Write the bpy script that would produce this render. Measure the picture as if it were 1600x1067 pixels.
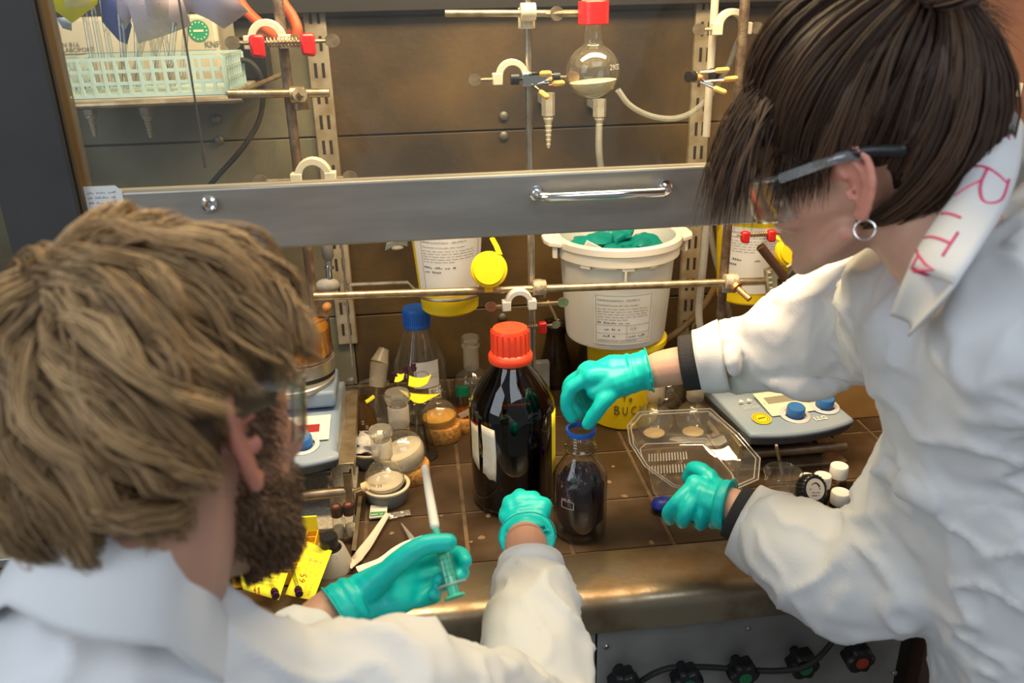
import bpy, bmesh, math, random
import numpy as np
from mathutils import Vector, Matrix, noise as mnoise

random.seed(7)
rng = np.random.default_rng(7)
SC = bpy.context.scene
COL = SC.collection
for o in list(bpy.data.objects):
    bpy.data.objects.remove(o)

# ------------------------------------------------------------------ camera (bench top is z = 0, floor z = -0.9)
FPX, PITCH, YAW, ROLL, CAMZ = 1301.3, 0.38707, 0.10902, -0.02359, 0.7612
_fw = np.array([math.sin(YAW) * math.cos(PITCH), math.cos(YAW) * math.cos(PITCH), -math.sin(PITCH)])
_rt = np.array([math.cos(YAW), -math.sin(YAW), 0.0])
_up = np.cross(_rt, _fw)
CR = math.cos(ROLL) * _rt + math.sin(ROLL) * _up
CU = -math.sin(ROLL) * _rt + math.cos(ROLL) * _up
CF = _fw
CAM = np.array([0, 0, CAMZ])
cd = bpy.data.cameras.new('camera')
cam = bpy.data.objects.new('camera', cd)
COL.objects.link(cam)
cd.sensor_width = 36.0
cd.lens = FPX / 1600 * 36
cd.clip_start = 0.01
cam.matrix_world = Matrix(((CR[0], CU[0], -CF[0], 0), (CR[1], CU[1], -CF[1], 0), (CR[2], CU[2], -CF[2], CAMZ), (0, 0, 0, 1)))
cd.dof.use_dof = True
cd.dof.focus_distance = 1.27
cd.dof.aperture_fstop = 5.0
SC.camera = cam
SC.cycles.transparent_max_bounces = 40

# ------------------------------------------------------------------ light
SC.view_settings.view_transform = 'Standard'
SC.view_settings.look = 'None'
SC.view_settings.gamma = 1.0
SC.view_settings.use_curve_mapping = False
SC.view_settings.exposure = 0.14
W = bpy.data.worlds.new('world')
SC.world = W
W.use_nodes = True
W.node_tree.nodes['Background'].inputs[0].default_value = (0.90, 0.95, 1.0, 1)
W.node_tree.nodes['Background'].inputs[1].default_value = 0.21


def area(name, loc, target, size, size_y, power, color):
    l = bpy.data.lights.new(name, 'AREA')
    l.shape = 'RECTANGLE'
    l.size, l.size_y, l.energy, l.color = size, size_y, power, color
    o = bpy.data.objects.new(name, l)
    COL.objects.link(o)
    o.location = loc
    o.rotation_euler = (Vector(target) - Vector(loc)).to_track_quat('-Z', 'Y').to_euler()
    return o


area('window_light', (-1.9, -0.5, 1.35), (0.1, 0.6, 0.2), 1.5, 1.7, 25, (0.82, 0.91, 1.0))
area('ceiling_light', (0.6, -0.7, 2.0), (0.3, 0.7, 0.1), 1.8, 0.9, 16, (0.86, 0.93, 1.0))
area('hood_lamp', (0.22, 1.12, 1.18), (0.22, 1.27, 0.0), 1.1, 0.22, 27, (1.0, 0.74, 0.43))


# ------------------------------------------------------------------ photograph pixel -> real place (needs a true depth, height or wall)
def ray(px, py):
    return CR * (px - 800) / FPX - CU * (py - 533.5) / FPX + CF


def D(px, py, d):
    return CAM + ray(px, py) * d


def G(px, py, z=0.0):
    r = ray(px, py)
    return CAM + r * ((z - CAMZ) / r[2])


def Y(px, py, y):
    r = ray(px, py)
    return CAM + r * (y / r[1])


# ------------------------------------------------------------------ materials
def nd(nt, t, **kw):
    n = nt.nodes.new(t)
    for k, v in kw.items():
        if k[0] == 'i' and k[1:].isdigit():
            n.inputs[int(k[1:])].default_value = v
        else:
            setattr(n, k, v)
    return n


MATS = {}


def pm(name, base=None, rough=0.5, metal=0.0, var=None, vscale=8.0, vdetail=5.0, vlo=0.4, vhi=0.65, bump=0.0, bscale=60.0, trans=0.0, ior=1.45,
       coat=0.0, sss=0.0, emit=None, estr=0.0, attr=None, sheen=0.0, alpha=1.0, stretch=None, spec=0.5, rvar=0.0, world=False):
    """Principled material; var = second colour mixed in by object-space noise, bump = fine relief."""
    if name in MATS:
        return MATS[name]
    m = bpy.data.materials.new(name)
    m.use_nodes = True
    nt = m.node_tree
    b = nt.nodes['Principled BSDF']
    L = nt.links
    b.inputs['Base Color'].default_value = (*base, 1)
    b.inputs['Roughness'].default_value = rough
    b.inputs['Metallic'].default_value = metal
    b.inputs['IOR'].default_value = ior
    b.inputs['Transmission Weight'].default_value = trans
    b.inputs['Coat Weight'].default_value = coat
    b.inputs['Coat Roughness'].default_value = 0.08
    b.inputs['Subsurface Weight'].default_value = sss
    b.inputs['Subsurface Radius'].default_value = (0.012, 0.005, 0.003)
    b.inputs['Subsurface Scale'].default_value = 0.6
    b.inputs['Sheen Weight'].default_value = sheen
    b.inputs['Alpha'].default_value = alpha
    b.inputs['Specular IOR Level'].default_value = spec
    if emit:
        b.inputs['Emission Color'].default_value = (*emit, 1)
        b.inputs['Emission Strength'].default_value = estr
    tc = None
    if var is not None or bump or rvar:
        tc = nd(nt, 'ShaderNodeTexCoord')
        mp = nd(nt, 'ShaderNodeMapping')
        L.new(nd(nt, 'ShaderNodeNewGeometry').outputs['Position'] if world else tc.outputs['Object'], mp.inputs[0])
        if stretch:
            mp.inputs['Scale'].default_value = stretch
    col_out = None
    if attr:
        a = nd(nt, 'ShaderNodeAttribute', attribute_name=attr)
        col_out = a.outputs['Color']
    if var is not None:
        nz = nd(nt, 'ShaderNodeTexNoise')
        nz.inputs['Scale'].default_value = vscale
        nz.inputs['Detail'].default_value = vdetail
        L.new(mp.outputs[0], nz.inputs['Vector'])
        rp = nd(nt, 'ShaderNodeMapRange')
        rp.inputs[1].default_value, rp.inputs[2].default_value = vlo, vhi
        L.new(nz.outputs['Fac'], rp.inputs[0])
        mx = nd(nt, 'ShaderNodeMix', data_type='RGBA')
        L.new(rp.outputs[0], mx.inputs[0])
        mx.inputs[6].default_value = (*base, 1)
        mx.inputs[7].default_value = (*var, 1)
        if col_out is not None:
            L.new(col_out, mx.inputs[6])
        col_out = mx.outputs[2]
        if rvar:
            ra = nd(nt, 'ShaderNodeMapRange')
            ra.inputs[3].default_value, ra.inputs[4].default_value = rough, rough + rvar
            L.new(rp.outputs[0], ra.inputs[0])
            L.new(ra.outputs[0], b.inputs['Roughness'])
    if col_out is not None:
        L.new(col_out, b.inputs['Base Color'])
    if bump:
        nz2 = nd(nt, 'ShaderNodeTexNoise')
        nz2.inputs['Scale'].default_value = bscale
        nz2.inputs['Detail'].default_value = 4
        L.new(mp.outputs[0], nz2.inputs['Vector'])
        bp = nd(nt, 'ShaderNodeBump')
        bp.inputs['Strength'].default_value = bump
        bp.inputs['Distance'].default_value = 0.002
        L.new(nz2.outputs['Fac'], bp.inputs['Height'])
        L.new(bp.outputs[0], b.inputs['Normal'])
    MATS[name] = m
    return m


def glassmat(name, tint=(0.97, 0.98, 0.97), edge=(0.62, 0.62, 0.58), rough=0.02, refl=1.0, haze=0.0, hazecol=(0.9, 0.88, 0.82)):
    """Thin-walled glass or clear plastic: fresnel reflection over tinted transparency, plus an optional diffuse film for dirt, frosting and painted-in brightness."""
    if name in MATS:
        return MATS[name]
    m = bpy.data.materials.new(name)
    m.use_nodes = True
    nt = m.node_tree
    L = nt.links
    nt.nodes.remove(nt.nodes['Principled BSDF'])
    out = nt.nodes['Material Output']
    lw = nd(nt, 'ShaderNodeLayerWeight')
    lw.inputs['Blend'].default_value = 0.32
    lwf = nd(nt, 'ShaderNodeLayerWeight')
    lwf.inputs['Blend'].default_value = 0.5
    pw = nd(nt, 'ShaderNodeMath', operation='POWER')
    pw.inputs[1].default_value = 1.6
    L.new(lw.outputs['Facing'], pw.inputs[0])
    mx = nd(nt, 'ShaderNodeMix', data_type='RGBA')
    mx.inputs[6].default_value = (*tint, 1)
    mx.inputs[7].default_value = (*edge, 1)
    L.new(pw.outputs[0], mx.inputs[0])
    tr = nd(nt, 'ShaderNodeBsdfTransparent')
    L.new(mx.outputs[2], tr.inputs[0])
    gl = nd(nt, 'ShaderNodeBsdfGlossy')
    gl.inputs['Roughness'].default_value = rough
    fr = nd(nt, 'ShaderNodeMath', operation='POWER')      # Schlick fresnel, the same from both sides of the thin wall
    L.new(lwf.outputs['Facing'], fr.inputs[0])
    fr.inputs[1].default_value = 4.0
    ml = nd(nt, 'ShaderNodeMath', operation='MULTIPLY_ADD')
    ml.inputs[1].default_value = 0.75 * refl
    ml.inputs[2].default_value = 0.045 * refl
    ml.use_clamp = True
    L.new(fr.outputs[0], ml.inputs[0])
    ms = nd(nt, 'ShaderNodeMixShader')
    L.new(ml.outputs[0], ms.inputs[0])
    L.new(tr.outputs[0], ms.inputs[1])
    L.new(gl.outputs[0], ms.inputs[2])
    last = ms
    if haze:
        df = nd(nt, 'ShaderNodeBsdfDiffuse')
        df.inputs[0].default_value = (*hazecol, 1)
        tc = nd(nt, 'ShaderNodeTexCoord')
        nz = nd(nt, 'ShaderNodeTexNoise')
        nz.inputs['Scale'].default_value = 9
        nz.inputs['Detail'].default_value = 6
        L.new(tc.outputs['Object'], nz.inputs['Vector'])
        mr = nd(nt, 'ShaderNodeMapRange')
        mr.inputs[1].default_value, mr.inputs[2].default_value = 0.35, 0.7
        mr.inputs[3].default_value, mr.inputs[4].default_value = haze * 0.55, haze * 1.3
        L.new(nz.outputs['Fac'], mr.inputs[0])
        ms2 = nd(nt, 'ShaderNodeMixShader')
        L.new(mr.outputs[0], ms2.inputs[0])
        L.new(ms.outputs[0], ms2.inputs[1])
        L.new(df.outputs[0], ms2.inputs[2])
        last = ms2
    L.new(last.outputs[0], out.inputs[0])
    MATS[name] = m
    return m


# ------------------------------------------------------------------ mesh tools
class M:
    def __init__(s):
        s.v, s.f = [], []

    def add(s, verts, faces):
        k = len(s.v)
        s.v += [tuple(map(float, p)) for p in verts]
        s.f += [tuple(i + k for i in f) for f in faces]
        return s


def basis(d):
    d = np.asarray(d, float)
    d = d / (np.linalg.norm(d) + 1e-12)
    a = np.array([0, 0, 1.0]) if abs(d[2]) < 0.9 else np.array([1.0, 0, 0])
    x = np.cross(a, d)
    x /= np.linalg.norm(x)
    return x, np.cross(d, x), d


def box(m, c, s, R=None):
    c = np.asarray(c, float)
    h = np.asarray(s, float) / 2
    vs = np.array([[x, y, z] for x in (-1, 1) for y in (-1, 1) for z in (-1, 1)]) * h
    if R is not None:
        vs = vs @ np.asarray(R).T
    return m.add(vs + c, [(0, 1, 3, 2), (4, 6, 7, 5), (0, 4, 5, 1), (2, 3, 7, 6), (0, 2, 6, 4), (1, 5, 7, 3)])


def hexa(m, p):
    """eight corners: bottom ring of four, top ring of four"""
    return m.add(p, [(3, 2, 1, 0), (4, 5, 6, 7), (0, 1, 5, 4), (1, 2, 6, 5), (2, 3, 7, 6), (3, 0, 4, 7)])


def lathe(m, prof, n=32, c=(0, 0, 0), axis=None, a0=0.0, a1=2 * math.pi, sq=(1, 1)):
    c = np.asarray(c, float)
    X, Yv, Z = (np.eye(3) if axis is None else basis(axis))
    full = abs(a1 - a0 - 2 * math.pi) < 1e-6
    k = n if full else n + 1
    vs, rings = [], []
    for r, z in prof:
        if r < 1e-7:
            rings.append([len(vs)])
            vs.append(c + Z * z)
        else:
            ids = []
            for i in range(k):
                a = a0 + (a1 - a0) * i / n
                ids.append(len(vs))
                vs.append(c + X * (r * math.cos(a) * sq[0]) + Yv * (r * math.sin(a) * sq[1]) + Z * z)
            rings.append(ids)
    fs = []
    for A, B in zip(rings, rings[1:]):
        for i in range(n):
            j = (i + 1) % k
            if len(A) == 1 and len(B) == 1:
                continue
            if len(A) == 1:
                fs.append((A[0], B[j], B[i]))
            elif len(B) == 1:
                fs.append((A[i], A[j], B[0]))
            else:
                fs.append((A[i], A[j], B[j], B[i]))
    return m.add(vs, fs)


def spl(pts, k=6):
    """Catmull-Rom through the points (rows may carry extra columns such as a radius)"""
    p = np.asarray(pts, float)
    if len(p) < 3:
        return np.array([p[0] + (p[1] - p[0]) * t for t in np.linspace(0, 1, k + 1)])
    q = np.vstack([2 * p[0] - p[1], p, 2 * p[-1] - p[-2]])
    out = []
    for i in range(1, len(q) - 2):
        a, b, c, d = q[i - 1], q[i], q[i + 1], q[i + 2]
        for t in np.arange(k) / k:
            out.append(0.5 * (2 * b + (c - a) * t + (2 * a - 5 * b + 4 * c - d) * t * t + (3 * b - a - 3 * c + d) * t ** 3))
    out.append(p[-1])
    return np.array(out)


def tube(m, pts, r, n=10, caps=True, round_ends=False, flat=(1, 1)):
    p = np.asarray(pts, float)
    r = np.full(len(p), r, float) if np.isscalar(r) else np.asarray(r, float)
    if round_ends:
        d0 = p[0] - p[1]
        d0 /= np.linalg.norm(d0) + 1e-12
        d1 = p[-1] - p[-2]
        d1 /= np.linalg.norm(d1) + 1e-12
        A = [(p[0] + d0 * r[0] * math.sin(t), r[0] * math.cos(t)) for t in (1.45, 1.0, 0.5)]
        B = [(p[-1] + d1 * r[-1] * math.sin(t), r[-1] * math.cos(t)) for t in (0.5, 1.0, 1.45)]
        p = np.array([a for a, _ in A] + list(p) + [b for b, _ in B])
        r = np.array([a for _, a in A] + list(r) + [b for _, b in B])
    t = np.gradient(p, axis=0)
    t /= np.linalg.norm(t, axis=1)[:, None] + 1e-12
    x, y, _ = basis(t[0])
    vs, fs = [], []
    for i in range(len(p)):
        if i:
            x = x - t[i] * np.dot(x, t[i])
            x /= np.linalg.norm(x) + 1e-12
            y = np.cross(t[i], x)
        for j in range(n):
            a = 2 * math.pi * j / n
            vs.append(p[i] + r[i] * (x * math.cos(a) * flat[0] + y * math.sin(a) * flat[1]))
    for i in range(len(p) - 1):
        for j in range(n):
            k = (j + 1) % n
            fs.append((i * n + j, i * n + k, (i + 1) * n + k, (i + 1) * n + j))
    if caps:
        fs.append(tuple(range(n))[::-1])
        fs.append(tuple((len(p) - 1) * n + j for j in range(n)))
    return m.add(vs, fs)


def ball(m, c, r, n=16, R=None):
    r = np.full(3, r, float) if np.isscalar(r) else np.asarray(r, float)
    t = M()
    lathe(t, [(math.sin(a), -math.cos(a)) for a in np.linspace(0, math.pi, n // 2 + 1)], n)
    vs = np.array(t.v) * r
    if R is not None:
        vs = vs @ np.asarray(R).T
    return m.add(vs + np.asarray(c, float), t.f)


def loft(m, rings, caps=True):
    n = len(rings[0])
    vs = [p for R in rings for p in R]
    fs = []
    for i in range(len(rings) - 1):
        for j in range(n):
            k = (j + 1) % n
            fs.append((i * n + j, i * n + k, (i + 1) * n + k, (i + 1) * n + j))
    if caps:
        fs.append(tuple(range(n))[::-1])
        fs.append(tuple((len(rings) - 1) * n + j for j in range(n)))
    return m.add(vs, fs)


def sheet(m, fn, nu, nv):
    vs = [fn(i / nu, j / nv) for j in range(nv + 1) for i in range(nu + 1)]
    fs = [(j * (nu + 1) + i, j * (nu + 1) + i + 1, (j + 1) * (nu + 1) + i + 1, (j + 1) * (nu + 1) + i) for j in range(nv) for i in range(nu)]
    return m.add(vs, fs)


def prism(m, poly, fn, h0, h1):
    """poly: 2D outline, fn(u, v, h) -> point"""
    n = len(poly)
    vs = [fn(u, v, h0) for u, v in poly] + [fn(u, v, h1) for u, v in poly]
    return m.add(vs, [tuple(range(n))[::-1], tuple(range(n, 2 * n))] + [(i, (i + 1) % n, n + (i + 1) % n, n + i) for i in range(n)])


def rrect(w, h, r, k=5):
    out = []
    for cx, cy, a in ((w / 2 - r, h / 2 - r, 0), (-w / 2 + r, h / 2 - r, 90), (-w / 2 + r, -h / 2 + r, 180), (w / 2 - r, -h / 2 + r, 270)):
        for i in range(k + 1):
            t = math.radians(a + 90 * i / k)
            out.append((cx + r * math.cos(t), cy + r * math.sin(t)))
    return out


def mesh_of(name, m, mat, angle=35, attrs=None):
    me = bpy.data.meshes.new(name)
    me.from_pydata(m.v, [], m.f)
    me.materials.append(mat)
    if angle is not None:
        me.polygons.foreach_set('use_smooth', [True] * len(me.polygons))
        if angle < 180:
            me.set_sharp_from_angle(angle=math.radians(angle))
    if attrs is not None:
        a = me.color_attributes.new('tint', 'FLOAT_COLOR', 'POINT')
        a.data.foreach_set('color', np.asarray(attrs, np.float32).ravel())
    me.update()
    return me


def obj(name, m, mat, parent=None, loc=None, world=False, bevel=0.0, solid=0.0, sub=0, angle=35, label=None, fix=True, attrs=None):
    """one mesh object; world=True: the coordinates are world ones although it has a parent"""
    me = m if isinstance(m, bpy.types.Mesh) else None
    if me is None:
        if world and parent is not None:
            l = parent.matrix_world.inverted() if False else None
            off = np.array(parent.location)
            pp = parent.parent
            while pp is not None:
                off = off + np.array(pp.location)
                pp = pp.parent
            m2 = M()
            m2.v = [tuple(np.array(p) - off) for p in m.v]
            m2.f = m.f
            m = m2
        me = mesh_of(name, m, mat, angle, attrs)
        if fix:
            bm = bmesh.new()
            bm.from_mesh(me)
            bmesh.ops.recalc_face_normals(bm, faces=bm.faces)
            bm.to_mesh(me)
            bm.free()
    o = bpy.data.objects.new(name, me)
    COL.objects.link(o)
    if parent is not None:
        o.parent = parent
    if loc is not None:
        o.location = [float(t) for t in loc]
    if solid:
        s = o.modifiers.new('solid', 'SOLIDIFY')
        s.thickness = solid
        s.offset = 0
    if bevel:
        s = o.modifiers.new('bevel', 'BEVEL')
        s.width = bevel
        s.segments = 2
        s.limit_method = 'ANGLE'
        s.angle_limit = math.radians(40)
        s.harden_normals = False
    if sub:
        s = o.modifiers.new('sub', 'SUBSURF')
        s.levels = s.render_levels = sub
    if label:
        o['label'] = label
    return o


def tag(o, label, cat, group=None, kind=None):
    o['label'] = label
    o['category'] = cat
    if group:
        o['group'] = group
    if kind:
        o['kind'] = kind
    return o


def thing(name, label, cat, loc=(0, 0, 0), rz=0.0, group=None, rot=None):
    o = bpy.data.objects.new(name, None)
    o.empty_display_size = 0.02
    COL.objects.link(o)
    o.location = [float(t) for t in loc]
    if rot is not None:
        o.rotation_euler = rot
    else:
        o.rotation_euler = (0, 0, rz)
    return tag(o, label, cat, group)


def struct(name, m, mat, bevel=0.0, label=None, parent=None, angle=35, **kw):
    o = obj(name, m, mat, parent, bevel=bevel, angle=angle, **kw)
    o['kind'] = 'structure'
    if label:
        o['label'] = label
    return o


def text_verts(s, size, align='LEFT', spacing=1.0, shear=0.0, bold=0.0):
    c = bpy.data.curves.new('t', 'FONT')
    c.body = s
    c.size = size
    c.align_x = align
    c.resolution_u = 2
    c.space_character = spacing
    c.shear = shear
    c.offset = bold
    o = bpy.data.objects.new('t', c)
    COL.objects.link(o)
    dg = bpy.context.evaluated_depsgraph_get()
    me = o.evaluated_get(dg).to_mesh()
    vs = [tuple(v.co) for v in me.vertices]
    fs = [tuple(p.vertices) for p in me.polygons]
    o.evaluated_get(dg).to_mesh_clear()
    bpy.data.objects.remove(o)
    bpy.data.curves.remove(c)
    return vs, fs


def text(m, s, size, fn, x=0, y=0, **kw):
    """flat lettering mapped by fn(u, v) -> point"""
    vs, fs = text_verts(s, size, **kw)
    return m.add([fn(v[0] + x, v[1] + y) for v in vs], fs)


def scribble(m, x0, x1, y, h, fn, r=None, wave=True):
    """illegible small print: word-long broken strips"""
    r = r or random
    x = x0
    while x < x1:
        w = min(r.uniform(0.6, 2.4) * h * 2.2, x1 - x)
        n = max(1, int(w / (h * 0.7)))
        for i in range(n):
            a = x + w * i / n
            b = a + w / n * 0.72
            dy = r.uniform(-.25, .35) * h if wave else 0
            m.add([fn(a, y), fn(b, y + dy * .3), fn(b, y + h * .55 + dy), fn(a, y + h * .5 + dy)], [(0, 1, 2, 3)])
        x += w + h * 0.9
    return m


def remesh(m, voxel, smooth=4, factor=0.5, name='tmp'):
    """fuse overlapping closed shapes into one continuous skin"""
    me = bpy.data.meshes.new(name)
    me.from_pydata(m.v, [], m.f)
    bm = bmesh.new()
    bm.from_mesh(me)
    bmesh.ops.recalc_face_normals(bm, faces=bm.faces)
    bm.to_mesh(me)
    bm.free()
    o = bpy.data.objects.new(name, me)
    COL.objects.link(o)
    r = o.modifiers.new('r', 'REMESH')
    r.mode = 'VOXEL'
    r.voxel_size = voxel
    r.adaptivity = 0
    if smooth:
        s = o.modifiers.new('s', 'SMOOTH')
        s.iterations = smooth
        s.factor = factor
    dg = bpy.context.evaluated_depsgraph_get()
    ev = o.evaluated_get(dg)
    t = ev.to_mesh()
    n = len(t.vertices)
    co = np.empty(n * 3, np.float32)
    t.vertices.foreach_get('co', co)
    no = np.empty(n * 3, np.float32)
    t.vertices.foreach_get('normal', no)
    fs = [tuple(p.vertices) for p in t.polygons]
    ev.to_mesh_clear()
    bpy.data.objects.remove(o)
    bpy.data.meshes.remove(me)
    return co.reshape(-1, 3).astype(float), no.reshape(-1, 3).astype(float), fs


def from_np(co, fs):
    m = M()
    m.v = [tuple(p) for p in co]
    m.f = fs
    return m


def copy_tree(o, loc=None, label=None, rz=None):
    c = o.copy()
    COL.objects.link(c)
    if loc is not None:
        c.location = [float(t) for t in loc]
    if rz is not None:
        c.rotation_euler = (0, 0, rz)
    if label:
        c['label'] = label
    for ch in list(o.children):
        d = ch.copy()
        COL.objects.link(d)
        d.parent = c
        for g in list(ch.children):
            e = g.copy()
            COL.objects.link(e)
            e.parent = d
    return c


# material palette
GL = glassmat('clear_glass', (0.96, 0.97, 0.95), (0.60, 0.58, 0.53), 0.02, 1.9, 0.045, (0.9, 0.85, 0.75))  # haze paints pale reflected light into the clear glass
GLF = glassmat('frosted_glass', (0.88, 0.86, 0.80), (0.60, 0.58, 0.53), 0.3, 1.0, 0.40, (0.85, 0.77, 0.62))
GLP = glassmat('clear_plastic', (0.93, 0.94, 0.94), (0.60, 0.60, 0.58), 0.05, 1.3, 0.03)
PANE = glassmat('sash_glass', (0.93, 0.95, 0.93), (0.8, 0.85, 0.8), 0.01, 0.9, 0.018, (0.85, 0.85, 0.8))
RUST = pm('rusty_steel', (0.16, 0.10, 0.065), 0.5, 0.7, (0.30, 0.22, 0.15), 60, bump=0.3, bscale=300)
STEEL = pm('worn_steel', (0.52, 0.49, 0.43), 0.33, 0.95, (0.36, 0.31, 0.25), 40, bump=0.1, bscale=200)
BRASSY = pm('warm_worn_steel', (0.50, 0.40, 0.26), 0.36, 0.85, (0.33, 0.24, 0.15), 50, bump=0.15, bscale=250)
CHROME = pm('chrome', (0.82, 0.82, 0.82), 0.12, 1.0)
BRUSHED = pm('sash_steel', (0.32, 0.295, 0.26), 0.38, 0.55, (0.42, 0.39, 0.345), 5, bump=0.05, bscale=40, stretch=(1, 1, 6))
CREAM = pm('cream_enamel', (0.70, 0.63, 0.50), 0.4, 0.1, (0.55, 0.47, 0.36), 60, vlo=.5, vhi=.8)
BLACKP = pm('black_plastic', (0.012, 0.012, 0.013), 0.35, bump=0.05)
BLACKR = pm('black_rubber', (0.02, 0.02, 0.021), 0.6)
WHITEP = pm('white_plastic', (0.82, 0.80, 0.76), 0.4)
REDP = pm('red_plastic', (0.62, 0.015, 0.015), 0.3, coat=0.3)
REDCAP = pm('orange_red_cap', (0.80, 0.062, 0.022), 0.38)
YELP = pm('yellow_plastic', (0.88, 0.66, 0.012), 0.38, var=(0.80, 0.58, 0.01), vscale=12)
BLUEP = pm('blue_plastic', (0.012, 0.10, 0.48), 0.35)
PAPER = pm('white_paper', (0.78, 0.77, 0.74), 0.8)
NOTE = pm('yellow_note', (0.90, 0.80, 0.02), 0.75)
INK = pm('black_ink', (0.02, 0.02, 0.025), 0.7)
GREYINK = pm('grey_ink', (0.16, 0.16, 0.18), 0.7)
REDINK = pm('red_ink', (0.35, 0.02, 0.02), 0.7)
CORK = pm('cork', (0.66, 0.34, 0.085), 0.9, var=(0.40, 0.17, 0.035), vscale=160, bump=1.0, bscale=260)
FLOURY = pm('white_powder', (0.66, 0.57, 0.42), 0.95, bump=0.4, bscale=180)
TEAL = pm('teal_nitrile', (0.0, 0.50, 0.475), 0.42, bump=0.10, bscale=110, var=(0.0, 0.56, 0.53), vscale=30, sss=0.0)

# ------------------------------------------------------------------ the room and the fume hood shell
XL, XR, YB = -1.5, 0.90, 1.68
FLOORM = pm('grey_linoleum', (0.22, 0.21, 0.20), 0.5, var=(0.27, 0.26, 0.24), vscale=20)
m = M(); box(m, (-0.2, 0.2, -0.92), (4.4, 4.0, 0.04)); struct('floor', m, FLOORM)
WALLM = pm('stained_wall_panel', (0.036, 0.023, 0.010), 0.5, var=(0.118, 0.069, 0.021), vscale=3.4, vdetail=10, vlo=.40, vhi=.66, bump=0.35, bscale=90)
WALLG = pm('grey_wall_panel', (0.155, 0.143, 0.093), 0.5, var=(0.080, 0.064, 0.034), vscale=5.0, vdetail=9, vlo=.4, vhi=.68, bump=0.25, bscale=90)
m = M(); box(m, ((XL + XR) / 2, YB + 0.03, 0.18), (XR - XL, 0.05, 2.2)); wb = struct('wall_back', m, pm('wall_core', (0.05, 0.045, 0.035), 0.8))
zs = [0.0, 0.159, 0.528, 0.742, 1.26]
xs = [XL, -0.155, XR]
for i in range(4):
    for j in range(2):
        m = M()
        box(m, ((xs[j] + xs[j + 1]) / 2, YB - 0.004, (zs[i] + zs[i + 1]) / 2), (xs[j + 1] - xs[j] - 0.002, 0.02, zs[i + 1] - zs[i] - 0.003))
        o = struct('panel', m, WALLG if j == 0 else WALLM, bevel=0.0015, parent=wb)
SIDEM = pm('red_brown_side_wall', (0.095, 0.036, 0.022), 0.28, var=(0.15, 0.062, 0.036), vscale=7, vdetail=8, bump=0.2, bscale=30)
m = M(); box(m, (XR + 0.02, 1.33, 0.62), (0.04, 0.78, 1.28)); struct('wall_right', m, SIDEM)
m = M(); box(m, (XL - 0.02, 1.33, 0.62), (0.04, 0.78, 1.28)); struct('wall_left', m, WALLG)
m = M(); box(m, ((XL + XR) / 2, 1.33, 1.28), (XR - XL + 0.08, 0.78, 0.04)); struct('ceiling', m, pm('hood_roof', (0.35, 0.33, 0.29), 0.6))
m = M(); box(m, ((XL + XR) / 2, YB - 0.03, 0.775), (XR - XL, 0.034, 0.05)); struct('trim_1', m, pm('dark_slot_rail', (0.02, 0.017, 0.014), 0.5), bevel=.002)
m = M(); box(m, ((XL + XR) / 2, YB - 0.035, 0.812), (XR - XL, 0.045, 0.022)); struct('trim_2', m, pm('stained_oak', (0.42, 0.25, 0.09), 0.5, var=(0.3, 0.16, 0.05), vscale=14, stretch=(0.2, 1, 4)), bevel=.002)

m = M(); box(m, (1.9, 1.80, .40), (1.9, .06, 2.6)); struct('wall_front', m, pm('room_wall', (.36, .36, .35), .7))
# bench: grout slab with single tiles, steel lip, cabinet
m = M(); box(m, ((XL + XR) / 2, (1.011 + YB) / 2, -0.014), (XR - XL, YB - 1.011, 0.024)); bench = struct('bench_top', m, pm('grout', (0.135, 0.088, 0.044), 0.85, var=(0.07, 0.045, 0.024), vscale=40))
TILE = pm('brown_stoneware_tile', (0.040, 0.023, 0.011), 0.36, var=(0.066, 0.039, 0.019), vscale=11, vdetail=9, vlo=.40, vhi=.64, bump=0.18, bscale=70, rvar=.2, world=True)
T = 0.155
ycuts = [1.0112, 1.1435, 1.2985, 1.4535, 1.6085, YB - 0.02]
x0 = 0.0403 - 10 * T
tilemesh = {}
for r in range(5):
    for c in range(17):
        a, b = x0 + c * T, x0 + (c + 1) * T
        a, b = max(a, XL), min(b, XR)
        if b - a < 0.02:
            continue
        w, h = b - a - 0.004, ycuts[r + 1] - ycuts[r] - (0.004 if r else 0.002)
        key = (round(w, 4), round(h, 4))
        if key not in tilemesh:
            m = M()
            hexa(m, [(-w / 2, -h / 2, -0.010), (w / 2, -h / 2, -0.010), (w / 2, h / 2, -0.010), (-w / 2, h / 2, -0.010),
                     (-w / 2 + .0015, -h / 2 + .0015, 0), (w / 2 - .0015, -h / 2 + .0015, 0), (w / 2 - .0015, h / 2 - .0015, 0), (-w / 2 + .0015, h / 2 - .0015, 0)])
            tilemesh[key] = mesh_of('tile', m, TILE, 20)
        o = obj('tile', tilemesh[key], None, bench, loc=((a + b) / 2, (ycuts[r] + ycuts[r + 1]) / 2, rng.uniform(-.0004, 0.0)))
# dried residue flecks on the tiles (their own thin deposits)
FLECK = pm('dried_residue', (0.20, 0.135, 0.07), 0.8, var=(0.16, 0.10, 0.055), vscale=60)
for k, (px, py, s) in enumerate([(952, 753, 5), (976, 775, 6), (763, 806, 5), (752, 840, 6), (830, 866, 5), (1018, 848, 5), (958, 729, 3), (736, 847, 3), (690, 806, 3), (612, 833, 4)]):
    c = G(px, py)
    m = M()
    n = 7
    pts = [c + np.array([math.cos(a) * s * .001 * rng.uniform(.6, 1.2), math.sin(a) * s * .001 * rng.uniform(.7, 1.3), 0.0]) for a in np.linspace(0, 2 * math.pi, n, endpoint=False)]
    m.add([p + [0, 0, .0001] for p in pts] + [p + [0, 0, .0005] for p in pts], [tuple(range(n, 2 * n))] + [(i, (i + 1) % n, n + (i + 1) % n, n + i) for i in range(n)])
    obj('residue_fleck', m, FLECK, bench)['kind'] = 'stuff'
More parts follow.
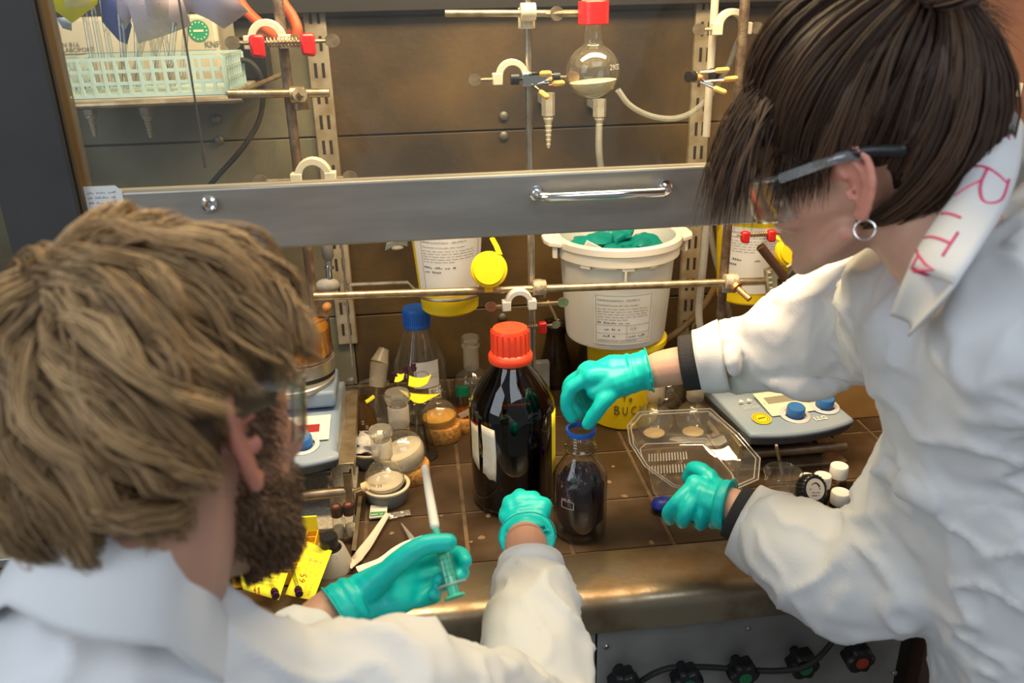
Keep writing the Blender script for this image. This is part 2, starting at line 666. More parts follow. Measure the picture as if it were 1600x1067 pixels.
LIPM = pm('stained_lip_steel', (0.33, 0.28, 0.20), 0.30, 0.85, (0.20, 0.14, 0.08), 11, vdetail=10, vlo=.42, vhi=.60, bump=0.12, bscale=120, rvar=.22)
prof = [(1.0105, -.02), (1.0105, -.0006), (1.008, .0008), (.95, .0015), (.928, .0018), (.914, .000), (.905, -.006), (.9005, -.015), (.900, -.028), (.900, -.054), (.906, -.057), (.925, -.057), (.925, -.02)]
m = M()
n = len(prof)
nx = 12
for i in range(nx + 1):
    x = XL + (XR - XL) * i / nx
    m.v += [(x, y, z) for y, z in prof]
m.f = [(i * n + j, i * n + (j + 1) % n, (i + 1) * n + (j + 1) % n, (i + 1) * n + j) for i in range(nx) for j in range(n)] + [tuple(range(n)), tuple(nx * n + j for j in range(n))[::-1]]
struct('bench_lip', m, LIPM, angle=30)
m = M(); box(m, ((XL + XR) / 2, 1.31, -0.47), (XR - XL, 0.73, 0.86)); struct('base_cabinet', m, pm('dark_cabinet', (0.035, 0.028, 0.024), 0.5))
PANELM = pm('grey_service_panel', (0.27, 0.27, 0.262), 0.42, 0.1, (0.22, 0.215, 0.205), 14, bump=.04)
pA, pB = Y(932, 1010, .925), Y(1412, 985, .925)
for k, (xa, xb) in enumerate(((pA[0] + .0015, pB[0]), (XL, pA[0] - .0015))):
    t = thing('service_panel', ['grey metal service panel with valve knobs under the bench lip', 'plain grey metal panel under the bench lip behind the bearded man'][k], 'panel', ((xa + xb) / 2, .93, -.19))
    m = M(); box(m, ((xa + xb) / 2, .932, -.19), (xb - xa, .014, .262))
    obj('plate', m, PANELM, t, world=True, bevel=.0015)
    if k == 0:
        for px, py in ((947, 1010), (1169, 982), (1397, 1051)):
            c = Y(px, py, .925)
            m = M(); lathe(m, [(0, -.001), (.0045, -.001), (.0045, .0015), (.003, .003), (0, .0032)], 14, c, (0, -1, 0))
            obj('screw', m, STEEL, t, world=True)
        for px, py, colr, nm in ((975, 1066, (0.012, 0.08, 0.04), 'green'), (1073, 1061, (0.01, 0.10, 0.07), 'green'), (1160, 1051, (0.015, 0.16, 0.06), 'green'), (1254, 1037, (0.015, 0.16, 0.06), 'green'), (1341, 1027, (0.40, 0.05, 0.02), 'red')):
            c = Y(px, py, .895)
            m = M()
            prf = []
            for h, s in ((-.030, .55), (-.024, .95), (-.012, 1.0), (-.004, .97), (.0, .80)):
                prf.append([c + np.array([math.cos(a) * .0215 * s * (1 + .11 * math.cos(6 * a)), -h - .012, math.sin(a) * .0215 * s * (1 + .11 * math.cos(6 * a))]) for a in np.linspace(0, 2 * math.pi, 48, endpoint=False)])
            loft(m, prf)
            tube(m, [c + [0, .010, 0], c + [0, .034, 0]], .007, 10)
            kn = obj('valve_knob', m, BLACKP, t, world=True, angle=40)
            m = M(); lathe(m, [(0, .0), (.0095, .0), (.0095, .0012), (.0035, .0012), (.003, .0025), (0, .0028)], 20, c + [0, -.0118, 0], (0, -1, 0))
            obj('marker_disc', m, pm('knob_disc_%s_%d' % (nm, int(colr[1] * 100)), colr, 0.5), kn, world=True)
cb = [Y(1310, 985, .90), Y(1295, 1010, .893), Y(1262, 1040, .880), Y(1215, 1048, .885), Y(1160, 1046, .90), Y(1100, 1042, .905), Y(1045, 1044, .905), Y(1005, 1062, .905), Y(985, 1085, .91)]
m = M(); tube(m, spl(cb, 8), .0042, 10); tag(obj('power_cable', m, BLACKR), 'thick black cable looping in front of the grey knob panel', 'cable')
m = M()
c = Y(1448, 1030, .93)
box(m, (c[0], .94, -.46), (.034, .05, .80)); struct('cabinet_post', m, pm('dark_wood_post', (0.055, 0.03, 0.02), 0.5, var=(0.09, 0.045, 0.025), vscale=30, stretch=(1, 1, .15)), bevel=.002)

# mullion, right jamb and head of the sash opening
POST = pm('charcoal_mullion', (0.034, 0.033, 0.033), 0.6, 0.0, (0.044, 0.042, 0.042), 8, bump=.03)
m = M(); box(m, (-0.405, .965, .64), (.080, .055, 1.28)); struct('mullion', m, POST, bevel=.003)
m = M(); box(m, (-0.3625, .953, .64), (.004, .022, 1.28)); struct('trim_3', m, pm('brown_gasket', (0.075, 0.045, 0.018), 0.5), bevel=.001)
m = M(); box(m, (0.875, .965, .64), (.05, .055, 1.28)); struct('trim_4', m, POST, bevel=.003)
# sash
SY = .95
t = thing('fume_hood_sash', 'raised glass fume hood sash with grey steel bottom rail and handle', 'sash', (0.24, SY, .505))
za, zb = .505, .578
m = M(); box(m, (.245, SY + .012, (za + zb) / 2), (1.205, .024, zb - za)); obj('bottom_rail', m, BRUSHED, t, world=True, bevel=.003)
m = M(); box(m, (.245, SY + .012, (zb + 1.26) / 2 - .004), (1.205, .005, 1.26 - zb + .008)); obj('glass_pane', m, PANE, t, world=True)
h0, h1 = Y(838, 296, SY), Y(1038, 300, SY)
zc = (h0[2] + h1[2]) / 2 + .001
pts = [(h0[0], SY, zc), (h0[0], SY - .012, zc), (h0[0] + .003, SY - .022, zc), (h0[0] + .011, SY - .027, zc), ((h0[0] + h1[0]) / 2, SY - .027, zc), (h1[0] - .011, SY - .027, zc), (h1[0] - .003, SY - .022, zc), (h1[0], SY - .012, zc), (h1[0], SY, zc)]
m = M(); tube(m, pts, .0052, 14)
hd = obj('handle', m, CHROME, t, world=True, angle=60)
for h in (h0, h1):
    m = M(); lathe(m, [(0, 0), (.0085, 0), (.0085, .002), (.006, .003), (0, .003)], 16, (h[0], SY, zc), (0, -1, 0)); obj('handle_rosette', m, CHROME, hd, world=True)
c = Y(328, 318, SY)
m = M(); lathe(m, [(.0033, .0005), (.0036, .006), (.006, .0068), (.0085, .005), (.0095, .002), (.0095, 0), (0, 0)], 24, c, (0, -1, 0)); lathe(m, [(0, .001), (.0034, .001), (.0034, .006)], 6, c, (0, -1, 0))
obj('bolt', m, CHROME, t, world=True)
# rating label on the rail
ca, cb2 = Y(128, 292, SY), Y(196, 327, SY)
def lab(u, v):
    return (ca[0] + u, SY - .0006, ca[2] - .0 + v)
m = M(); w = cb2[0] - ca[0]; hgt = ca[2] - cb2[2]
prism(m, [(0, -hgt), (w, -hgt), (w, -.006), (w - .006, 0), (0, 0)], lambda u, v, h: (ca[0] + u, SY - h, ca[2] + v), 0, .0005)
st = obj('rating_sticker', m, pm('sticker_white', (0.70, 0.70, 0.68), .5), t, world=True)
m = M()
for i in range(3):
    scribble(m, .004, w - .006, -.008 - i * .0055, .0028, lab)
obj('print', m, pm('blueish_print', (.18, .19, .27), .7), st, world=True)
m = M(); p0, p1 = Y(276, 0, .99), Y(318, 240, .99)
tube(m, [(p1[0], .99, 1.2), (p1[0], .99, p1[2])], .0012, 6)
tube(m, [(p1[0], .99, p1[2] + .004), (p1[0], .99, p1[2] - .016)], .0022, 8)
tag(obj('sash_cord', m, pm('dark_cord', (.05, .04, .035), .6)), 'thin dark vertical cord hanging behind the left of the glass', 'cord')

# slotted shelf uprights on the back wall
def upright(px0, py0, px1, py1, label, z0=.10, z1=1.2):
    a, b = Y(px0, py0, 1.662), Y(px1, py1, 1.662)
    x = (a[0] + b[0]) / 2
    t = thing('slotted_upright', label, 'bracket rail', (x, 1.66, z0), group='slotted uprights')
    m = M(); box(m, (x, 1.662, (z0 + z1) / 2), (.040, .014, z1 - z0)); obj('channel', m, pm('aged_upright_paint', (.34, .29, .21), .55, .2, (.22, .16, .09), 25), t, world=True, bevel=.002)
    n = 0
    z = z0 + .02
    while z < z1 - .05:
        m = M(); box(m, (x - .007, 1.6548, z + .014), (.0055, .001, .026)); box(m, (x + .007, 1.6548, z + .014), (.0055, .001, .026))
        obj('slot', m, pm('slot_shadow', (.02, .016, .012), .9), t, world=True)
        z += .047
upright(505, 150, 543, 530, 'rusty slotted shelf upright on the back wall beside the amber beaker', .10)
upright(1078, 440, 1070, 520, 'slotted shelf upright on the back wall behind the white bucket and tubing', .06)
# bolts in the back panels
BM = pm('panel_bolt', (.16, .15, .12), .5, .6)
for k, (px, py) in enumerate(((787, 181), (787, 212), (338, 187), (343, 219), (785, 495))):
    c = Y(px, py, 1.664)
    m = M(); lathe(m, [(0, 0), (.009, 0), (.0085, .004), (.005, .0065), (0, .007)], 14, c, (0, -1, 0))
    o = obj('panel_bolt', m, BM)
    tag(o, ['upper grey bolt on the back panel left of the centre rod', 'lower grey bolt on the back panel left of the centre rod', 'upper grey bolt on the panel below the basket', 'lower grey bolt on the panel below the basket', 'grey bolt on the back wall behind the red bottle cap'][k], 'bolt', 'bolts in the back panels')

# gas and water nozzles from the wall
NOZ = pm('nozzle_plastic', (.42, .40, .34), .45, .2, (.32, .28, .22), 50)
def nozzle(px0, py0, px1, py1, y, label, tubed=False):
    a, b = Y(px0, py0, y), Y(px1, py1, y)
    L = a[2] - b[2]
    t = thing('hose_nozzle', label, 'nozzle', b, group='hose nozzles')
    m = M()
    lathe(m, [(0, L), (.0125, L), (.0125, L * .60), (.0105, L * .58), (0, L * .58)], 6, (0, 0, 0))
    box(m, (0, (1.66 - y) / 2, L * .85), (.016, 1.66 - y, .016))
    obj('valve_body', m, NOZ, t, angle=30)
    m = M()
    pr = [(0, L * .60), (.0085, L * .60), (.0095, L * .54)]
    nb = 6
    for i in range(nb):
        f0, f1 = i / nb, (i + 1) / nb
        pr += [(.0078 - .004 * f0, L * (.50 - .5 * f0)), (.0060 - .0035 * f1, L * (.50 - .5 * f1) + .001)]
    pr += [(0, 0)]
    lathe(m, pr, 14)
    obj('barbed_tip', m, pm('pale_nozzle_tip', (.55, .50, .40), .4, .2), t, angle=30)
    return t
nozzle(140, 155, 149, 214, 1.60, 'grey barbed hose nozzle under the basket, further left of two')
nozzle(229, 155, 236, 216, 1.60, 'grey barbed hose nozzle under the basket, nearer the dark cord')
nozzle(861, 145, 857, 232, 1.58, 'clear grey barbed hose nozzle between the centre rod and the round flask')
t = nozzle(936, 155, 936, 222, 1.58, 'brass hose nozzle below the round flask with a clear hose on it')
a = Y(936, 190, 1.58)
m = M(); tube(m, spl([Y(936, 195, 1.58), Y(936, 235, 1.58), Y(940, 270, 1.58), Y(952, 330, 1.585), Y(950, 420, 1.60), Y(930, 520, 1.60)], 8), .0068, 12, caps=False)
tag(obj('clear_hose', m, glassmat('milky_hose', (.75, .74, .68), (.4, .38, .32), .15, 1, .25)), 'milky clear hose hanging from the nozzle under the round flask', 'hose')

# ------------------------------------------------------------------ rods and clamps
def rod(name, p, q, r, mat, label, n=14):
    m = M(); tube(m, [p, q], r, n)
    return tag(obj(name, m, mat, bevel=.0008), label, 'rod')
RY = 1.30
a = Y(464, 253, RY); b = Y(472, 330, RY)
LX = a[0]
rod('scaffold_rod', (LX, RY, .30), (LX, RY, 1.2), .0075, RUST, 'rusty vertical scaffold rod at the left carrying the red-jawed clamp')
a = Y(828, 270, RY); CX = a[0]
rod('scaffold_rod', (CX, RY, .0), (CX, RY, .81), .0057, STEEL, 'silver vertical rod at the centre behind the red-capped bottle')
a = Y(1131, 430, RY); RX = a[0]
rod('scaffold_rod', (RX, RY, .20), (RX, RY, 1.2), .0077, RUST, 'dull vertical rod at the right beside the milky tubing')
HY = RY - .017
h0, h1 = Y(490, 463, HY), Y(1262, 437, HY)
rod('scaffold_rod', h0, h1, .0066, BRASSY, 'long horizontal rod in front of the buckets')
def HR(px):
    f = (px - 490) / (1262 - 490)
    return h0 + (h1 - h0) * f
KNUC = pm('pitted_boss', (.42, .37, .29), .6, .4, (.26, .20, .13), 90, bump=.8, bscale=300)
def knuckle(c, label, side=1, screw=(0, -1, 0), sm=None, mat=None):
    """cast boss that ties two rods, with a screw"""
    c = np.array(c)
    t = thing('boss_head', label, 'clamp', c, group='boss heads on the rods')
    m = M()
    tube(m, [(-.011, 0.0, 0.002), (.011, 0.0, 0.002)], .0125, 16)
    tube(m, [(0, .017, -.021), (0, .017, .008)], .0125, 16)
    obj('casting', m, mat or KNUC, t, bevel=.001)
    if sm:
        d = np.array(screw, float); d /= np.linalg.norm(d)
        m = M(); tube(m, [d * .008, d * .045], .0052, 10); lathe(m, [(0, .010), (.0105, .010), (.0105, .016), (0, .016)], 12, (0, 0, 0), d)
        s = obj('screw', m, sm, t)
    return t
knuckle(HR(830) , 'pitted boss head joining the centre rod to the long rod')
knuckle(HR(1135), 'pale boss head joining the right rod to the long rod, copper screw forward', screw=(.45, -.75, -.42), sm=pm('copper_screw', (.60, .32, .13), .4, .8, (.35, .18, .08), 80, bump=.5, bscale=300), mat=pm('pale_boss', (.58, .52, .42), .6, .2, (.4, .33, .24), 90, bump=.6, bscale=300))
def thumbscrew(m, p, d, L, head=.010, r=.0026, up=(0, 0, 1)):
    """shaft plus flat oval thumb plate"""
    p = np.array(p, float); d = np.array(d, float); d /= np.linalg.norm(d)
    q = p + d * L
    tube(m, [p, q], r, 8)
    u = np.array(up, float); u = u - d * np.dot(u, d); u /= np.linalg.norm(u); w = np.cross(d, u)
    ring = [(math.cos(a) * head, math.sin(a) * head * .85) for a in np.linspace(0, 2 * math.pi, 20, endpoint=False)]
    c = q + d * head * .85
    prism(m, ring, lambda uu, vv, h: c + d * uu + u * vv + w * h, -.0016, .0016)
def hookboss(c, label, s=1.0, scr=((-1, 0, 0), (1, 0, 0)), mat=CREAM, Ls=(.022, .026), flip=1, group='hook shaped boss heads'):
    """white enamelled double boss: half-round hook with jaw blocks and two thumb screws; c = centre of the hook"""
    t = thing('hook_boss', label, 'clamp', c, group=group)
    m = M()
    ang = np.linspace(0.0, math.pi, 13)
    R0, R1 = .0135 * s, .0225 * s
    poly = [(math.cos(a) * R1, math.sin(a) * R1) for a in ang] + [(math.cos(a) * R0, math.sin(a) * R0) for a in ang[::-1]]
    prism(m, poly, lambda u, v, h: (u, h, v * flip), -.008 * s, .008 * s)
    box(m, (-.021 * s, 0, -.004 * s * flip), (.014 * s, .018 * s, .016 * s))
    box(m, (.021 * s, 0, -.004 * s * flip), (.014 * s, .018 * s, .016 * s))
    obj('hook', m, mat, t, bevel=.0012)
    for k, (d, L) in enumerate(zip(scr, Ls)):
        m = M()
        thumbscrew(m, (.020 * s * (1 if d[0] > 0 else -1), -.002, -.004 * s * flip), d, L, .0095 * s)
        obj('thumb_screw', m, BRASSY, t)
    return t
def redjaw(c, label, s=1.0, spring=True, pads=None):
    t = thing('red_jaw_clamp', label, 'clamp', c, group='clamps with red jaws')
    for sx in (-1, 1):
        m = M()
        x = .031 * s * sx
        hexa(m, [(x - .009 * s, -.008 * s, -.015 * s), (x + .009 * s, -.008 * s, -.017 * s), (x + .008 * s, .010 * s, -.016 * s), (x - .008 * s, .010 * s, -.014 * s),
                 (x - .010 * s, -.008 * s, .011 * s), (x + .010 * s, -.008 * s, .012 * s), (x + .008 * s, .010 * s, .012 * s), (x - .009 * s, .010 * s, .011 * s)])
        obj('red_jaw', m, REDP, t, bevel=.004 * s)
    m = M(); th = np.linspace(0, 9 * 2 * math.pi, 140)
    tube(m, np.stack([np.linspace(-.020, .020, 140) * s, np.cos(th) * .0055 * s, np.sin(th) * .0055 * s + .002], 1), .0011 * s, 5)
    obj('spring', m, BRASSY, t, angle=180)
    m = M(); tube(m, [(-.05 * s, 0, .002), (.048 * s, 0, .002)], .0026 * s, 8); thumbscrew(m, (.045 * s, 0, .002), (1, 0, 0), .008 * s, .0095 * s)
    obj('clamp_screw', m, BRASSY, t)
    return t
# upper left
c = Y(442, 68, RY - .03)
redjaw(c, 'spring clamp with two red jaws high on the rusty rod', 1.12)
hookboss(Y(418, 60, RY - .012), 'cream hook boss behind the red-jawed clamp on the rusty rod', 1.15, Ls=(.016, .006))
c = Y(466, 150, RY - .016)
sh0, sh1 = Y(100, 152, RY - .017), Y(515, 145, RY - .017)
rod('shelf_rod', Y(356, 147, RY - .017), sh1, .0062, BRASSY, 'short horizontal rod at the upper left below the basket corner')
knuckle(c, 'worn steel boss head joining the rusty rod to the short rod', screw=(.3, -1, .2), sm=BRASSY, mat=BRASSY)
hookboss(Y(490, 274, RY - .016), 'cream hook boss low on the rusty rod, just above the steel rail', 1.2, Ls=(.045, .02))
# centre top: clamp holding the round flask
rod('clamp_rod', Y(695, 21, RY - .014), Y(905, 21, RY - .014), .0052, BRASSY, 'horizontal clamp rod at the top leading to the red ring clamp')
knuckle(Y(825, 21, RY - .014), 'worn cream boss head at the top of the centre rod', mat=CREAM)
fl = Y(926, 112, 1.27)
FR = .0395
FXr = fl[0]
t = thing('ring_clamp', 'red rubber ring clamp gripping the neck of the hanging round flask', 'clamp', (FXr, 1.27, Y(926, 20, 1.27)[2]))
m = M(); lathe(m, [(.0165, -.016), (.0225, -.016), (.0225, .016), (.0165, .016), (.0165, -.016)], 28)
obj('red_sleeve', m, REDP, t, bevel=.0015)
m = M(); tube(m, [(-.068, .012, 0), (-.018, .004, 0)], .0045, 10); lathe(m, [(0, -.004), (.010, -.004), (.010, .004), (0, .004)], 16, (-.052, .010, 0), (0, 1, 0))
obj('clamp_arm', m, BRASSY, t)
def flask(name, label, base, R, neck_r, neck_h, fill=None, fillmat=None, mark=None, group=None, collar=True, thick=True):
    """round-bottomed flask standing with its lowest point at base"""
    t = thing(name, label, 'flask', base, group=group)
    a0 = math.asin(min(.99, neck_r / R))
    pr = [(R * math.sin(a), R - R * math.cos(a)) for a in np.linspace(0, math.pi - a0 - .06, 26)]
    z = pr[-1][1]
    pr += [(neck_r * 1.02, z + .003), (neck_r, z + .008), (neck_r, z + neck_h)]
    if collar:
        pr += [(neck_r + .0018, z + neck_h + .001), (neck_r + .0018, z + neck_h + .004), (neck_r - .001, z + neck_h + .005)]
    m = M(); lathe(m, pr, 36); obj('flask_glass', m, GL, t, angle=180)
    if fill:
        f = fill * R * 2
        k = [(max(R - .0015, 0) * math.sin(a), R - (R - .0015) * math.cos(a)) for a in np.linspace(0, math.pi, 40)]
        k = [p for p in k if p[1] <= f]
        rr, f = k[-1]
        k += [(rr * .7, f + .0012), (rr * .3, f - .0008), (0, f + .0005)]
        tl = R * .34 if (R > .036 and fill > .5) else R * .08
        m = M(); lathe(m, k, 32)
        cR = np.array([0, 0, R]); out = []
        for x_, y_, z_ in m.v:                       # the powder lies a little aslant
            q = np.array([x_, y_, z_ + tl * (x_ / R) * min(1.0, max(0.0, (z_ - f * .55) / (f * .4)))]) - cR
            out.append(tuple(cR + q * min(1.0, (R - .0015) / max(1e-6, np.linalg.norm(q)))))
        m.v = out
        obj('contents', m, fillmat or FLOURY, t, angle=60)
    return t, z + neck_h
BEIGE = pm('beige_powder', (0.80, 0.66, 0.42), 0.95, bump=0.5, bscale=200)
t, zt = flask('hanging_flask', 'round-bottomed flask with beige powder hanging from the red ring clamp', (FXr, 1.27, fl[2] - FR), FR, .0140, .038, .34, BEIGE)
m = M()
text(m, '29/32', .011, lambda u, v: (math.sin((u - .0) / FR + .45) * (FR + .0004), -math.cos((u - .0) / FR + .45) * (FR + .0004), FR + .004 + v), bold=.0)
obj('printed_mark', m, pm('white_print', (.75, .72, .66), .7), t)
# ground joint and stopper on top of the flask
m = M(); lathe(m, [(.0125, zt - .006), (.0148, zt - .004), (.0148, zt + .012), (.017, zt + .014), (.017, zt + .03), (0, zt + .03)], 24); obj('stopper', m, GLF, t)
# mid clamp on the centre rod
hookboss(Y(800, 118, RY - .012), 'cream hook boss halfway up the centre rod', 1.05, Ls=(.026, .004), scr=((-1, 0, 0), (1, 0, 0)))
def prongclamp(c, label, s=1.0, ang=0.0):
    t = thing('prong_clamp', label, 'clamp', c, rz=ang, group='chrome prong clamps')
    m = M(); box(m, (0, 0, 0), (.034 * s, .014, .018 * s)); box(m, (.024 * s, 0, .002 * s), (.03 * s, .010, .010 * s)); obj('clamp_body', m, CHROME, t, bevel=.001)
    m = M(); lathe(m, [(0, -.006), (.0085, -.006), (.0085, .006), (0, .006)], 16, (-.028 * s, -.004, .002), (1, 0, 0)); tube(m, [(-.03 * s, -.004, .002), (-.01, -.004, .002)], .003, 8); obj('knob', m, BLACKP, t)
    m = M(); lathe(m, [(0, -.005), (.009, -.005), (.009, .005), (0, .005)], 16, (.034 * s, -.004, .002), (1, 0, 0)); obj('knob', m, BLACKP, t)
    for p0, p1 in (((-.006, -.006, .008), (.012, -.03, .010)), ((.006, -.006, -.008), (.030, -.034, -.004)), ((-.002, -.006, -.008), (.010, -.03, -.018))):
        m = M(); tube(m, [p0, p1], .0026, 8); pr = obj('prong', m, CHROME, t)
        d = np.array(p1) - np.array(p0); d /= np.linalg.norm(d)
        m = M(); tube(m, [np.array(p1) - d * .004, np.array(p1) + d * .010], .0042, 8, round_ends=True); obj('prong_tip', m, pm('orange_tip', (.72, .42, .12), .5), pr)
    return t
prongclamp(Y(833, 124, RY - .02), 'chrome three-prong clamp with orange tips at the centre rod', 1.0)
m = M(); thumbscrew(m, (0, 0, 0), (1, 0, -.05), .02, .011); o = obj('thumb_screw', m, BRASSY, None, loc=Y(864, 120, RY - .01)); tag(o, 'loose thumb screw plate beside the round flask', 'screw')
# right, beside the woman's hair
crx = Y(1131, 50, 1.30)
rod('cream_rod', (crx[0] - .003, 1.34, .55), (crx[0] - .003, 1.34, 1.2), .0062, CREAM, 'cream vertical rod beside the dark haired woman\'s fringe')
hookboss(Y(1142, 40, 1.32), 'cream hook boss high beside the dark haired woman\'s fringe', 1.1, Ls=(.020, .01))
prongclamp(Y(1092, 120, 1.30), 'chrome three-prong clamp with orange tips beside the dark hair', .9, .6)
m = M(); tube(m, spl([Y(965, 140, 1.36), Y(985, 165, 1.36), Y(1020, 182, 1.36), Y(1060, 184, 1.36), Y(1095, 165, 1.36), Y(1130, 120, 1.35), Y(1155, 60, 1.34)], 8), .0046, 10, caps=False)
tag(obj('clear_hose', m, glassmat('milky_hose')), 'thin clear hose sagging from the round flask towards the right', 'hose')
# below the rail
hookboss(Y(811, 472, RY - .03), 'white hook boss below the long rod at the centre', 1.0, Ls=(.018, .044), mat=pm('white_enamel', (.66, .65, .61), .4))
t = redjaw(Y(826, 512, 1.285), 'red-jawed clamp with brass spring behind the red bottle cap', .75)
t = redjaw(Y(1185, 368, 1.27), 'red-jawed clamp in front of the right yellow bucket', .72)
m = M(); tube(m, [Y(1188, 385, 1.272), Y(1222, 428, 1.27), Y(1244, 478, 1.265)], .0076, 12)
tag(obj('slanted_bar', m, pm('brown_bar', (.11, .055, .035), .45, .4)), 'brown slanted bar from the red clamp down across the long rod', 'rod')
c = Y(1222, 432, 1.275)
t = thing('toothed_clamp', 'pale toothed clamp gripping the end of the long rod', 'clamp', c)
m = M(); hexa(m, [(-.020, -.006, -.040), (-.006, -.006, -.044), (-.006, .010, -.044), (-.020, .010, -.040), (-.030, -.006, .012), (-.012, -.006, .020), (-.012, .010, .020), (-.030, .010, .012)])
for i in range(6):
    box(m, (-.026 + .002 * i, -.003, .010 - .009 * i), (.006, .012, .004))
obj('jaw', m, pm('pale_clamp', (.50, .47, .34), .5, .3, (.33, .3, .2), 70), t, bevel=.001)
m = M(); box(m, (.012, .002, -.004), (.010, .010, .05), Matrix.Rotation(.5, 3, 'Y')); obj('arm', m, pm('olive_steel', (.12, .13, .09), .5, .5), t, bevel=.001)
m = M(); thumbscrew(m, (.004, -.006, .018), (.75, -.3, .6), .022, .0115); obj('thumb_plate', m, pm('ribbed_brass', (.62, .52, .36), .45, .6), t)
# grey swivel connector and thin glass rod at left
c = Y(512, 446, 1.42)
t = thing('swivel_connector', 'grey round swivel connector with a ribbed plug above, beside the rusty rod', 'connector', c)
GR = pm('grey_cast', (.33, .32, .29), .6, .1, (.25, .23, .2), 40)
m = M(); ball(m, (0, 0, 0), (.022, .016, .013)); obj('body', m, GR, t)
m = M(); tube(m, [(0.004, 0, .01), (.006, 0, .045)], .0055, 12); tube(m, [(.006, 0, .03), (.006, 0, .036)], .008, 12); obj('stem', m, CHROME, t)
m = M(); lathe(m, [(0, .045), (.006, .045), (.010, .052), (.010, .075), (.0075, .08), (0, .08)], 16, (.006, 0, 0)); obj('ribbed_plug', m, pm('dark_grey_plug', (.13, .13, .12), .6), t)
m = M(); tube(m, [(-.003, -.01, -.035), (-.003, -.03, -.03)], .0075, 12, round_ends=True); obj('cork_end', m, pm('orange_cork', (.5, .22, .06), .7), t)
m = M(); tube(m, [Y(533, 370, 1.36), Y(551, 572, 1.36)], .0018, 8); tag(obj('long_needle', m, STEEL), 'long thin steel needle hanging upright left of the yellow bucket', 'needle')
# grey valve wing below the rail
c = Y(621, 384, 1.52)
t = thing('wing_tap', 'grey winged tap on the back wall left of the yellow bucket', 'tap', c)
m = M(); ball(m, (0, 0, -.004), (.012, .010, .006)); tube(m, [(0, 0, -.003), (0, .13, 0)], .007, 10); obj('tap_body', m, GR, t)
m = M(); hexa(m, [(-.024, -.004, -.008), (0, -.004, .002), (0, .006, .002), (-.024, .006, -.008), (-.020, -.004, .006), (0, -.004, .012), (0, .006, .012), (-.020, .006, .006)]); hexa(m, [(0, -.004, .002), (.02, -.004, -.002), (.02, .006, -.002), (0, .006, .002), (0, -.004, .012), (.018, -.004, .012), (.018, .006, .012), (0, .006, .012)])
obj('wing', m, pm('dark_wing', (.17, .19, .18), .45), t, bevel=.001)
# tubing at right
MILK = glassmat('milky_hose')
m = M(); tube(m, spl([Y(1104, 345, 1.36), Y(1100, 400, 1.36), Y(1095, 450, 1.36), Y(1092, 490, 1.36), Y(1096, 520, 1.36), Y(1110, 560, 1.37), Y(1140, 600, 1.38)], 8), .0066, 12, caps=False)
tag(obj('clear_hose', m, MILK), 'milky clear hose hanging straight down right of the white bucket', 'hose')
m = M(); tube(m, spl([Y(1108, 350, 1.57), Y(1116, 395, 1.57), Y(1128, 440, 1.57), Y(1140, 490, 1.57), Y(1150, 540, 1.58), G(1160, 580) + [0, 0, .007]], 8), .0062, 12, caps=False)
tag(obj('clear_hose', m, MILK), 'milky clear hose slanting behind the right rod', 'hose')
m = M(); tube(m, spl([Y(1122, 440, 1.56), Y(1105, 470, 1.55), Y(1080, 500, 1.54), Y(1050, 525, 1.53), Y(1020, 540, 1.54), Y(980, 548, 1.56), G(950, 575) + [0, 0, .008]], 8), .0072, 12, caps=False)
tag(obj('brown_hose', m, glassmat('brown_hose', (.55, .42, .25), (.3, .2, .1), .15, 1, .35, (.5, .36, .18))), 'yellowed hose curving under the white bucket', 'hose')
# black cord loop and red hose at the upper left
m = M(); tube(m, spl([Y(350, 98, 1.46), Y(385, 95, 1.46), Y(405, 115, 1.46), Y(411, 150, 1.47), Y(404, 190, 1.48), Y(380, 230, 1.49), Y(345, 270, 1.50), Y(318, 300, 1.51)], 8), .0045, 10)
tag(obj('black_cable', m, BLACKR), 'black cable looping down from behind the pump box', 'cable')
m = M(); tube(m, spl([Y(428, -45, 1.335), Y(440, 0, 1.33), Y(456, 25, 1.325), Y(464, 45, 1.32), Y(462, 58, 1.32)], 8), .0082, 14); tube(m, [Y(452, 52, 1.33), Y(464, 55, 1.32)], .006, 10)
tag(obj('red_hose', m, pm('red_rubber', (.60, .09, .025), .5)), 'orange-red rubber hose at the top of the rusty rod', 'hose')
m = M(); tube(m, spl([Y(362, -30, 1.50), Y(380, 10, 1.49), Y(410, 40, 1.48), Y(440, 62, 1.46)], 8), .0085, 12)
tag(obj('red_hose', m, pm('red_rubber')), 'red hose slanting behind the purple paper notes', 'hose')

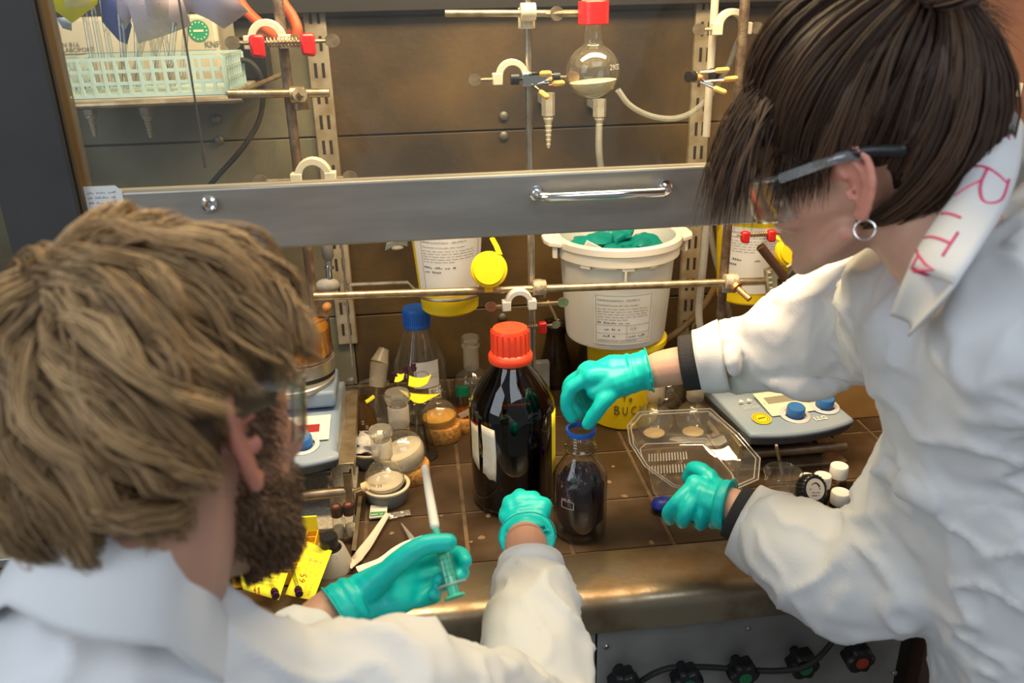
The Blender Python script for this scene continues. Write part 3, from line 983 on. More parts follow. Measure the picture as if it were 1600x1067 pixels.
# ------------------------------------------------------------------ handwriting strokes (unit box 0..0.7 x 0..1)
STROKES = {
    'B': [[(.08, 0), (.05, .95)], [(0, .9), (.35, .98), (.5, .78), (.3, .55), (.1, .5), (.45, .45), (.6, .2), (.35, .0), (.0, .04)]],
    'U': [[(.05, .95), (.05, .3), (.2, .02), (.4, .05), (.52, .35), (.55, .95)]],
    'C': [[(.58, .88), (.35, .98), (.1, .7), (.08, .3), (.25, .02), (.55, .12)]],
    'K': [[(.08, .95), (.1, 0)], [(.6, .95), (.12, .45), (.6, .05)]],
    'E': [[(.08, .95), (.1, 0)], [(.08, .95), (.5, .95)], [(.08, .5), (.4, .5)], [(.1, 0), (.5, 0)]],
    'T': [[(.35, 0), (.35, .98)], [(0, .98), (.7, 1.0)]],
    'O': [[(.35, .95), (.08, .7), (.08, .25), (.35, 0), (.62, .25), (.62, .7), (.35, .95)]],
    'R': [[(.08, 0), (.1, 1.0)], [(.02, .98), (.4, 1.0), (.6, .78), (.4, .52), (.1, .45)], [(.3, .5), (.65, 0)]],
    'I': [[(.2, 0), (.22, 1.0)]],
    'A': [[(0, 0), (.33, 1.0), (.68, 0)], [(.12, .35), (.56, .33)]],
    '4': [[(.42, .98), (.05, .4), (.6, .42)], [(.45, .7), (.4, 0)]],
    '8': [[(.5, .85), (.25, .98), (.12, .75), (.45, .45), (.5, .15), (.25, 0), (.08, .2), (.45, .55), (.5, .85)]],
    '6': [[(.5, .95), (.15, .6), (.08, .25), (.28, 0), (.52, .2), (.35, .45), (.12, .3)]],
    '5': [[(.55, .95), (.15, .95), (.12, .55), (.42, .6), (.52, .3), (.3, .0), (.05, .08)]],
    '9': [[(.5, .7), (.25, .5), (.1, .75), (.3, .98), (.5, .8), (.45, .3), (.25, 0)]],
    '1': [[(.1, .75), (.3, 1), (.28, 0)]], '2': [[(.08, .75), (.3, .98), (.5, .75), (.1, 0), (.55, .02)]],
    '/': [[(0, -.1), (.4, 1.0)]], 'M': [[(0, 0), (.08, .95), (.33, .3), (.58, .95), (.66, 0)]], 'L': [[(.08, .98), (.08, 0), (.5, 0)]],
    'D': [[(.08, 0), (.08, .98), (.45, .8), (.55, .45), (.4, .1), (.08, 0)]], 'o': [[(.3, .6), (.08, .3), (.3, 0), (.5, .3), (.3, .6)]],
}
def hand(m, s, h, w, fn, r, gap=.25, x=0.0):
    for ch in s:
        if ch != ' ':
            for st in STROKES[ch]:
                p = spl([(a, b, 0) for a, b in st], 4) if len(st) > 3 else np.array([(a, b, 0) for a, b in st])
                if len(st) <= 3:
                    p = np.vstack([p[i] + (p[i + 1] - p[i]) * t for i in range(len(p) - 1) for t in (0, .34, .67)] + [p[-1]])
                tube(m, [fn(x + q[0] * w, q[1] * h) for q in p], r, 4)
        x += w * (.72 + gap)
    return m

def cyl(R, t0, dR=0.0, slope=0.0):
    return lambda u, v: ((R + dR + slope * v) * math.sin(t0 + u / R), -(R + dR + slope * v) * math.cos(t0 + u / R), v)

def facing(c):
    return math.atan2(-c[0], c[1])   # turn of the side that looks back at the viewer's side of the bench

def label_sheet(R, t0, u0, u1, v0, v1, slope=0.0, th=.0003, n=14):
    m = M()
    f0, f1 = cyl(R, t0, .0002, slope), cyl(R, t0, .0002 + th, slope)
    sheet(m, lambda s, t: f1(u0 + (u1 - u0) * s, v0 + (v1 - v0) * t), n, 2)
    sheet(m, lambda s, t: f0(u0 + (u1 - u0) * s, v0 + (v1 - v0) * t), n, 2)
    return m

# ------------------------------------------------------------------ upper left shelf: basket, pump, tubes, notes
bl, br = Y(92, 146, 1.32), Y(356, 145, 1.32)
zsh = min(bl[2], br[2]) - .002
t = thing('shelf', 'narrow grey shelf board under the lattice basket', 'shelf', ((bl[0] + br[0]) / 2, 1.48, zsh))
m = M(); box(m, (((bl[0] - .12) + br[0]) / 2, 1.49, zsh - .0065), (br[0] - bl[0] + .12, .34, .013)); obj('board', m, pm('shelf_board', (.40, .37, .30), .5, var=(.3, .27, .2), vscale=20), t, world=True, bevel=.002)
m = M(); tube(m, [(bl[0] - .1, 1.316, zsh - .010), (br[0] + .02, 1.316, zsh - .008)], .0055, 10); obj('front_bar', m, BRASSY, t, world=True)
m = M(); tube(m, [(br[0] + .01, 1.32, zsh), (br[0] + .06, 1.45, zsh + .015)], .004, 8); obj('side_bar', m, BRASSY, t, world=True)
TEALB = pm('pale_teal_plastic', (.42, .56, .54), .4)
bw, bd, bh = br[0] - bl[0], .15, .050
t = thing('lattice_basket', 'pale teal lattice basket holding glass tubes on the upper left shelf', 'basket', (bl[0], 1.32, zsh))
def lattice(fn, w, h, nc, nr, th=.0048):
    m = M()
    for i in range(nc + 1):
        u = w * i / nc
        hexa(m, [fn(u - th / 2, 0, 0), fn(u + th / 2, 0, 0), fn(u + th / 2, 0, .003), fn(u - th / 2, 0, .003), fn(u - th / 2, h, 0), fn(u + th / 2, h, 0), fn(u + th / 2, h, .003), fn(u - th / 2, h, .003)])
    for j in range(nr + 1):
        v = h * j / nr
        hexa(m, [fn(0, v - th / 2, .0004), fn(w, v - th / 2, .0004), fn(w, v - th / 2, .0026), fn(0, v - th / 2, .0026), fn(0, v + th / 2, .0004), fn(w, v + th / 2, .0004), fn(w, v + th / 2, .0026), fn(0, v + th / 2, .0026)])
    return m
for nm, fn, w, nc in (('front_lattice', lambda u, v, h: (u, h, v + .003), bw, 14), ('back_frame', lambda u, v, h: (u, bd - h, v + .003), bw, 3), ('side_lattice', lambda u, v, h: (h, u, v + .003), bd, 8), ('side_lattice', lambda u, v, h: (bw - h, u, v + .003), bd, 8)):
    o = obj(nm, lattice(fn, w, bh, nc, 1 if nc == 3 else 3), TEALB, t); o['kind'] = 'stuff'
m = M(); box(m, (bw / 2, bd / 2, .0015), (bw, bd, .003)); obj('floor', m, TEALB, t)
pa, pb = Y(86, 60, 1.50), Y(341, 60, 1.50)
ptop = Y(330, 22, 1.50)[2]
t = thing('vacuum_pump', 'beige vacuum pump box with green seal behind the lattice basket', 'pump', ((pa[0] + pb[0]) / 2, 1.57, zsh))
PB = pm('beige_pump', (.56, .51, .40), .5, var=(.48, .42, .31), vscale=9)
m = M(); box(m, ((pa[0] + pb[0]) / 2, 1.575, (zsh + ptop) / 2), (pb[0] - pa[0], .15, ptop - zsh)); obj('housing', m, PB, t, world=True, bevel=.006)
m = M(); box(m, ((pa[0] + pb[0]) / 2, 1.4993, Y(200, 82, 1.5)[2]), (pb[0] - pa[0] - .01, .001, .0012)); obj('seam', m, GREYINK, t, world=True)
m = M()
o_ = Y(97, 74, 1.4985); text(m, 'N 816', .0105, lambda u, v: (o_[0] + u, 1.4988, o_[2] + v))
o2 = Y(97, 81, 1.4985); text(m, 'LABOPORT', .0100, lambda u, v: (o2[0] + u, 1.4988, o2[2] + v - .001))
o3 = Y(320, 74, 1.4985); text(m, 'KNF', .013, lambda u, v: (o3[0] + u, 1.4988, o3[2] + v), bold=.0003)
obj('printed_name', m, pm('faded_print', (.14, .15, .12), .7), t, world=True)
c = Y(310, 48, 1.4985)
m = M(); lathe(m, [(0, .0), (.0165, .0), (.0165, .0006), (0, .0006)], 28, (c[0], 1.4992, c[2]), (0, -1, 0)); s_ = obj('green_seal', m, pm('green_print', (.02, .27, .13), .6), t, world=True)
m = M()
text(m, 'seal', .007, lambda u, v: (c[0] + u, 1.4984, c[2] + v), align='CENTER') if False else None
for k in range(14):
    a = k / 14 * 2 * math.pi
    box(m, (c[0] + math.cos(a) * .013, 1.4983, c[2] + math.sin(a) * .013), (.0022, .0003, .0022))
box(m, (c[0], 1.4983, c[2]), (.016, .0003, .0035))
o = obj('seal_pattern', m, pm('pale_print', (.6, .62, .5), .7), s_, world=True); o['kind'] = 'stuff'
m = M(); box(m, ((Y(352, 60, 1.53)[0] + .03), 1.60, zsh + .035), (.05, .08, .07)); o = obj('black_motor', m, BLACKP, None, bevel=.006); tag(o, 'small black motor block right of the beige pump box', 'motor')
tubes = [((152, 132), (138, 52)), ((166, 130), (150, 40)), ((180, 128), (166, 45)), ((186, 132), (196, 60)), ((196, 130), (188, 30)), ((216, 132), (214, 58)), ((236, 132), (250, 60)), ((246, 130), (236, 48)), ((262, 132), (272, 45)), ((270, 130), (258, 62)), ((284, 130), (290, 50)), ((205, 134), (222, 70))]
ORD = ['first', 'second', 'third', 'fourth', 'fifth', 'sixth', 'seventh', 'eighth', 'ninth', 'tenth', 'eleventh', 'last']
for k, (a, b) in enumerate(tubes):
    yy = 1.345 + (k % 4) * .024
    p, q = Y(*a, yy), Y(*b, yy + .012)
    p = np.array([p[0], p[1], zsh + .006 + .004]); d = (q - p) / np.linalg.norm(q - p)
    m = M(); tube(m, [p, p + d * .16], .0042, 10); o = obj('glass_tube', m, glassmat('tube_glass', (.88, .9, .88), (.35, .36, .33), .03, 2.2), bevel=0)
    tag(o, 'clear glass tube leaning in the pale teal lattice basket, %s from the left' % ORD[sorted(range(12), key=lambda i: tubes[i][0][0]).index(k)], 'tube', 'glass tubes in the lattice basket')
LAV = pm('lavender_paper', (.52, .47, .68), .85); PINKL = pm('pink_lavender_paper', (.68, .58, .70), .85); BLU = pm('blue_paper', (.10, .13, .42), .8)
notes = [('yellow paper note at the far upper left above the basket', NOTE, 1.33, [(74, 8), (92, -26), (156, -22), (152, 6), (113, 36)]),
         ('large pink-lavender handwritten note above the basket', PINKL, 1.325, [(192, -22), (278, -22), (299, 40), (256, 56), (216, 68)]),
         ('deep blue paper note between yellow and lavender notes', BLU, 1.345, [(155, -20), (186, -22), (206, 40), (199, 69), (186, 64), (160, 34)]),
         ('pale purple note rightmost above the basket', LAV, 1.34, [(276, -26), (346, -24), (388, 18), (366, 34), (350, 45), (326, 30), (290, 14)]),
         ('small pale pink note folded over the larger one', PINKL, 1.315, [(221, -22), (264, -22), (263, 26), (246, 31), (230, 24)]),
         ('narrow lavender note beside the deep blue one', LAV, 1.335, [(181, -22), (202, -22), (205, 30), (196, 46), (184, 38)]),
         ('pale yellow note overlapping the yellow one at the left', pm('pale_yellow_paper', (.85, .80, .38), .8), 1.322, [(99, -26), (146, -26), (140, 8), (118, 14), (101, 12)]),
         ('small pale blue note under the yellow note', pm('pale_blue_paper', (.35, .42, .62), .8), 1.35, [(88, 28), (112, 26), (112, 48), (98, 44)])]
for lb, mt, yy, poly in notes:
    n = len(poly)
    pts = np.array([Y(px, py, yy + .012 * math.sin(px * .05) + .0008 * (py)) for px, py in poly])
    c = pts.mean(0) + [0, -.005, 0]
    m = M(); m.add(list(pts) + [c], [(i, (i + 1) % n, n) for i in range(n)])
    o = obj('paper_note', m, mt, solid=.0006, sub=0, angle=180)
    tag(o, lb, 'note', 'paper notes above the basket')
    if 'handwritten' in lb:
        m = M()
        for (ax, ay, L) in ((205, 34, 40), (216, 52, 46), (222, 10, 30)):
            q0, q1 = Y(ax, ay, yy - .006), Y(ax + L, ay - 3, yy - .006)
            dv = (q1 - q0) / np.linalg.norm(q1 - q0)
            scribble(m, 0, np.linalg.norm(q1 - q0), 0, .0028, lambda u, v: q0 + dv * u + np.array([0, -.004, v]))
        obj('handwriting', m, GREYINK, o)['kind'] = 'stuff'

# ------------------------------------------------------------------ buckets
def waste_print(m, fn, w, top, dense=1.0):
    y = top
    text(m, 'KEMIKALIEAFFALD - GRUPPE H', w * .058, fn, x=0, y=y, bold=.0)
    y -= w * .10
    text(m, 'Kemikalieforurenet glas, plast og papir', w * .050, fn, x=0, y=y)
    y -= w * .075
    r = random.Random(3)
    for i in range(5):
        scribble(m, 0, w * (.98 if i < 4 else .6), y, w * .026, fn, r, wave=False)
        y -= w * .058
    return y
def frame_lines(m, fn, u0, u1, v0, v1, th=.0006):
    n = 12
    for v in (v0, v1):
        for i in range(n):
            a, b = u0 + (u1 - u0) * i / n, u0 + (u1 - u0) * (i + 1) / n
            m.add([fn(a, v), fn(b, v), fn(b, v + th), fn(a, v + th)], [(0, 1, 2, 3)])
    for u in (u0, u1):
        m.add([fn(u, v0), fn(u + th, v0), fn(u + th, v1), fn(u, v1)], [(0, 1, 2, 3)])
# hanging yellow tub
yb = 1.40
c = Y(703, 470, yb); zb0 = Y(703, 497, yb - .052)[2]
def tub(name, label, c, r0, r1, h, mat, group=None, th=.0018):
    t = thing(name, label, 'bucket', c, group=group)
    m = M()
    lathe(m, [(0, 0), (r0 - .004, 0), (r0, .004), (r1, h), (r1 + .003, h), (r1 + .003, h + .006), (r1 - .002, h + .006), (r0 - .002, .004), (0, .003)], 56)
    obj('body', m, mat, t, angle=40)
    return t
YH, r0, r1 = .205, .0500, .0665
t = tub('waste_tub', 'yellow waste tub with white printed label hanging in a ring left of the red cap', (c[0], yb, zb0), r0, r1, YH, YELP)
sl = (r1 - r0) / YH
tf = facing((c[0], yb)) + .05
Rl = r0 + sl * .10
lz0, lz1 = .040, .176
m = label_sheet(r0, tf, -.058, .064, lz0, lz1, sl); lb = obj('label', m, PAPER, t, angle=180)
m = M(); fnb = cyl(r0, tf, .0008, sl)
fn = lambda u, v: fnb(u - .040, v)
yy = waste_print(m, fn, .082, lz0 + .094)
frame_lines(m, fn, -.003, .09, lz0 + .008, lz0 + .104)
scribble(m, 0, .05, yy - .006, .004, fn); scribble(m, .0, .03, yy - .014, .004, fn)
obj('print', m, GREYINK, lb)['kind'] = 'stuff'
m = M(); ring = [(math.cos(a) * (r0 + sl * .045 + .0045), math.sin(a) * (r0 + sl * .045 + .0045), 0.034) for a in np.linspace(0, 2 * math.pi, 48)]
tube(m, ring, .0032, 8)
rx = -(r0 + sl * .045)
pA = np.array([0, 0, .034])
tube(m, [(rx - .003, 0, .034), (rx - .018, -.0, .052), (rx - .12, 0, .054)], .0032, 8)
tube(m, [(rx - .12, 0, .054), (rx - .12, -.10, .054)], .0032, 8)
o = obj('support_ring', m, STEEL, None, loc=(c[0], yb, zb0)); tag(o, 'steel support ring with a long stem holding the hanging yellow tub', 'ring')
# its flip cap in front of the rod
def flipcap(label, px, py, y, R, strap=None, tilt=.35, yaw=0.0):
    c = Y(px, py, y)
    d = np.array([math.sin(yaw), -math.cos(yaw), math.sin(tilt)]); d /= np.linalg.norm(d)
    t = thing('flip_cap', label, 'cap', c, group='yellow flip caps')
    m = M(); lathe(m, [(0, -.008), (R, -.008), (R, -.001), (R * .96, .001), (R * .86, .001), (R * .85, .005), (R * .81, .006), (0, .006)], 40, (0, 0, 0), d); obj('lid', m, YELP, t, angle=30)
    x, y2, _ = basis(d)
    m = M()
    if strap:
        tube(m, [np.array(Y(*s, yy)) - c for *s, yy in strap], .0028, 8, flat=(1.6, .5))
        obj('strap', m, YELP, t)
    m = M(); box(m, (-.001, .004, -R - .004), (.014, .004, .012)); obj('tab', m, YELP, t, bevel=.001)
    return t
flipcap('yellow flip cap hanging by its strap over the long rod, left of the red cap', 764, 421, 1.268, .0295, [(781, 398, 1.272), (776, 385, 1.30), (769, 372, 1.33)], yaw=-.12)
flipcap('yellow flip cap in front of the right yellow bucket', 1236, 393, 1.335, .0275, [(1222, 376, 1.338), (1208, 366, 1.36), (1198, 362, 1.395)], yaw=.2)
# yellow bucket with handwriting, white bucket on it
c1 = (G(985, 683)[0] + .008, 1.436, 0)
t = tub('yellow_bucket', 'yellow bucket with black handwriting standing under the white bucket', c1, .066, .0735, .166, YELP)
m = M(); lathe(m, [(.0735, .160), (.0775, .162), (.0775, .172), (.070, .174), (0, .172)], 56); obj('lid', m, pm('yellow_lid', (.90, .70, .02), .35), t, angle=40)
m = M(); tf = facing(c1)
fnb = cyl(.066, tf, .0006, .0075 / .166)
oB = Y(970, 648, c1[1] - .07) - np.array(c1)
fnw = lambda u, v: fnb(u + oB[0] + .006, v + oB[2] - .002)
hand(m, 'BUCKE', .017, .016, fnw, .0007)
fnw2 = lambda u, v: fnb(u + oB[0] + .020, v + oB[2] + .026)
hand(m, 'To', .012, .012, fnw2, .0006)
obj('handwriting', m, INK, t)['kind'] = 'stuff'
c2x = Y(962, 470, 1.436)[0]
WB = pm('white_translucent_plastic', (.80, .79, .74), .38, sss=.25, var=(.76, .77, .76), vscale=7)
zw = .176
h2 = .192
t = thing('white_bucket', 'large white bucket with a waste label and gloves inside, on the yellow bucket', 'bucket', (c2x, 1.436, zw))
R0, R1 = .0925, .106
m = M(); lathe(m, [(0, 0), (R0 - .008, 0), (R0 - .002, .003), (R0, .010), (R1, h2), (R1 - .0025, h2), (R0 - .003, .012), (0, .004)], 72); obj('body', m, WB, t, angle=40)
m = M(); lathe(m, [(R1, h2 - .028), (R1 + .0065, h2 - .030), (R1 + .0065, h2 - .012), (R1 + .010, h2 - .010), (R1 + .010, h2 + .001), (R1 + .007, h2 + .004), (R1 - .002, h2 + .003), (R1 - .003, h2 - .004), (R1 - .001, h2 - .012)], 72)
rim = obj('rim', m, pm('cream_white_rim', (.86, .82, .72), .35), t, angle=40)
for sx in (-1, 1):
    m = M()
    x = sx * (R1 + .004)
    pl = [(x, -.045), (x + sx * .020, -.030), (x + sx * .026, -.010), (x + sx * .026, .022), (x + sx * .016, .038), (x, .046)]
    prism(m, pl, lambda u, v, h: (u, v, h), h2 - .008, h2 + .0005)
    prism(m, [(x + sx * .006, -.035), (x + sx * .014, -.028), (x + sx * .010, -.010), (x, -.012)], lambda u, v, h: (u, v, h), h2 - .030, h2 - .008)
    obj('lug', m, MATS['cream_white_rim'], t, bevel=.0015)
tf = facing((c2x, 1.436))
sl = (R1 - R0) / h2
m = M(); fz = cyl(R0, tf, .007, sl)
for u, w, dz in ((-.055, .016, -.036), (-.03, .03, -.033), (.008, .018, -.036), (.012, .003, -.058), (.05, .012, -.034)):
    z1 = h2 - .024
    for s in range(4):
        a, b = u + w * s / 4, u + w * (s + 1) / 4
        z0 = h2 + dz
        hexa(m, [np.array(cyl(R0, tf, d, sl)(q, z)) for z in (z0, z1) for q, d in ((a, .003), (b, .003), (b, .0075), (a, .0075))])
obj('rim_tabs', m, MATS['cream_white_rim'], t)['kind'] = 'stuff'
lb0 = Y(925, 435, 1.335)
m = label_sheet(R0, tf, -.036, .066, .014, .110, sl); lb = obj('label', m, pm('label_film', (.74, .75, .76), .5), t, angle=180)
m = M(); fnb = cyl(R0, tf, .0009, sl); fn = lambda u, v: fnb(u - .030, v)
w = .088
yy = waste_print(m, fn, w, .098)
frame_lines(m, fn, -.003, .092, .018, .108)
frame_lines(m, fn, -.003, .092, .036, .052, .0005); frame_lines(m, fn, .05, .092, .024, .052, .0005)
text(m, 'KØBENHAVNS UNIVERSITET', .0055, fn, x=0, y=.0205)
for (a, b, v) in ((0, .055, .0555), (.012, .04, .043), (.01, .032, .030), (.053, .085, .029)):
    scribble(m, a, b, v, .0045, fn)
hand(m, '1/9', .005, .004, lambda u, v: fn(u + .056, v + .043), .0003)
obj('print', m, GREYINK, lb)['kind'] = 'stuff'
def crumple(c, r, seed, sq=.6, amp=.35, n=28):
    m = M(); ball(m, (0, 0, 0), 1, n)
    v = np.array(m.v)
    out = []
    for p in v:
        q = Vector(p)
        k = 1 + amp * (mnoise.noise(q * 1.7 + Vector((seed, 0, 0))) + .5 * abs(mnoise.noise(q * 4 + Vector((0, seed, 0)))) - .3 * abs(mnoise.noise(q * 8 + Vector((0, 0, seed)))))
        out.append(np.array(c) + p * k * np.array([r, r, r * sq]))
    m.v = [tuple(p) for p in out]
    return m
for k, (dx, dy, dz, r) in enumerate(((-.040, .01, .166, .044), (.044, -.005, .162, .042), (.005, .048, .170, .042), (.0, -.045, .160, .042))):
    o = obj('discarded_glove', crumple((0, 0, 0), r, 3.1 * k, .55, .5), pm('dark_teal_glove', (.0, .23, .20), .4, bump=.2, bscale=90), None, loc=(c2x + dx, 1.436 + dy, zw + dz), angle=60)
    tag(o, 'crumpled teal glove in the white bucket, ' + ['at its left side', 'at its right side', 'at its back', 'nearest its front rim'][k], 'glove', 'discarded gloves in the white bucket')
m = M(); box(m, (0, 0, 0), (.03, .004, .02), Matrix.Rotation(.5, 3, 'Y')); o = obj('paper_scrap', m, PAPER, None, loc=(c2x - .055, 1.40, zw + .178), bevel=.001); tag(o, 'white paper scrap among the gloves in the white bucket', 'paper')
# right hand yellow bucket
yr = 1.46
c = Y(1168, 430, yr)
zr = Y(1175, 477, yr - .05)[2]
YH = .20
r0, r1 = .055, .0685
t = tub('waste_tub', 'yellow waste tub with grey label behind the right rod', (c[0], yr, zr), r0, r1, YH, YELP)
sl = (r1 - r0) / YH; tf = facing((c[0], yr)) + .02
m = label_sheet(r0, tf, -.052, .058, .024, .152, sl); lb = obj('label', m, PAPER, t, angle=180)
m = M(); fnb = cyl(r0, tf, .0008, sl); fn = lambda u, v: fnb(u - .042, v)
yy = waste_print(m, fn, .086, .140)
scribble(m, .0, .03, yy - .012, .005, fn); scribble(m, .05, .06, yy - .012, .004, fn); scribble(m, .0, .025, yy - .022, .005, fn)
obj('print', m, GREYINK, lb)['kind'] = 'stuff'
m = M(); tube(m, [(math.cos(a) * (r1 + .003), math.sin(a) * (r1 + .003), .168) for a in np.linspace(0, 2 * math.pi, 48)], .0035, 8); tube(m, [(0, r1 + .003, .168), (0, YB - .016 - yr, .168)], .0045, 8)
o = obj('support_ring', m, RUST, None, loc=(c[0], yr, zr)); tag(o, 'dark iron ring around the right yellow tub fixed to the wall', 'ring')

# chrome dewars at the right, brown flasks behind
def dewar(px, py, y, R, ztop, label):
    c = Y(px, py, y)
    t = thing('dewar_flask', label, 'dewar', (c[0], y, 0), group='steel dewars')
    m = M(); lathe(m, [(0, 0), (R, 0), (R, ztop - .012), (R - .002, ztop - .010)], 40); obj('steel_jacket', m, pm('spun_steel', (.62, .60, .56), .25, 1.0), t, angle=40)
    m = M(); lathe(m, [(R - .004, ztop - .02), (R - .003, ztop - .004), (R - .007, ztop), (R - .012, ztop - .004), (R - .013, ztop - .12), (0, ztop - .13)], 40); obj('silvered_liner', m, CHROME, t, angle=60)
    return t
zt = Y(1300, 410, 1.47)[2]
dewar(1303, 440, 1.56, .040, zt, 'shiny steel dewar beyond the sleeve, nearest the yellow cap')
dewar(1382, 440, 1.60, .040, zt + .0, 'second steel dewar further right behind the sleeve')
c = Y(1268, 445, HY); t = thing('grey_lever', 'dark grey rounded lever at the end of the long rod', 'lever', c)
m = M(); box(m, (0, 0, 0), (.026, .012, .022)); obj('grip', m, pm('dark_grey_lever', (.09, .095, .085), .5), t, bevel=.005)
m = M(); tube(m, [(-.005, .0, .0), (-.022, .0, .006)], .0045, 8); obj('stem', m, STEEL, t)
BRG = glassmat('brown_glass', (.20, .115, .05), (.05, .03, .015), .06, 1.0, .10, (.20, .13, .07))
for px, y, lbx in ((868, 1.60, 'dark brown vase-like flask behind the amber bottle, nearer the red cap'), (925, 1.61, 'dark brown vase-like flask behind the teal glove, right of the other')):
    c = Y(px, 545, y); zt = Y(px, 508, y - .02)[2]
    t = thing('brown_flask', lbx, 'flask', (c[0], y, 0), group='brown flasks at the back')
    s = zt
    m = M(); lathe(m, [(0, .002), (.030, .0), (.034, s * .1), (.033, s * .35), (.024, s * .62), (.020, s * .78), (.024, s * .92), (.0275, s), (.026, s), (.0225, s * .92), (.0185, s * .78), (0, s * .55)], 32); obj('flask_glass', m, BRG, t, angle=180)
c = Y(846, 560, 1.50)
m = M(); box(m, (0, 0, 0), (.032, .018, .074)); o = obj('clear_box', m, glassmat('dull_plastic', (.75, .72, .66), (.45, .42, .36), .15, 1.2, .25), None, loc=(Y(846, 560, 1.56)[0], 1.56, .037), bevel=.002); tag(o, 'small dull clear plastic box behind the amber bottle shoulder', 'box')
rod('thin_stick', Y(856, 470, 1.59), Y(880, 520, 1.60), .0025, pm('pale_stick', (.42, .33, .2), .6), 'thin pale stick in the nearer brown flask')

# ------------------------------------------------------------------ bottles
AMB = glassmat('amber_glass', (.24, .105, .03), (.03, .012, .004), .02, 1.6)
cA = (0.1262, 1.179, 0)
t = thing('amber_bottle', 'large dark amber bottle with an orange-red screw cap', 'bottle', cA)
R = .0685
body = [(0, .002), (R - .010, .0), (R - .003, .004), (R, .013), (R, .168), (R - .002, .180), (R - .010, .197), (R - .026, .222), (.026, .243), (.0225, .252), (.0220, .275)]
m = M(); lathe(m, body, 64); obj('glass', m, AMB, t, angle=180)
m = M(); lathe(m, [(0, .005), (R - .006, .005), (R - .004, .016), (R - .004, .166), (R - .008, .186), (R - .016, .197), (0, .197)], 48); obj('dark_liquid', m, pm('dark_liquid', (.006, .003, .002), .12), t, angle=60)
zc = .247
m = M(); lathe(m, [(.0235, zc), (.0335, zc), (.0345, zc + .003), (.0345, zc + .010), (.0325, zc + .0135), (.0288, zc + .016), (.0280, zc + .050), (.0262, zc + .054), (.010, zc + .0555), (0, zc + .0555)], 48)
cap = obj('screw_cap', m, REDCAP, t, angle=35)
for k in range(18):
    a = k / 18 * 2 * math.pi
    m = M(); ca_, sa_ = math.cos(a), math.sin(a)
    hexa(m, [(ca_ * r_ - sa_ * w_, sa_ * r_ + ca_ * w_, z_) for z_ in (zc + .0145, zc + .050) for r_, w_ in ((.0275, -.0016), (.0303, -.0009), (.0303, .0009), (.0275, .0016))])
    obj('rib', m, REDCAP, cap)
tf = facing(cA)
LBL = pm('aged_label', (.68, .63, .50), .75, var=(.58, .48, .30), vscale=22)
m = M(); f1 = cyl(R, tf, .0006)
sheet(m, lambda s, q: f1(-.0525 + .0245 * s + .002 * math.sin(q * 3), .076 + (.086 - .004 * s) * q - .010 * s * (1 - q) + (.002 * math.sin(s * 9) * (1 - q))), 8, 6)
lb = obj('torn_label', m, LBL, t, angle=180, solid=.0003)
m = M(); f2 = cyl(R, tf, .0011)
for i in range(16):
    scribble(m, -.048, -.034, .086 + i * .0047, .0016, f2, wave=False)
obj('print', m, pm('faint_print', (.35, .32, .27), .8), lb)['kind'] = 'stuff'
m = M()
sheet(m, lambda s, q: f1(-.082 + .022 * s, .092 + .066 * q - .014 * s * (1 - q)), 8, 5)
lb = obj('torn_label', m, LBL, t, angle=180, solid=.0003)
m = M(); sheet(m, lambda s, q: f2(-.082 + .022 * s, .1565 + .0035 * q), 8, 1); obj('red_edge', m, REDINK, lb)
m = M(); f3 = cyl(R, tf + 1.16, .0006)
sheet(m, lambda s, q: f3(-.004 + .024 * s, .062 + .105 * q), 6, 4); obj('yellow_label', m, NOTE, t, angle=180, solid=.0003)
# media bottle with dark contents
cD = G(906, 828) * [1, 1, 0]
t = thing('media_bottle', 'clear screw-neck bottle with blue pouring ring and dark crumpled contents', 'bottle', cD)
R = .0405
pr = [(0, .003), (R - .006, .0005), (R - .002, .003), (R, .010), (R, .106), (R - .003, .116), (R - .011, .130), (.022, .144), (.0205, .149), (.0205, .151), (.0245, .1525), (.0245, .156), (.0200, .158)]
for k in range(4):
    z = .160 + k * .0052
    pr += [(.0195, z), (.0213, z + .0018), (.0213, z + .003), (.0195, z + .0045)]
pr += [(.0193, .184)]
KZ = .945
m = M(); lathe(m, [(r_, z_ * KZ) for r_, z_ in pr], 48); obj('glass', m, glassmat('bottle_glass', (.97, .98, .97), (.50, .50, .48), .02, 1.6), t, angle=180)
m = M(); lathe(m, [(0, .0055), (R - .007, .0035), (R - .0035, .006), (R - .0025, .012)], 40); obj('thick_base', m, glassmat('base_glass', (.85, .88, .84), (.4, .42, .4), .02, 1.5), t, angle=180)
m = M(); lathe(m, [(r_, z_ * KZ) for r_, z_ in [(.0185, .1810), (.0222, .1810), (.0228, .185), (.0222, .1885), (.0190, .1885), (.0178, .186), (.0185, .1810)]], 40); obj('pouring_ring', m, BLUEP, t, angle=50)
DK = pm('dark_violet_film', (.008, .005, .008), .20, var=(.028, .010, .024), vscale=26, coat=.15, spec=.35, bump=.5, bscale=60)
m = M(); ball(m, (0, 0, 0), 1, 56)
out = []
for p_ in m.v:
    q = Vector(p_)
    k = 1 + .10 * mnoise.noise(q * 2.1) + .13 * (.5 - abs(mnoise.noise(q * 3.1 + Vector((4, 1, 0))))) + .07 * (.4 - abs(mnoise.noise(q * 7 + Vector((0, 2, 5))))) + .03 * mnoise.noise(q * 14)
    out.append((q.x * .040 * k, q.y * .040 * k, .059 + q.z * .056 * k))
m.v = out
mm = np.array(m.v); rr = np.hypot(mm[:, 0], mm[:, 1]); lim = np.where(mm[:, 2] > .100, R - .004 - (mm[:, 2] - .100) * .55, R - .004)
f = np.minimum(1, lim / np.maximum(rr, 1e-6)); mm[:, 0] *= f; mm[:, 1] *= f; mm[:, 2] = np.maximum(mm[:, 2], .007)
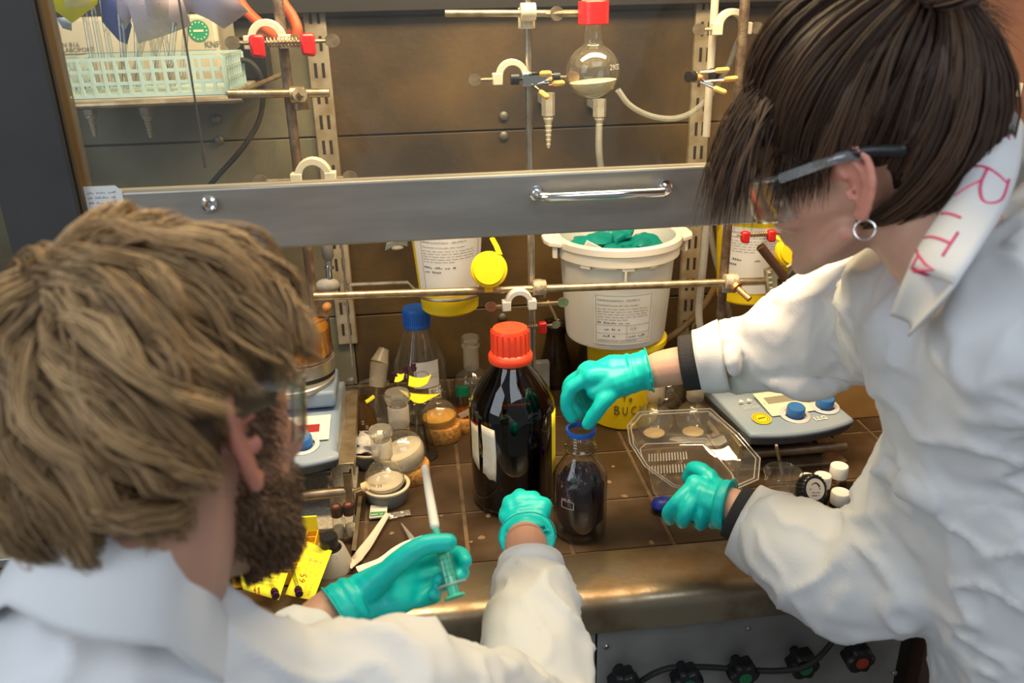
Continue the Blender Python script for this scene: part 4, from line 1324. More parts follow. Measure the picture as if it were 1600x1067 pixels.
m.v = [tuple(p) for p in mm]
o = obj('dark_crumpled_contents', m, DK, t, angle=60); o['kind'] = 'stuff'
m = M(); fp = cyl(R, facing(cD), .0004)
frame_lines(m, fp, -.030, -.010, .062, .074, .0008); scribble(m, -.030, -.012, .0765, .0022, fp)
obj('white_print', m, pm('white_print'), t)['kind'] = 'stuff'
# blue capped bottle
cB = Y(655, 560, 1.50); cB = (cB[0], 1.50, 0)
t = thing('media_bottle', 'large clear bottle with a blue screw cap and handwritten labels at the back', 'bottle', cB)
R = .0505; H = Y(651, 480, 1.50)[2]
m = M(); lathe(m, [(0, .002), (R - .006, 0), (R, .008), (R, H * .50), (R - .004, H * .56), (R - .016, H * .68), (.026, H * .79), (.0215, H * .83), (.0215, H * .96)], 48); obj('glass', m, GL, t, angle=180)
m = M(); lathe(m, [(.022, H * .835), (.0265, H * .835), (.0265, H * .865), (.0258, H * .87), (.0258, H * .985), (.024, H), (0, H)], 48); cap = obj('screw_cap', m, BLUEP, t, angle=35)
for k in range(40):
    a = k / 40 * 2 * math.pi
    if math.sin(a) > .4:
        continue
    m = M(); ca_, sa_ = math.cos(a), math.sin(a)
    hexa(m, [(ca_ * r_ - sa_ * w_, sa_ * r_ + ca_ * w_, z_) for z_ in (H * .873, H * .975) for r_, w_ in ((.0255, -.001), (.0266, -.0006), (.0266, .0006), (.0255, .001))])
    obj('rib', m, BLUEP, cap)
tf = facing(cB); z1 = Y(670, 590, 1.45)[2]
m = label_sheet(R, tf, -.012, .038, z1 - .022, z1 + .032); lb = obj('label', m, PAPER, t, angle=180)
m = M(); f2 = cyl(R, tf, .001)
tube(m, [f2(.003 + math.cos(a) * .012, z1 + .006 + math.sin(a) * .009) for a in np.linspace(0, 6.3, 20)], .0003, 4); scribble(m, .018, .034, z1 - .002, .002, f2)
scribble(m, .018, .036, z1 + .004, .002, f2); obj('drawing', m, GREYINK, lb)['kind'] = 'stuff'
m = label_sheet(R, tf, .014, .042, z1 - .050, z1 - .024); lb = obj('label', m, PAPER, t, angle=180)
m = M(); hand(m, '5/9/24', .0055, .0042, lambda u, v: f2(u + .018, v + z1 - .034), .0004); hand(m, 'MLCDM', .0055, .0045, lambda u, v: f2(u + .017, v + z1 - .047), .0004); obj('handwriting', m, INK, lb)['kind'] = 'stuff'
# stoppered clear bottle
c = Y(736, 560, 1.52)
zj = Y(736, 582, 1.50)[2]; ztp = Y(736, 531, 1.50)[2]
t = thing('stoppered_bottle', 'small clear bottle with a glass stopper between blue cap and red cap', 'bottle', (c[0], 1.52, 0))
m = M(); lathe(m, [(0, .002), (.036, 0), (.038, .006), (.038, zj - .03), (.030, zj - .012), (.014, zj)], 36); obj('glass', m, GL, t, angle=180)
m = M(); lathe(m, [(.014, zj), (.0155, zj + .004), (.0155, ztp - .024), (.018, ztp - .021), (.018, ztp - .016)], 28); obj('ground_neck', m, GLF, t, angle=60)
m = M(); lathe(m, [(.010, ztp - .022), (.009, ztp - .014), (.017, ztp - .012), (.019, ztp - .006), (.017, ztp), (0, ztp)], 8); obj('stopper', m, glassmat('stopper_glass', (.92, .91, .86), (.55, .53, .47), .05, 2.4, .14, (.9, .84, .7)), t)

# ------------------------------------------------------------------ cork rings, flasks and small glass left of the amber bottle
def corkring(label, c, R, h=.026, hole=.6):
    t = thing('cork_ring', label, 'cork ring', c, group='cork rings')
    m = M(); lathe(m, [(R * hole * .8, 0), (R * .96, 0), (R, .002), (R, h - .003), (R * .96, h), (R * (hole + .08), h), (R * hole, h - .006), (R * hole * .8, 0)], 40)
    obj('ring', m, CORK, t, angle=40)
    return t
corkring('cork ring nearest the amber bottle, with a labelled vial in it', G(728, 666) + [0, .0, 0], .0345, .028)
c = G(728, 662)
m_ = thing('small_vial', 'small tilted vial with a green cap resting in the cork ring', 'vial', (c[0] - .006, c[1] - .0, .012))
m = M(); tube(m, [(0, .0, .0), (.002, .012, .040)], .013, 20, round_ends=True); obj('vial_glass', m, glassmat('amberish_glass', (.75, .55, .34), (.35, .2, .08), .05, 1.2), m_)
m = M(); lathe(m, [(0, 0), (.013, 0), (.0135, .002), (.0135, .018), (.012, .0195), (0, .0195)], 24, (.002, .013, .042), (.05, .3, 1)); obj('green_cap', m, pm('green_cap', (.0, .16, .075), .4), m_)
m = M(); box(m, (.008, -.016, .020), (.032, .001, .012), Matrix.Rotation(-.45, 3, 'Y')); obj('paper_label', m, LBL, m_)
c = G(693, 683)
corkring('pale cork ring holding the flask of orange powder', c, .0335, .030)
ORP = pm('orange_powder', (.72, .36, .045), .9, bump=.4, bscale=150)
flask('round_flask', 'round flask of orange powder on the pale cork ring', (c[0] - .006, c[1] + .004, .010), .0335, .009, .02, .55, ORP, group='round flasks')
c = G(640, 745)
corkring('cork ring under the large flask of white powder', c, .036, .028)
t, _ = flask('round_flask', 'large stoppered round flask of white powder on a cork ring', (c[0] - .010, c[1] - .002, .010), .0405, .0165, .020, .62, FLOURY, group='round flasks', collar=False)
m = M(); zf = .0405 * 2 + .014
lathe(m, [(.0165, zf), (.0178, zf + .004), (.0178, zf + .034), (.0155, zf + .036)], 28); obj('ground_neck', m, GLF, t, angle=60)
SG = glassmat('stopper_glass')
m = M(); lathe(m, [(.0125, zf + .020), (.0135, zf + .040), (.0205, zf + .044), (.023, zf + .052), (.020, zf + .061), (.012, zf + .062), (0, zf + .058)], 10); obj('stopper', m, SG, t)
# grey bowl with the front flask
BOWLM = pm('grey_rubber_bowl', (.15, .155, .14), .55); RIMM = pm('pale_bowl_rim', (.55, .48, .34), .6)
def bowl(label, c, R, h):
    t = thing('grey_bowl', label, 'bowl', c, group='grey bowls')
    m = M(); lathe(m, [(0, 0), (R * .78, 0), (R * .84, .003), (R, h - .002), (R, h), (R * .86, h), (R * .70, .006), (0, .005)], 44); obj('shell', m, BOWLM, t, angle=40)
    m = M(); lathe(m, [(R * 1.005, h - .002), (R * 1.01, h + .001), (R * .86, h + .001), (R * .80, h - .010)], 44); obj('rim', m, RIMM, t, angle=40)
    return t
cb = G(606, 781)
bowl('grey bowl with pale rim holding the front flask', cb, .0385, .030)
t, zz = flask('round_flask', 'stoppered round flask of white powder sitting in the grey bowl', (cb[0] - .002, cb[1] - .001, .009), .0325, .0135, .014, .46, FLOURY, group='round flasks', collar=False)
m = M(); zf = .065 + .008
lathe(m, [(.0150, zf), (.0168, zf + .004), (.0168, zf + .030), (.0145, zf + .032)], 28); obj('ground_neck', m, GLF, t, angle=60)
m = M(); lathe(m, [(.0115, zf + .018), (.0125, zf + .036), (.0185, zf + .040), (.0205, zf + .046), (.018, zf + .053), (0, zf + .052)], 10); obj('stopper', m, SG, t)
m = M(); text(m, 'NS 29', .008, lambda u, v: (.033 * math.sin(u / .033 - .7), -.033 * math.cos(u / .033 - .7), .036 + v)); obj('printed_mark', m, INK, t)
cb = G(580, 722)
bowl('second grey bowl behind the metal rail, with a plastic bag in it', cb, .037, .030)
o = obj('plastic_bag', crumple((0, 0, 0), .030, 2.2, .55, .5), pm('white_bag', (.72, .70, .66), .4, var=(.12, .12, .13), vscale=34, vlo=.6, vhi=.62), None, loc=cb + [0, 0, .036], angle=60); tag(o, 'crumpled printed plastic bag in the second grey bowl', 'bag')
# small conical flask with NMR tubes and yellow tags
ce = G(662, 712)
t = thing('conical_flask', 'small clear conical flask holding thin capped tubes', 'flask', ce)
m = M(); lathe(m, [(0, .002), (.025, 0), (.027, .004), (.024, .018), (.012, .062), (.0105, .085), (.012, .088)], 36); obj('glass', m, glassmat('tube_glass'), t, angle=180)
PUR = pm('dark_purple_cap', (.045, .006, .030), .4)
NG = glassmat('tube_glass')
def nmr(label, bottom, top, tagpoly=None, ty=None, group='thin tubes with purple caps', r=.0025):
    bottom, top = np.array(bottom), np.array(top)
    d = (top - bottom) / np.linalg.norm(top - bottom)
    t = thing('sample_tube', label, 'tube', bottom, group=group)
    m = M(); tube(m, [(0, 0, 0), top - bottom], r, 10); obj('tube_glass', m, NG, t)
    m = M(); lathe(m, [(0, -.005), (r * 1.35, -.005), (r * 1.35, -.002), (r * 1.9, -.002), (r * 1.9, .003), (r * 1.4, .003), (r * 1.4, .0055), (r * 1.9, .0055), (r * 1.9, .009), (0, .009)], 14, top - bottom, d); obj('purple_cap', m, PUR, t)
    return t
def tagpaper(label, pts, ink=None, curl=.006, up=(0, -.4, .9), mat=None):
    pts = np.array(pts)
    a, b, c, d = pts
    upv = np.array(up); upv = upv / np.linalg.norm(upv)
    m = M(); sheet(m, lambda s, q: (a * (1 - s) + b * s) * (1 - q) + (d * (1 - s) + c * s) * q + upv * curl * (4 * (s - .5) ** 2 - .3), 10, 4)
    o = obj('yellow_tag', m, mat or NOTE, solid=.0004, angle=180)
    tag(o, label, 'tag', 'yellow paper tags')
    return o, lambda u, v: (a * (1 - u) + b * u) * (1 - v) + (d * (1 - u) + c * u) * v + upv * (curl * (4 * (u - .5) ** 2 - .3) + .0008)
bse = np.array(ce) + [0, 0, .004]
nmr('thin capped tube behind the tags, rightmost in the conical flask', bse + [.008, 0, 0], Y(647, 576, ce[1] + .05))
nmr('thin capped tube behind the tags, left of its neighbour', bse + [-.006, .006, 0], Y(634, 580, ce[1] + .06))
nmr('thin capped tube leaning far left over the round flask stopper', bse + [-.010, -.004, 0], Y(618, 589, ce[1] + .035))
yt = ce[1] + .010
tagpaper('upper folded yellow tag on the thin tubes', [Y(640, 590, yt + .02), Y(674, 588, yt + .02), Y(668, 602, yt + .005), Y(638, 606, yt + .005)], curl=.008)
tagpaper('wide yellow tag drooping over the orange powder flask', [Y(624, 611, yt + .01), Y(689, 617, yt + .01), Y(668, 628, yt - .02), Y(646, 630, yt - .02)], curl=.006)
tagpaper('small yellow tag beside the stopper, leftmost on the tubes', [Y(620, 584, yt + .03), Y(632, 584, yt + .03), Y(630, 594, yt + .01), Y(616, 598, yt + .01)], curl=.003)
tagpaper('narrow yellow tag left of the large flask neck', [Y(570, 626, yt), Y(583, 617, yt), Y(586, 622, yt - .004), Y(573, 631, yt - .004)], curl=.001)
# wide neck flask behind, brown tinted bottle, glass ball
c = G(600, 664) 
t = thing('wide_flask', 'wide glass flask with a slanting frosted side neck behind the stoppers', 'flask', (c[0] - .012, c[1] - .01, 0))
m = M(); lathe(m, [(0, .002), (.034, 0), (.038, .006), (.040, .030), (.034, .060), (.028, .076), (.027, .092), (.030, .094)], 40); obj('glass', m, GL, t, angle=180)
m = M(); tube(m, [(.004, .03, .075), (.012, .045, .118), ], [.016, .018], 20); tube(m, [(.012, .045, .118), (.022, .06, .140)], [.018, .010], 20); obj('side_neck', m, glassmat('frosted_glass'), t)
c = G(566, 693)
t = thing('brown_jar', 'brown tinted glass jar with pale numbers behind the metal rail', 'jar', (c[0], c[1] + .02, 0))
m = M(); lathe(m, [(0, .002), (.027, 0), (.030, .006), (.030, .045), (.026, .060), (.018, .070), (.018, .084)], 36); obj('glass', m, glassmat('tan_glass', (.72, .50, .27), (.35, .2, .08), .04, 1.2, .08, (.6, .35, .12)), t, angle=180)
m = M(); f_ = cyl(.030, .1, .0006); text(m, '2', .011, lambda u, v: f_(u, v + .045)); text(m, '0', .011, lambda u, v: f_(u + .007, v + .034)); obj('white_print', m, pm('white_print'), t)
t, _ = flask('round_flask', 'small empty round flask beside the hotplate corner', G(551, 650) + [0, .03, .0], .024, .008, .02, group='round flasks')

# ------------------------------------------------------------------ hotplates on stands
HB = pm('hotplate_blue_grey', (.22, .30, .40), .35, var=(.27, .33, .40), vscale=10); HD = pm('hotplate_dark_base', (.05, .062, .075), .45); COVER = glassmat('silicone_cover', (.80, .84, .88), (.55, .58, .60), .25, 1.2, .22, (.75, .76, .76))
def hotplate(label, fl, w, L, zf0, rz, group, h0=.027, h1=.043, rear=.074):
    """fl = front left bottom corner; local x right, y back"""
    t = thing('hotplate_stirrer', label, 'hotplate', (fl[0], fl[1], zf0), rz=rz, group=group)
    def sec(y, zt, ins=0.0, bulge=0.0):
        return [(ins, y, 0), (w - ins, y, 0), (w - ins, y, zt), (ins, y, zt)]
    m = M()
    xs = np.linspace(0, 1, 13)
    def outline(ins, z, fr=.018):
        pts = []
        for s in xs:                       # curved front edge
            pts.append((ins + (w - 2 * ins) * s, ins - fr * (1 - (2 * s - 1) ** 2), z))
        pts += [(w - ins, L - ins, z), (ins, L - ins, z)]
        return pts
    lo = outline(.006, 0.0); mid = outline(0.002, .012)
    loft(m, [lo, mid, outline(.0, h0 * .55)]); obj('base', m, HD, t, bevel=.002)
    def zt(y):
        return h0 + (h1 - h0) * min(1, max(0, y / .11))
    m = M()
    a = outline(0.0, h0 * .55)
    b = [(x, y, zt(y) - .004) for x, y, z in outline(.0, 0)]
    cc = [(x, y, zt(y)) for x, y, z in outline(.010, 0)]
    loft(m, [a, b, cc]); obj('housing', m, HB, t, bevel=.003)
    yb_ = .130
    m = M(); box(m, (w / 2, yb_ + (L - yb_) / 2 - .004, (h1 + rear) / 2), (w - .016, L - yb_ - .014, rear - h1)); obj('rear_housing', m, HB, t, bevel=.006)
    m = M(); lathe(m, [(0, rear - .002), (.070, rear - .002), (.072, rear + .002), (.072, rear + .007), (.070, rear + .009), (0, rear + .009)], 48, (w / 2, yb_ + (L - yb_) / 2, 0)); obj('heating_plate', m, pm('plate_grey', (.42, .41, .39), .4, .6), t, angle=40)
    return t, zt
# right
fl = G(1172, 700, .060); fr_ = G(1334, 676, .060)
wR = np.linalg.norm(fr_ - fl)
rzR = math.atan2(fr_[1] - fl[1], fr_[0] - fl[0])
rzR = max(-.2, min(.2, rzR))
t, ztf = hotplate('blue-grey hotplate stirrer with two blue knobs at the right', fl + [0, .004, 0], wR, .245, .060, rzR, 'hotplate stirrers')
w = wR
def onp(u, v, h=0.0):                      # u across 0..1, v back in metres on the sloping control panel
    return (u * w, v, ztf(v) + h)
def quad_on(m, u0, u1, v0, v1, h=.0006):
    hexa(m, [onp(u0, v0), onp(u1, v0), onp(u1, v1), onp(u0, v1), onp(u0, v0, h), onp(u1, v0, h), onp(u1, v1, h), onp(u0, v1, h)])
CP = pm('cream_control_panel', (.80, .70, .50), .5)
m = M(); quad_on(m, .30, .93, .034, .104); pnl = obj('control_panel', m, CP, t)
m = M(); quad_on(m, .36, .86, .068, .088, .0010); obj('display', m, pm('grey_lcd', (.27, .26, .20), .25), pnl)
m = M(); 
def ptx(u0, v0): return lambda u, v: onp(u0 + u / w, v0 + v, .0012)
text(m, 'IKA', .009, ptx(.58, .0935), bold=.0003); text(m, 'RCT standard', .0075, ptx(.66, .0935)); text(m, 'safety control', .004, ptx(.72, .0885))
scribble(m, .30 * w + .004, .30 * w + .010, 0, .003, lambda u, v: onp(u / w, v + .07, .0012)); box(m, onp(.64, .044, .0012), (.006, .003, .0003)); scribble(m, 0, .012, 0, .0025, ptx(.60, .056))
obj('print', m, pm('panel_print', (.30, .26, .19), .6), pnl)['kind'] = 'stuff'
for u, v in ((.505, .030), (.835, .043)):
    p = np.array(onp(u, v)); sn = np.array([0, -.16, 1.0]); sn /= np.linalg.norm(sn)
    m = M(); lathe(m, [(.0185, .0004), (.026, .0004), (.026, .0012), (.0185, .0022), (.0185, .0004)], 40, p, sn); rg = obj('knob_ring', m, pm('cover_ring', (.50, .52, .54), .3), t, angle=30)
    m = M(); lathe(m, [(0, .0), (.0150, .0), (.0156, .004), (.0152, .0165), (.0140, .0180), (0, .0180)], 40, p, sn); obj('blue_knob', m, pm('knob_blue', (.035, .15, .42), .4), t, angle=40)
p = np.array(onp(.19, .032, .0006)); m = M(); lathe(m, [(0, 0), (.0165, 0), (.0165, .0006), (0, .0006)], 36, p, (0, -.16, 1)); stk = obj('yellow_seal', m, pm('seal_yellow', (.86, .58, .01), .5), t)
m = M()
for k in range(22):
    a = k / 22 * 2 * math.pi
    box(m, p + [math.cos(a) * .0138, math.sin(a) * .0136, .0012 + math.sin(a) * .0138 * .17], (.0016, .0016, .0003))
for k in range(40):
    a = k / 40 * 2 * math.pi
    box(m, p + [math.cos(a) * .0105, math.sin(a) * .0104, .0012 + math.sin(a) * .0105 * .17], (.0008, .0008, .0003))
box(m, p + [0, 0, .0012], (.014, .002, .0003), Matrix.Rotation(.1, 3, 'Z'))
obj('seal_print', m, INK, stk)['kind'] = 'stuff'
m = M(); text(m, 'LLG', .014, ptx(.635, .006), bold=.0005); obj('raised_logo', m, pm('logo_white', (.7, .68, .6), .4), t)
m = M()
for k in range(2):
    q0 = (.115 + .075 * k, .085)
    m.add([onp(q0[0], q0[1], .0008), onp(q0[0] + .055, q0[1], .0008), onp(q0[0] + .0275, q0[1] + .008, .0008)], [(0, 1, 2)])
scribble(m, .11 * w, .22 * w, .074, .002, lambda u, v: onp(u / w, v, .0008), wave=False); scribble(m, .11 * w, .27 * w, .066, .002, lambda u, v: onp(u / w, v, .0008), wave=False)
obj('warning_print', m, pm('logo_white'), t)['kind'] = 'stuff'
# stand under it: rods, legs, plate
t = thing('lab_jack', 'rusty scissor stand carrying the right hotplate', 'stand', (fl[0] + .09, fl[1] + .12, 0))
JK = pm('dirty_jack_steel', (.24, .17, .10), .45, .7, (.36, .26, .16), 40, bump=.3, bscale=150)
x0_, x1_ = fl[0] - .02, fr_[0] - .005
m = M(); box(m, ((x0_ + x1_) / 2, fl[1] + .13, .054), (x1_ - x0_ - .02, .19, .006)); obj('top_plate', m, JK, t, world=True, bevel=.001)
m = M(); box(m, ((x0_ + x1_) / 2, fl[1] + .13, .003), (x1_ - x0_, .22, .006)); obj('base_plate', m, JK, t, world=True, bevel=.001)
for yy in (fl[1] + .035, fl[1] + .22):
    m = M(); tube(m, [(x0_, yy, .028), (x1_, yy, .028)], .0085, 12); obj('cross_rod', m, JK, t, world=True)
for xx, s in ((x0_ + .02, 1), (x0_ + .035, -1), (x1_ - .035, 1), (x1_ - .02, -1)):
    m = M(); tube(m, [(xx, fl[1] + .04, .028 - s * .02), (xx, fl[1] + .21, .028 + s * .02)], .005, 8, flat=(.6, 1.4)); obj('scissor_arm', m, JK, t, world=True)
e0 = G(1112, 625, .085); e1 = G(1180, 706, .06)
m = M(); a_, b_ = G(1095, 612, .088), G(1162, 700, .050)
dx = np.array([.012, 0, 0])
hexa(m, [b_, b_ + dx, b_ + dx + [0, 0, .034], b_ + [0, 0, .034], a_, a_ + dx, a_ + dx + [0, 0, .012], a_ + [0, 0, .012]])
m = M(); box(m, (fl[0] - .012, fl[1] + .16, .030), (.006, .30, .060)); o = obj('metal_rail', m, pm('aged_rail', (.40, .33, .2), .4, .7, (.25, .18, .1), 30), bevel=.001); tag(o, 'aged metal rail standing along the left of the right hotplate', 'rail')
# cardboard box at right
c = G(1292, 640, 0.0)
m = M(); box(m, (fr_[0] + .105, 1.40, .095), (.17, .10, .19)); o = obj('cardboard_box', m, pm('cardboard', (.42, .24, .075), .8, var=(.36, .20, .06), vscale=20), bevel=.002); tag(o, 'brown cardboard box behind the right hotplate under the sleeve', 'box')
# left hotplate, only its right part shows
zL = .085
flr = G(530, 742, zL); bkr = G(549, 585, zL + .06)
wL = .165
t, ztf = hotplate('blue-grey hotplate stirrer with a dish of orange liquid at the left', flr - [wL, -.015, 0], wL, bkr[1] - flr[1], zL, 0.02, 'hotplate stirrers')
w = wL
m = M(); quad_on(m, .12, .90, .040, .108); pnl = obj('control_panel', m, pm('pale_control_panel', (.72, .68, .58), .5), t)
m = M(); quad_on(m, .30, .80, .062, .083, .0010); ds = obj('display', m, pm('red_display_glass', (.30, .025, .02), .3), pnl)
m = M(); text(m, '56.8', .018, lambda u, v: onp(.42 + u / w, .0655 + v, .0016), bold=.0003); obj('digits', m, pm('led_digits', (.8, .1, .05), .4, emit=(1.0, .12, .05), estr=1.2), ds)
p = np.array(onp(.66, .030)); sn = np.array([0, -.16, 1.0]); sn /= np.linalg.norm(sn)
m = M(); lathe(m, [(.0185, .0004), (.026, .0004), (.026, .0012), (.0185, .0022), (.0185, .0004)], 40, p, sn); obj('knob_ring', m, pm('cover_ring'), t, angle=30)
m = M(); lathe(m, [(0, 0), (.0150, 0), (.0156, .004), (.0152, .0165), (.0140, .0180), (0, .0180)], 40, p, sn); obj('blue_knob', m, pm('knob_blue'), t, angle=40)
m = M(); sheet(m, lambda s, q: (w - .001 + .006 * math.sin(q * 3.1) * s, .01 + .2 * q, .046 + .012 * q - .035 * s + .006 * math.sin(q * 9) * s), 5, 20); obj('clear_cover', m, COVER, t, angle=180, solid=.0008)
LZ = zL + .074 + .009
dcx = Y(521, 560, flr[1] + .22)
Rd = .056
dc = np.array([Y(520, 545, flr[1] + .215)[0] - Rd, flr[1] + .215, LZ])
t = thing('heating_block', 'aluminium dish holder with black foot on the left hotplate', 'block', dc)
m = M(); lathe(m, [(0, 0), (Rd, 0), (Rd, .008), (0, .008)], 48); obj('black_foot', m, BLACKP, t)
m = M(); lathe(m, [(0, .008), (Rd + .001, .008), (Rd + .001, .030), (Rd - .002, .031), (0, .031)], 48); obj('aluminium_ring', m, pm('aluminium', (.60, .58, .54), .35, .9), t, angle=40)
t = thing('crystallizing_dish', 'glass dish of glowing orange liquid on the left hotplate', 'dish', dc + [0, 0, .031])
Hd = .074
m = M(); lathe(m, [(0, .001), (Rd - .008, .0005), (Rd - .001, .004), (Rd, .010), (Rd, Hd - .004), (Rd + .001, Hd)], 56); lathe(m, [(Rd + .001, Hd), (Rd - .0015, Hd + .0012), (Rd - .002, Hd - .002)], 56); obj('glass', m, glassmat('tube_glass'), t, angle=180)
m = M(); lathe(m, [(0, .003), (Rd - .008, .003), (Rd - .002, .010), (Rd - .002, Hd - .020), (0, Hd - .021)], 56)
OL = pm('orange_liquid', (.98, .46, .03), .08, trans=.5, ior=1.33, var=(.85, .26, .01), vscale=28, stretch=(1, 1, 3))
obj('orange_liquid', m, OL, t, angle=60)
# angle rail and stand beside it
AR = pm('aged_angle_steel', (.48, .40, .27), .35, .85, (.32, .24, .14), 30)
a_ = G(549, 610, .105); b_ = G(541, 724, .105)
t = thing('angle_rail', 'aged steel angle rail running along the right of the left hotplate', 'rail', (b_[0], b_[1], .105))
m = M(); W_ = .024
hexa(m, [b_ + [-W_ / 2, 0, -.003], b_ + [W_ / 2, 0, -.003], a_ + [W_ / 2, 0, -.003], a_ + [-W_ / 2, 0, -.003], b_ + [-W_ / 2, 0, 0], b_ + [W_ / 2, 0, 0], a_ + [W_ / 2, 0, 0], a_ + [-W_ / 2, 0, 0]])
obj('top_flange', m, AR, t, world=True, bevel=.0006)
m = M(); hexa(m, [b_ + [W_ / 2 - .003, 0, -.022], b_ + [W_ / 2, 0, -.022], a_ + [W_ / 2, 0, -.022], a_ + [W_ / 2 - .003, 0, -.022], b_ + [W_ / 2 - .003, 0, -.003], b_ + [W_ / 2, 0, -.003], a_ + [W_ / 2, 0, -.003], a_ + [W_ / 2 - .003, 0, -.003]])
obj('side_flange', m, AR, t, world=True, bevel=.0006)
m = M(); box(m, (b_[0] - .002, b_[1] + .008, .0415), (.012, .006, .083 - .0)); box(m, (b_[0] + .003, b_[1] + .014, .0415), (.003, .014, .083)); obj('post', m, AR, t, world=True, bevel=.0006)
m = M(); box(m, (a_[0] - .002, a_[1] - .01, .0515), (.012, .006, .10)); obj('post', m, AR, t, world=True, bevel=.0006)
t = thing('hotplate_stand', 'grey stand with a thick dull cross rod under the left hotplate', 'stand', (flr[0] - .09, flr[1] + .12, 0))
m = M(); box(m, (flr[0] - .09, flr[1] + .13, zL - .005), (.15, .23, .008)); obj('top_plate', m, pm('dark_stand', (.03, .03, .032), .4), t, world=True, bevel=.001)
m = M(); box(m, (flr[0] - .08, flr[1] + .10, .005), (.19, .26, .010)); obj('base_plate', m, pm('speckled_plate', (.40, .37, .30), .6, var=(.28, .25, .2), vscale=220), t, world=True, bevel=.002)
q0 = Y(470, 777, flr[1] + .01); q1 = Y(541, 768, flr[1] + .01)
m = M(); tube(m, [(q0[0] - .15, q0[1], q0[2]), q1], .0085, 14); obj('cross_rod', m, pm('dull_rod', (.36, .30, .22), .4, .8, (.24, .18, .12), 40), t, world=True)
m = M(); tube(m, [q1 - [.003, 0, 0], q1 + [.012, 0, 0.0]], .006, 12); tube(m, [q1 + [.012, 0, .0], q1 + [.028, -.002, .006]], .004, 10); obj('fitting', m, BRASSY, t, world=True)
m = M(); tube(m, [q1 + [.026, -.002, .006], q1 + [.034, -.002, .009]], .0075, 14, round_ends=False); obj('cork_plug', m, pm('pale_cork', (.72, .52, .27), .8), t, world=True)
for dx_ in (-.155, -.02):
    for dy_ in (.03, .22):
        m = M(); tube(m, [(flr[0] + dx_, flr[1] + dy_, .010), (flr[0] + dx_, flr[1] + dy_, zL - .009)], .005, 8); obj('leg', m, STEEL, t, world=True)

# ------------------------------------------------------------------ people
def nz(v):
    v = np.asarray(v, float)
    return v / (np.linalg.norm(v) + 1e-12)

def headframe(turn, pitch, px, py, d, roll=0.0):
    """turn > 0: to the viewer's right; pitch > 0: bowed; returns origin (between the ears) and right / forward / up"""
    fh = math.sin(turn) * CR + math.cos(turn) * CF
    rt = math.cos(turn) * CR - math.sin(turn) * CF
    f = math.cos(pitch) * fh - math.sin(pitch) * CU
    u = math.cos(pitch) * CU + math.sin(pitch) * fh
    r2 = math.cos(roll) * rt + math.sin(roll) * u
    u2 = -math.sin(roll) * rt + math.cos(roll) * u
    return D(px, py, d), np.array([r2, f, u2])

HC, HR3 = np.array([0, -.010, .034]), np.array([.0765, .0985, .0925])

def add_head(m, O, A, jaw=1.0, nose=1.0, low=1.0):
    cz = lambda z: z if z > -.02 else -.02 + (z + .02) * low
    P = lambda x, y, z: O + np.array([x, y, cz(z)]) @ A
    def b(c, r, n=20):
        t = M(); ball(t, (c[0], c[1], cz(c[2])), r, n)
        m.add([O + np.array(v) @ A for v in t.v], t.f)
    b(HC, HR3, 28)
    rings = []
    for z, cy, rx, ry in ((.055, -.002, .074, .098), (.02, .004, .072, .093), (-.02, .012, .068, .084), (-.05, .022, .062 * jaw, .073), (-.075, .031, .055 * jaw, .062), (-.098, .043, .043 * jaw, .047), (-.115, .053, .028 * jaw, .030), (-.122, .056, .012, .012)):
        rings.append([P(rx * math.cos(a), cy + ry * math.sin(a), z) for a in np.linspace(0, 2 * math.pi, 28, endpoint=False)])
    loft(m, rings)
    tube(m, [P(0, .086, .022), P(0, .098, .0), P(0, .112, -.026)], [.007, .0085, .0125 * nose], 10, round_ends=True)
    b((0, .098, -.033), (.017, .012, .009), 12)
    for s in (-1, 1):
        b((s * .030, .078, .022), (.022, .014, .008), 12)      # brow
        b((s * .042, .062, -.022), (.022, .022, .018), 12)     # cheekbone
        b((s * .031, .078, .002), (.0135, .012, .011), 12)     # eye
        tube(m, [P(s * .062, .01, -.055), P(s * .05, .045, -.085), P(s * .018, .08, -.112)], [.012, .013, .012], 10, round_ends=True)
    b((0, .088, -.066), (.023, .012, .0055), 12)
    b((0, .087, -.076), (.020, .012, .0060), 12)
    b((0, .082, -.108), (.018, .014, .013), 12)

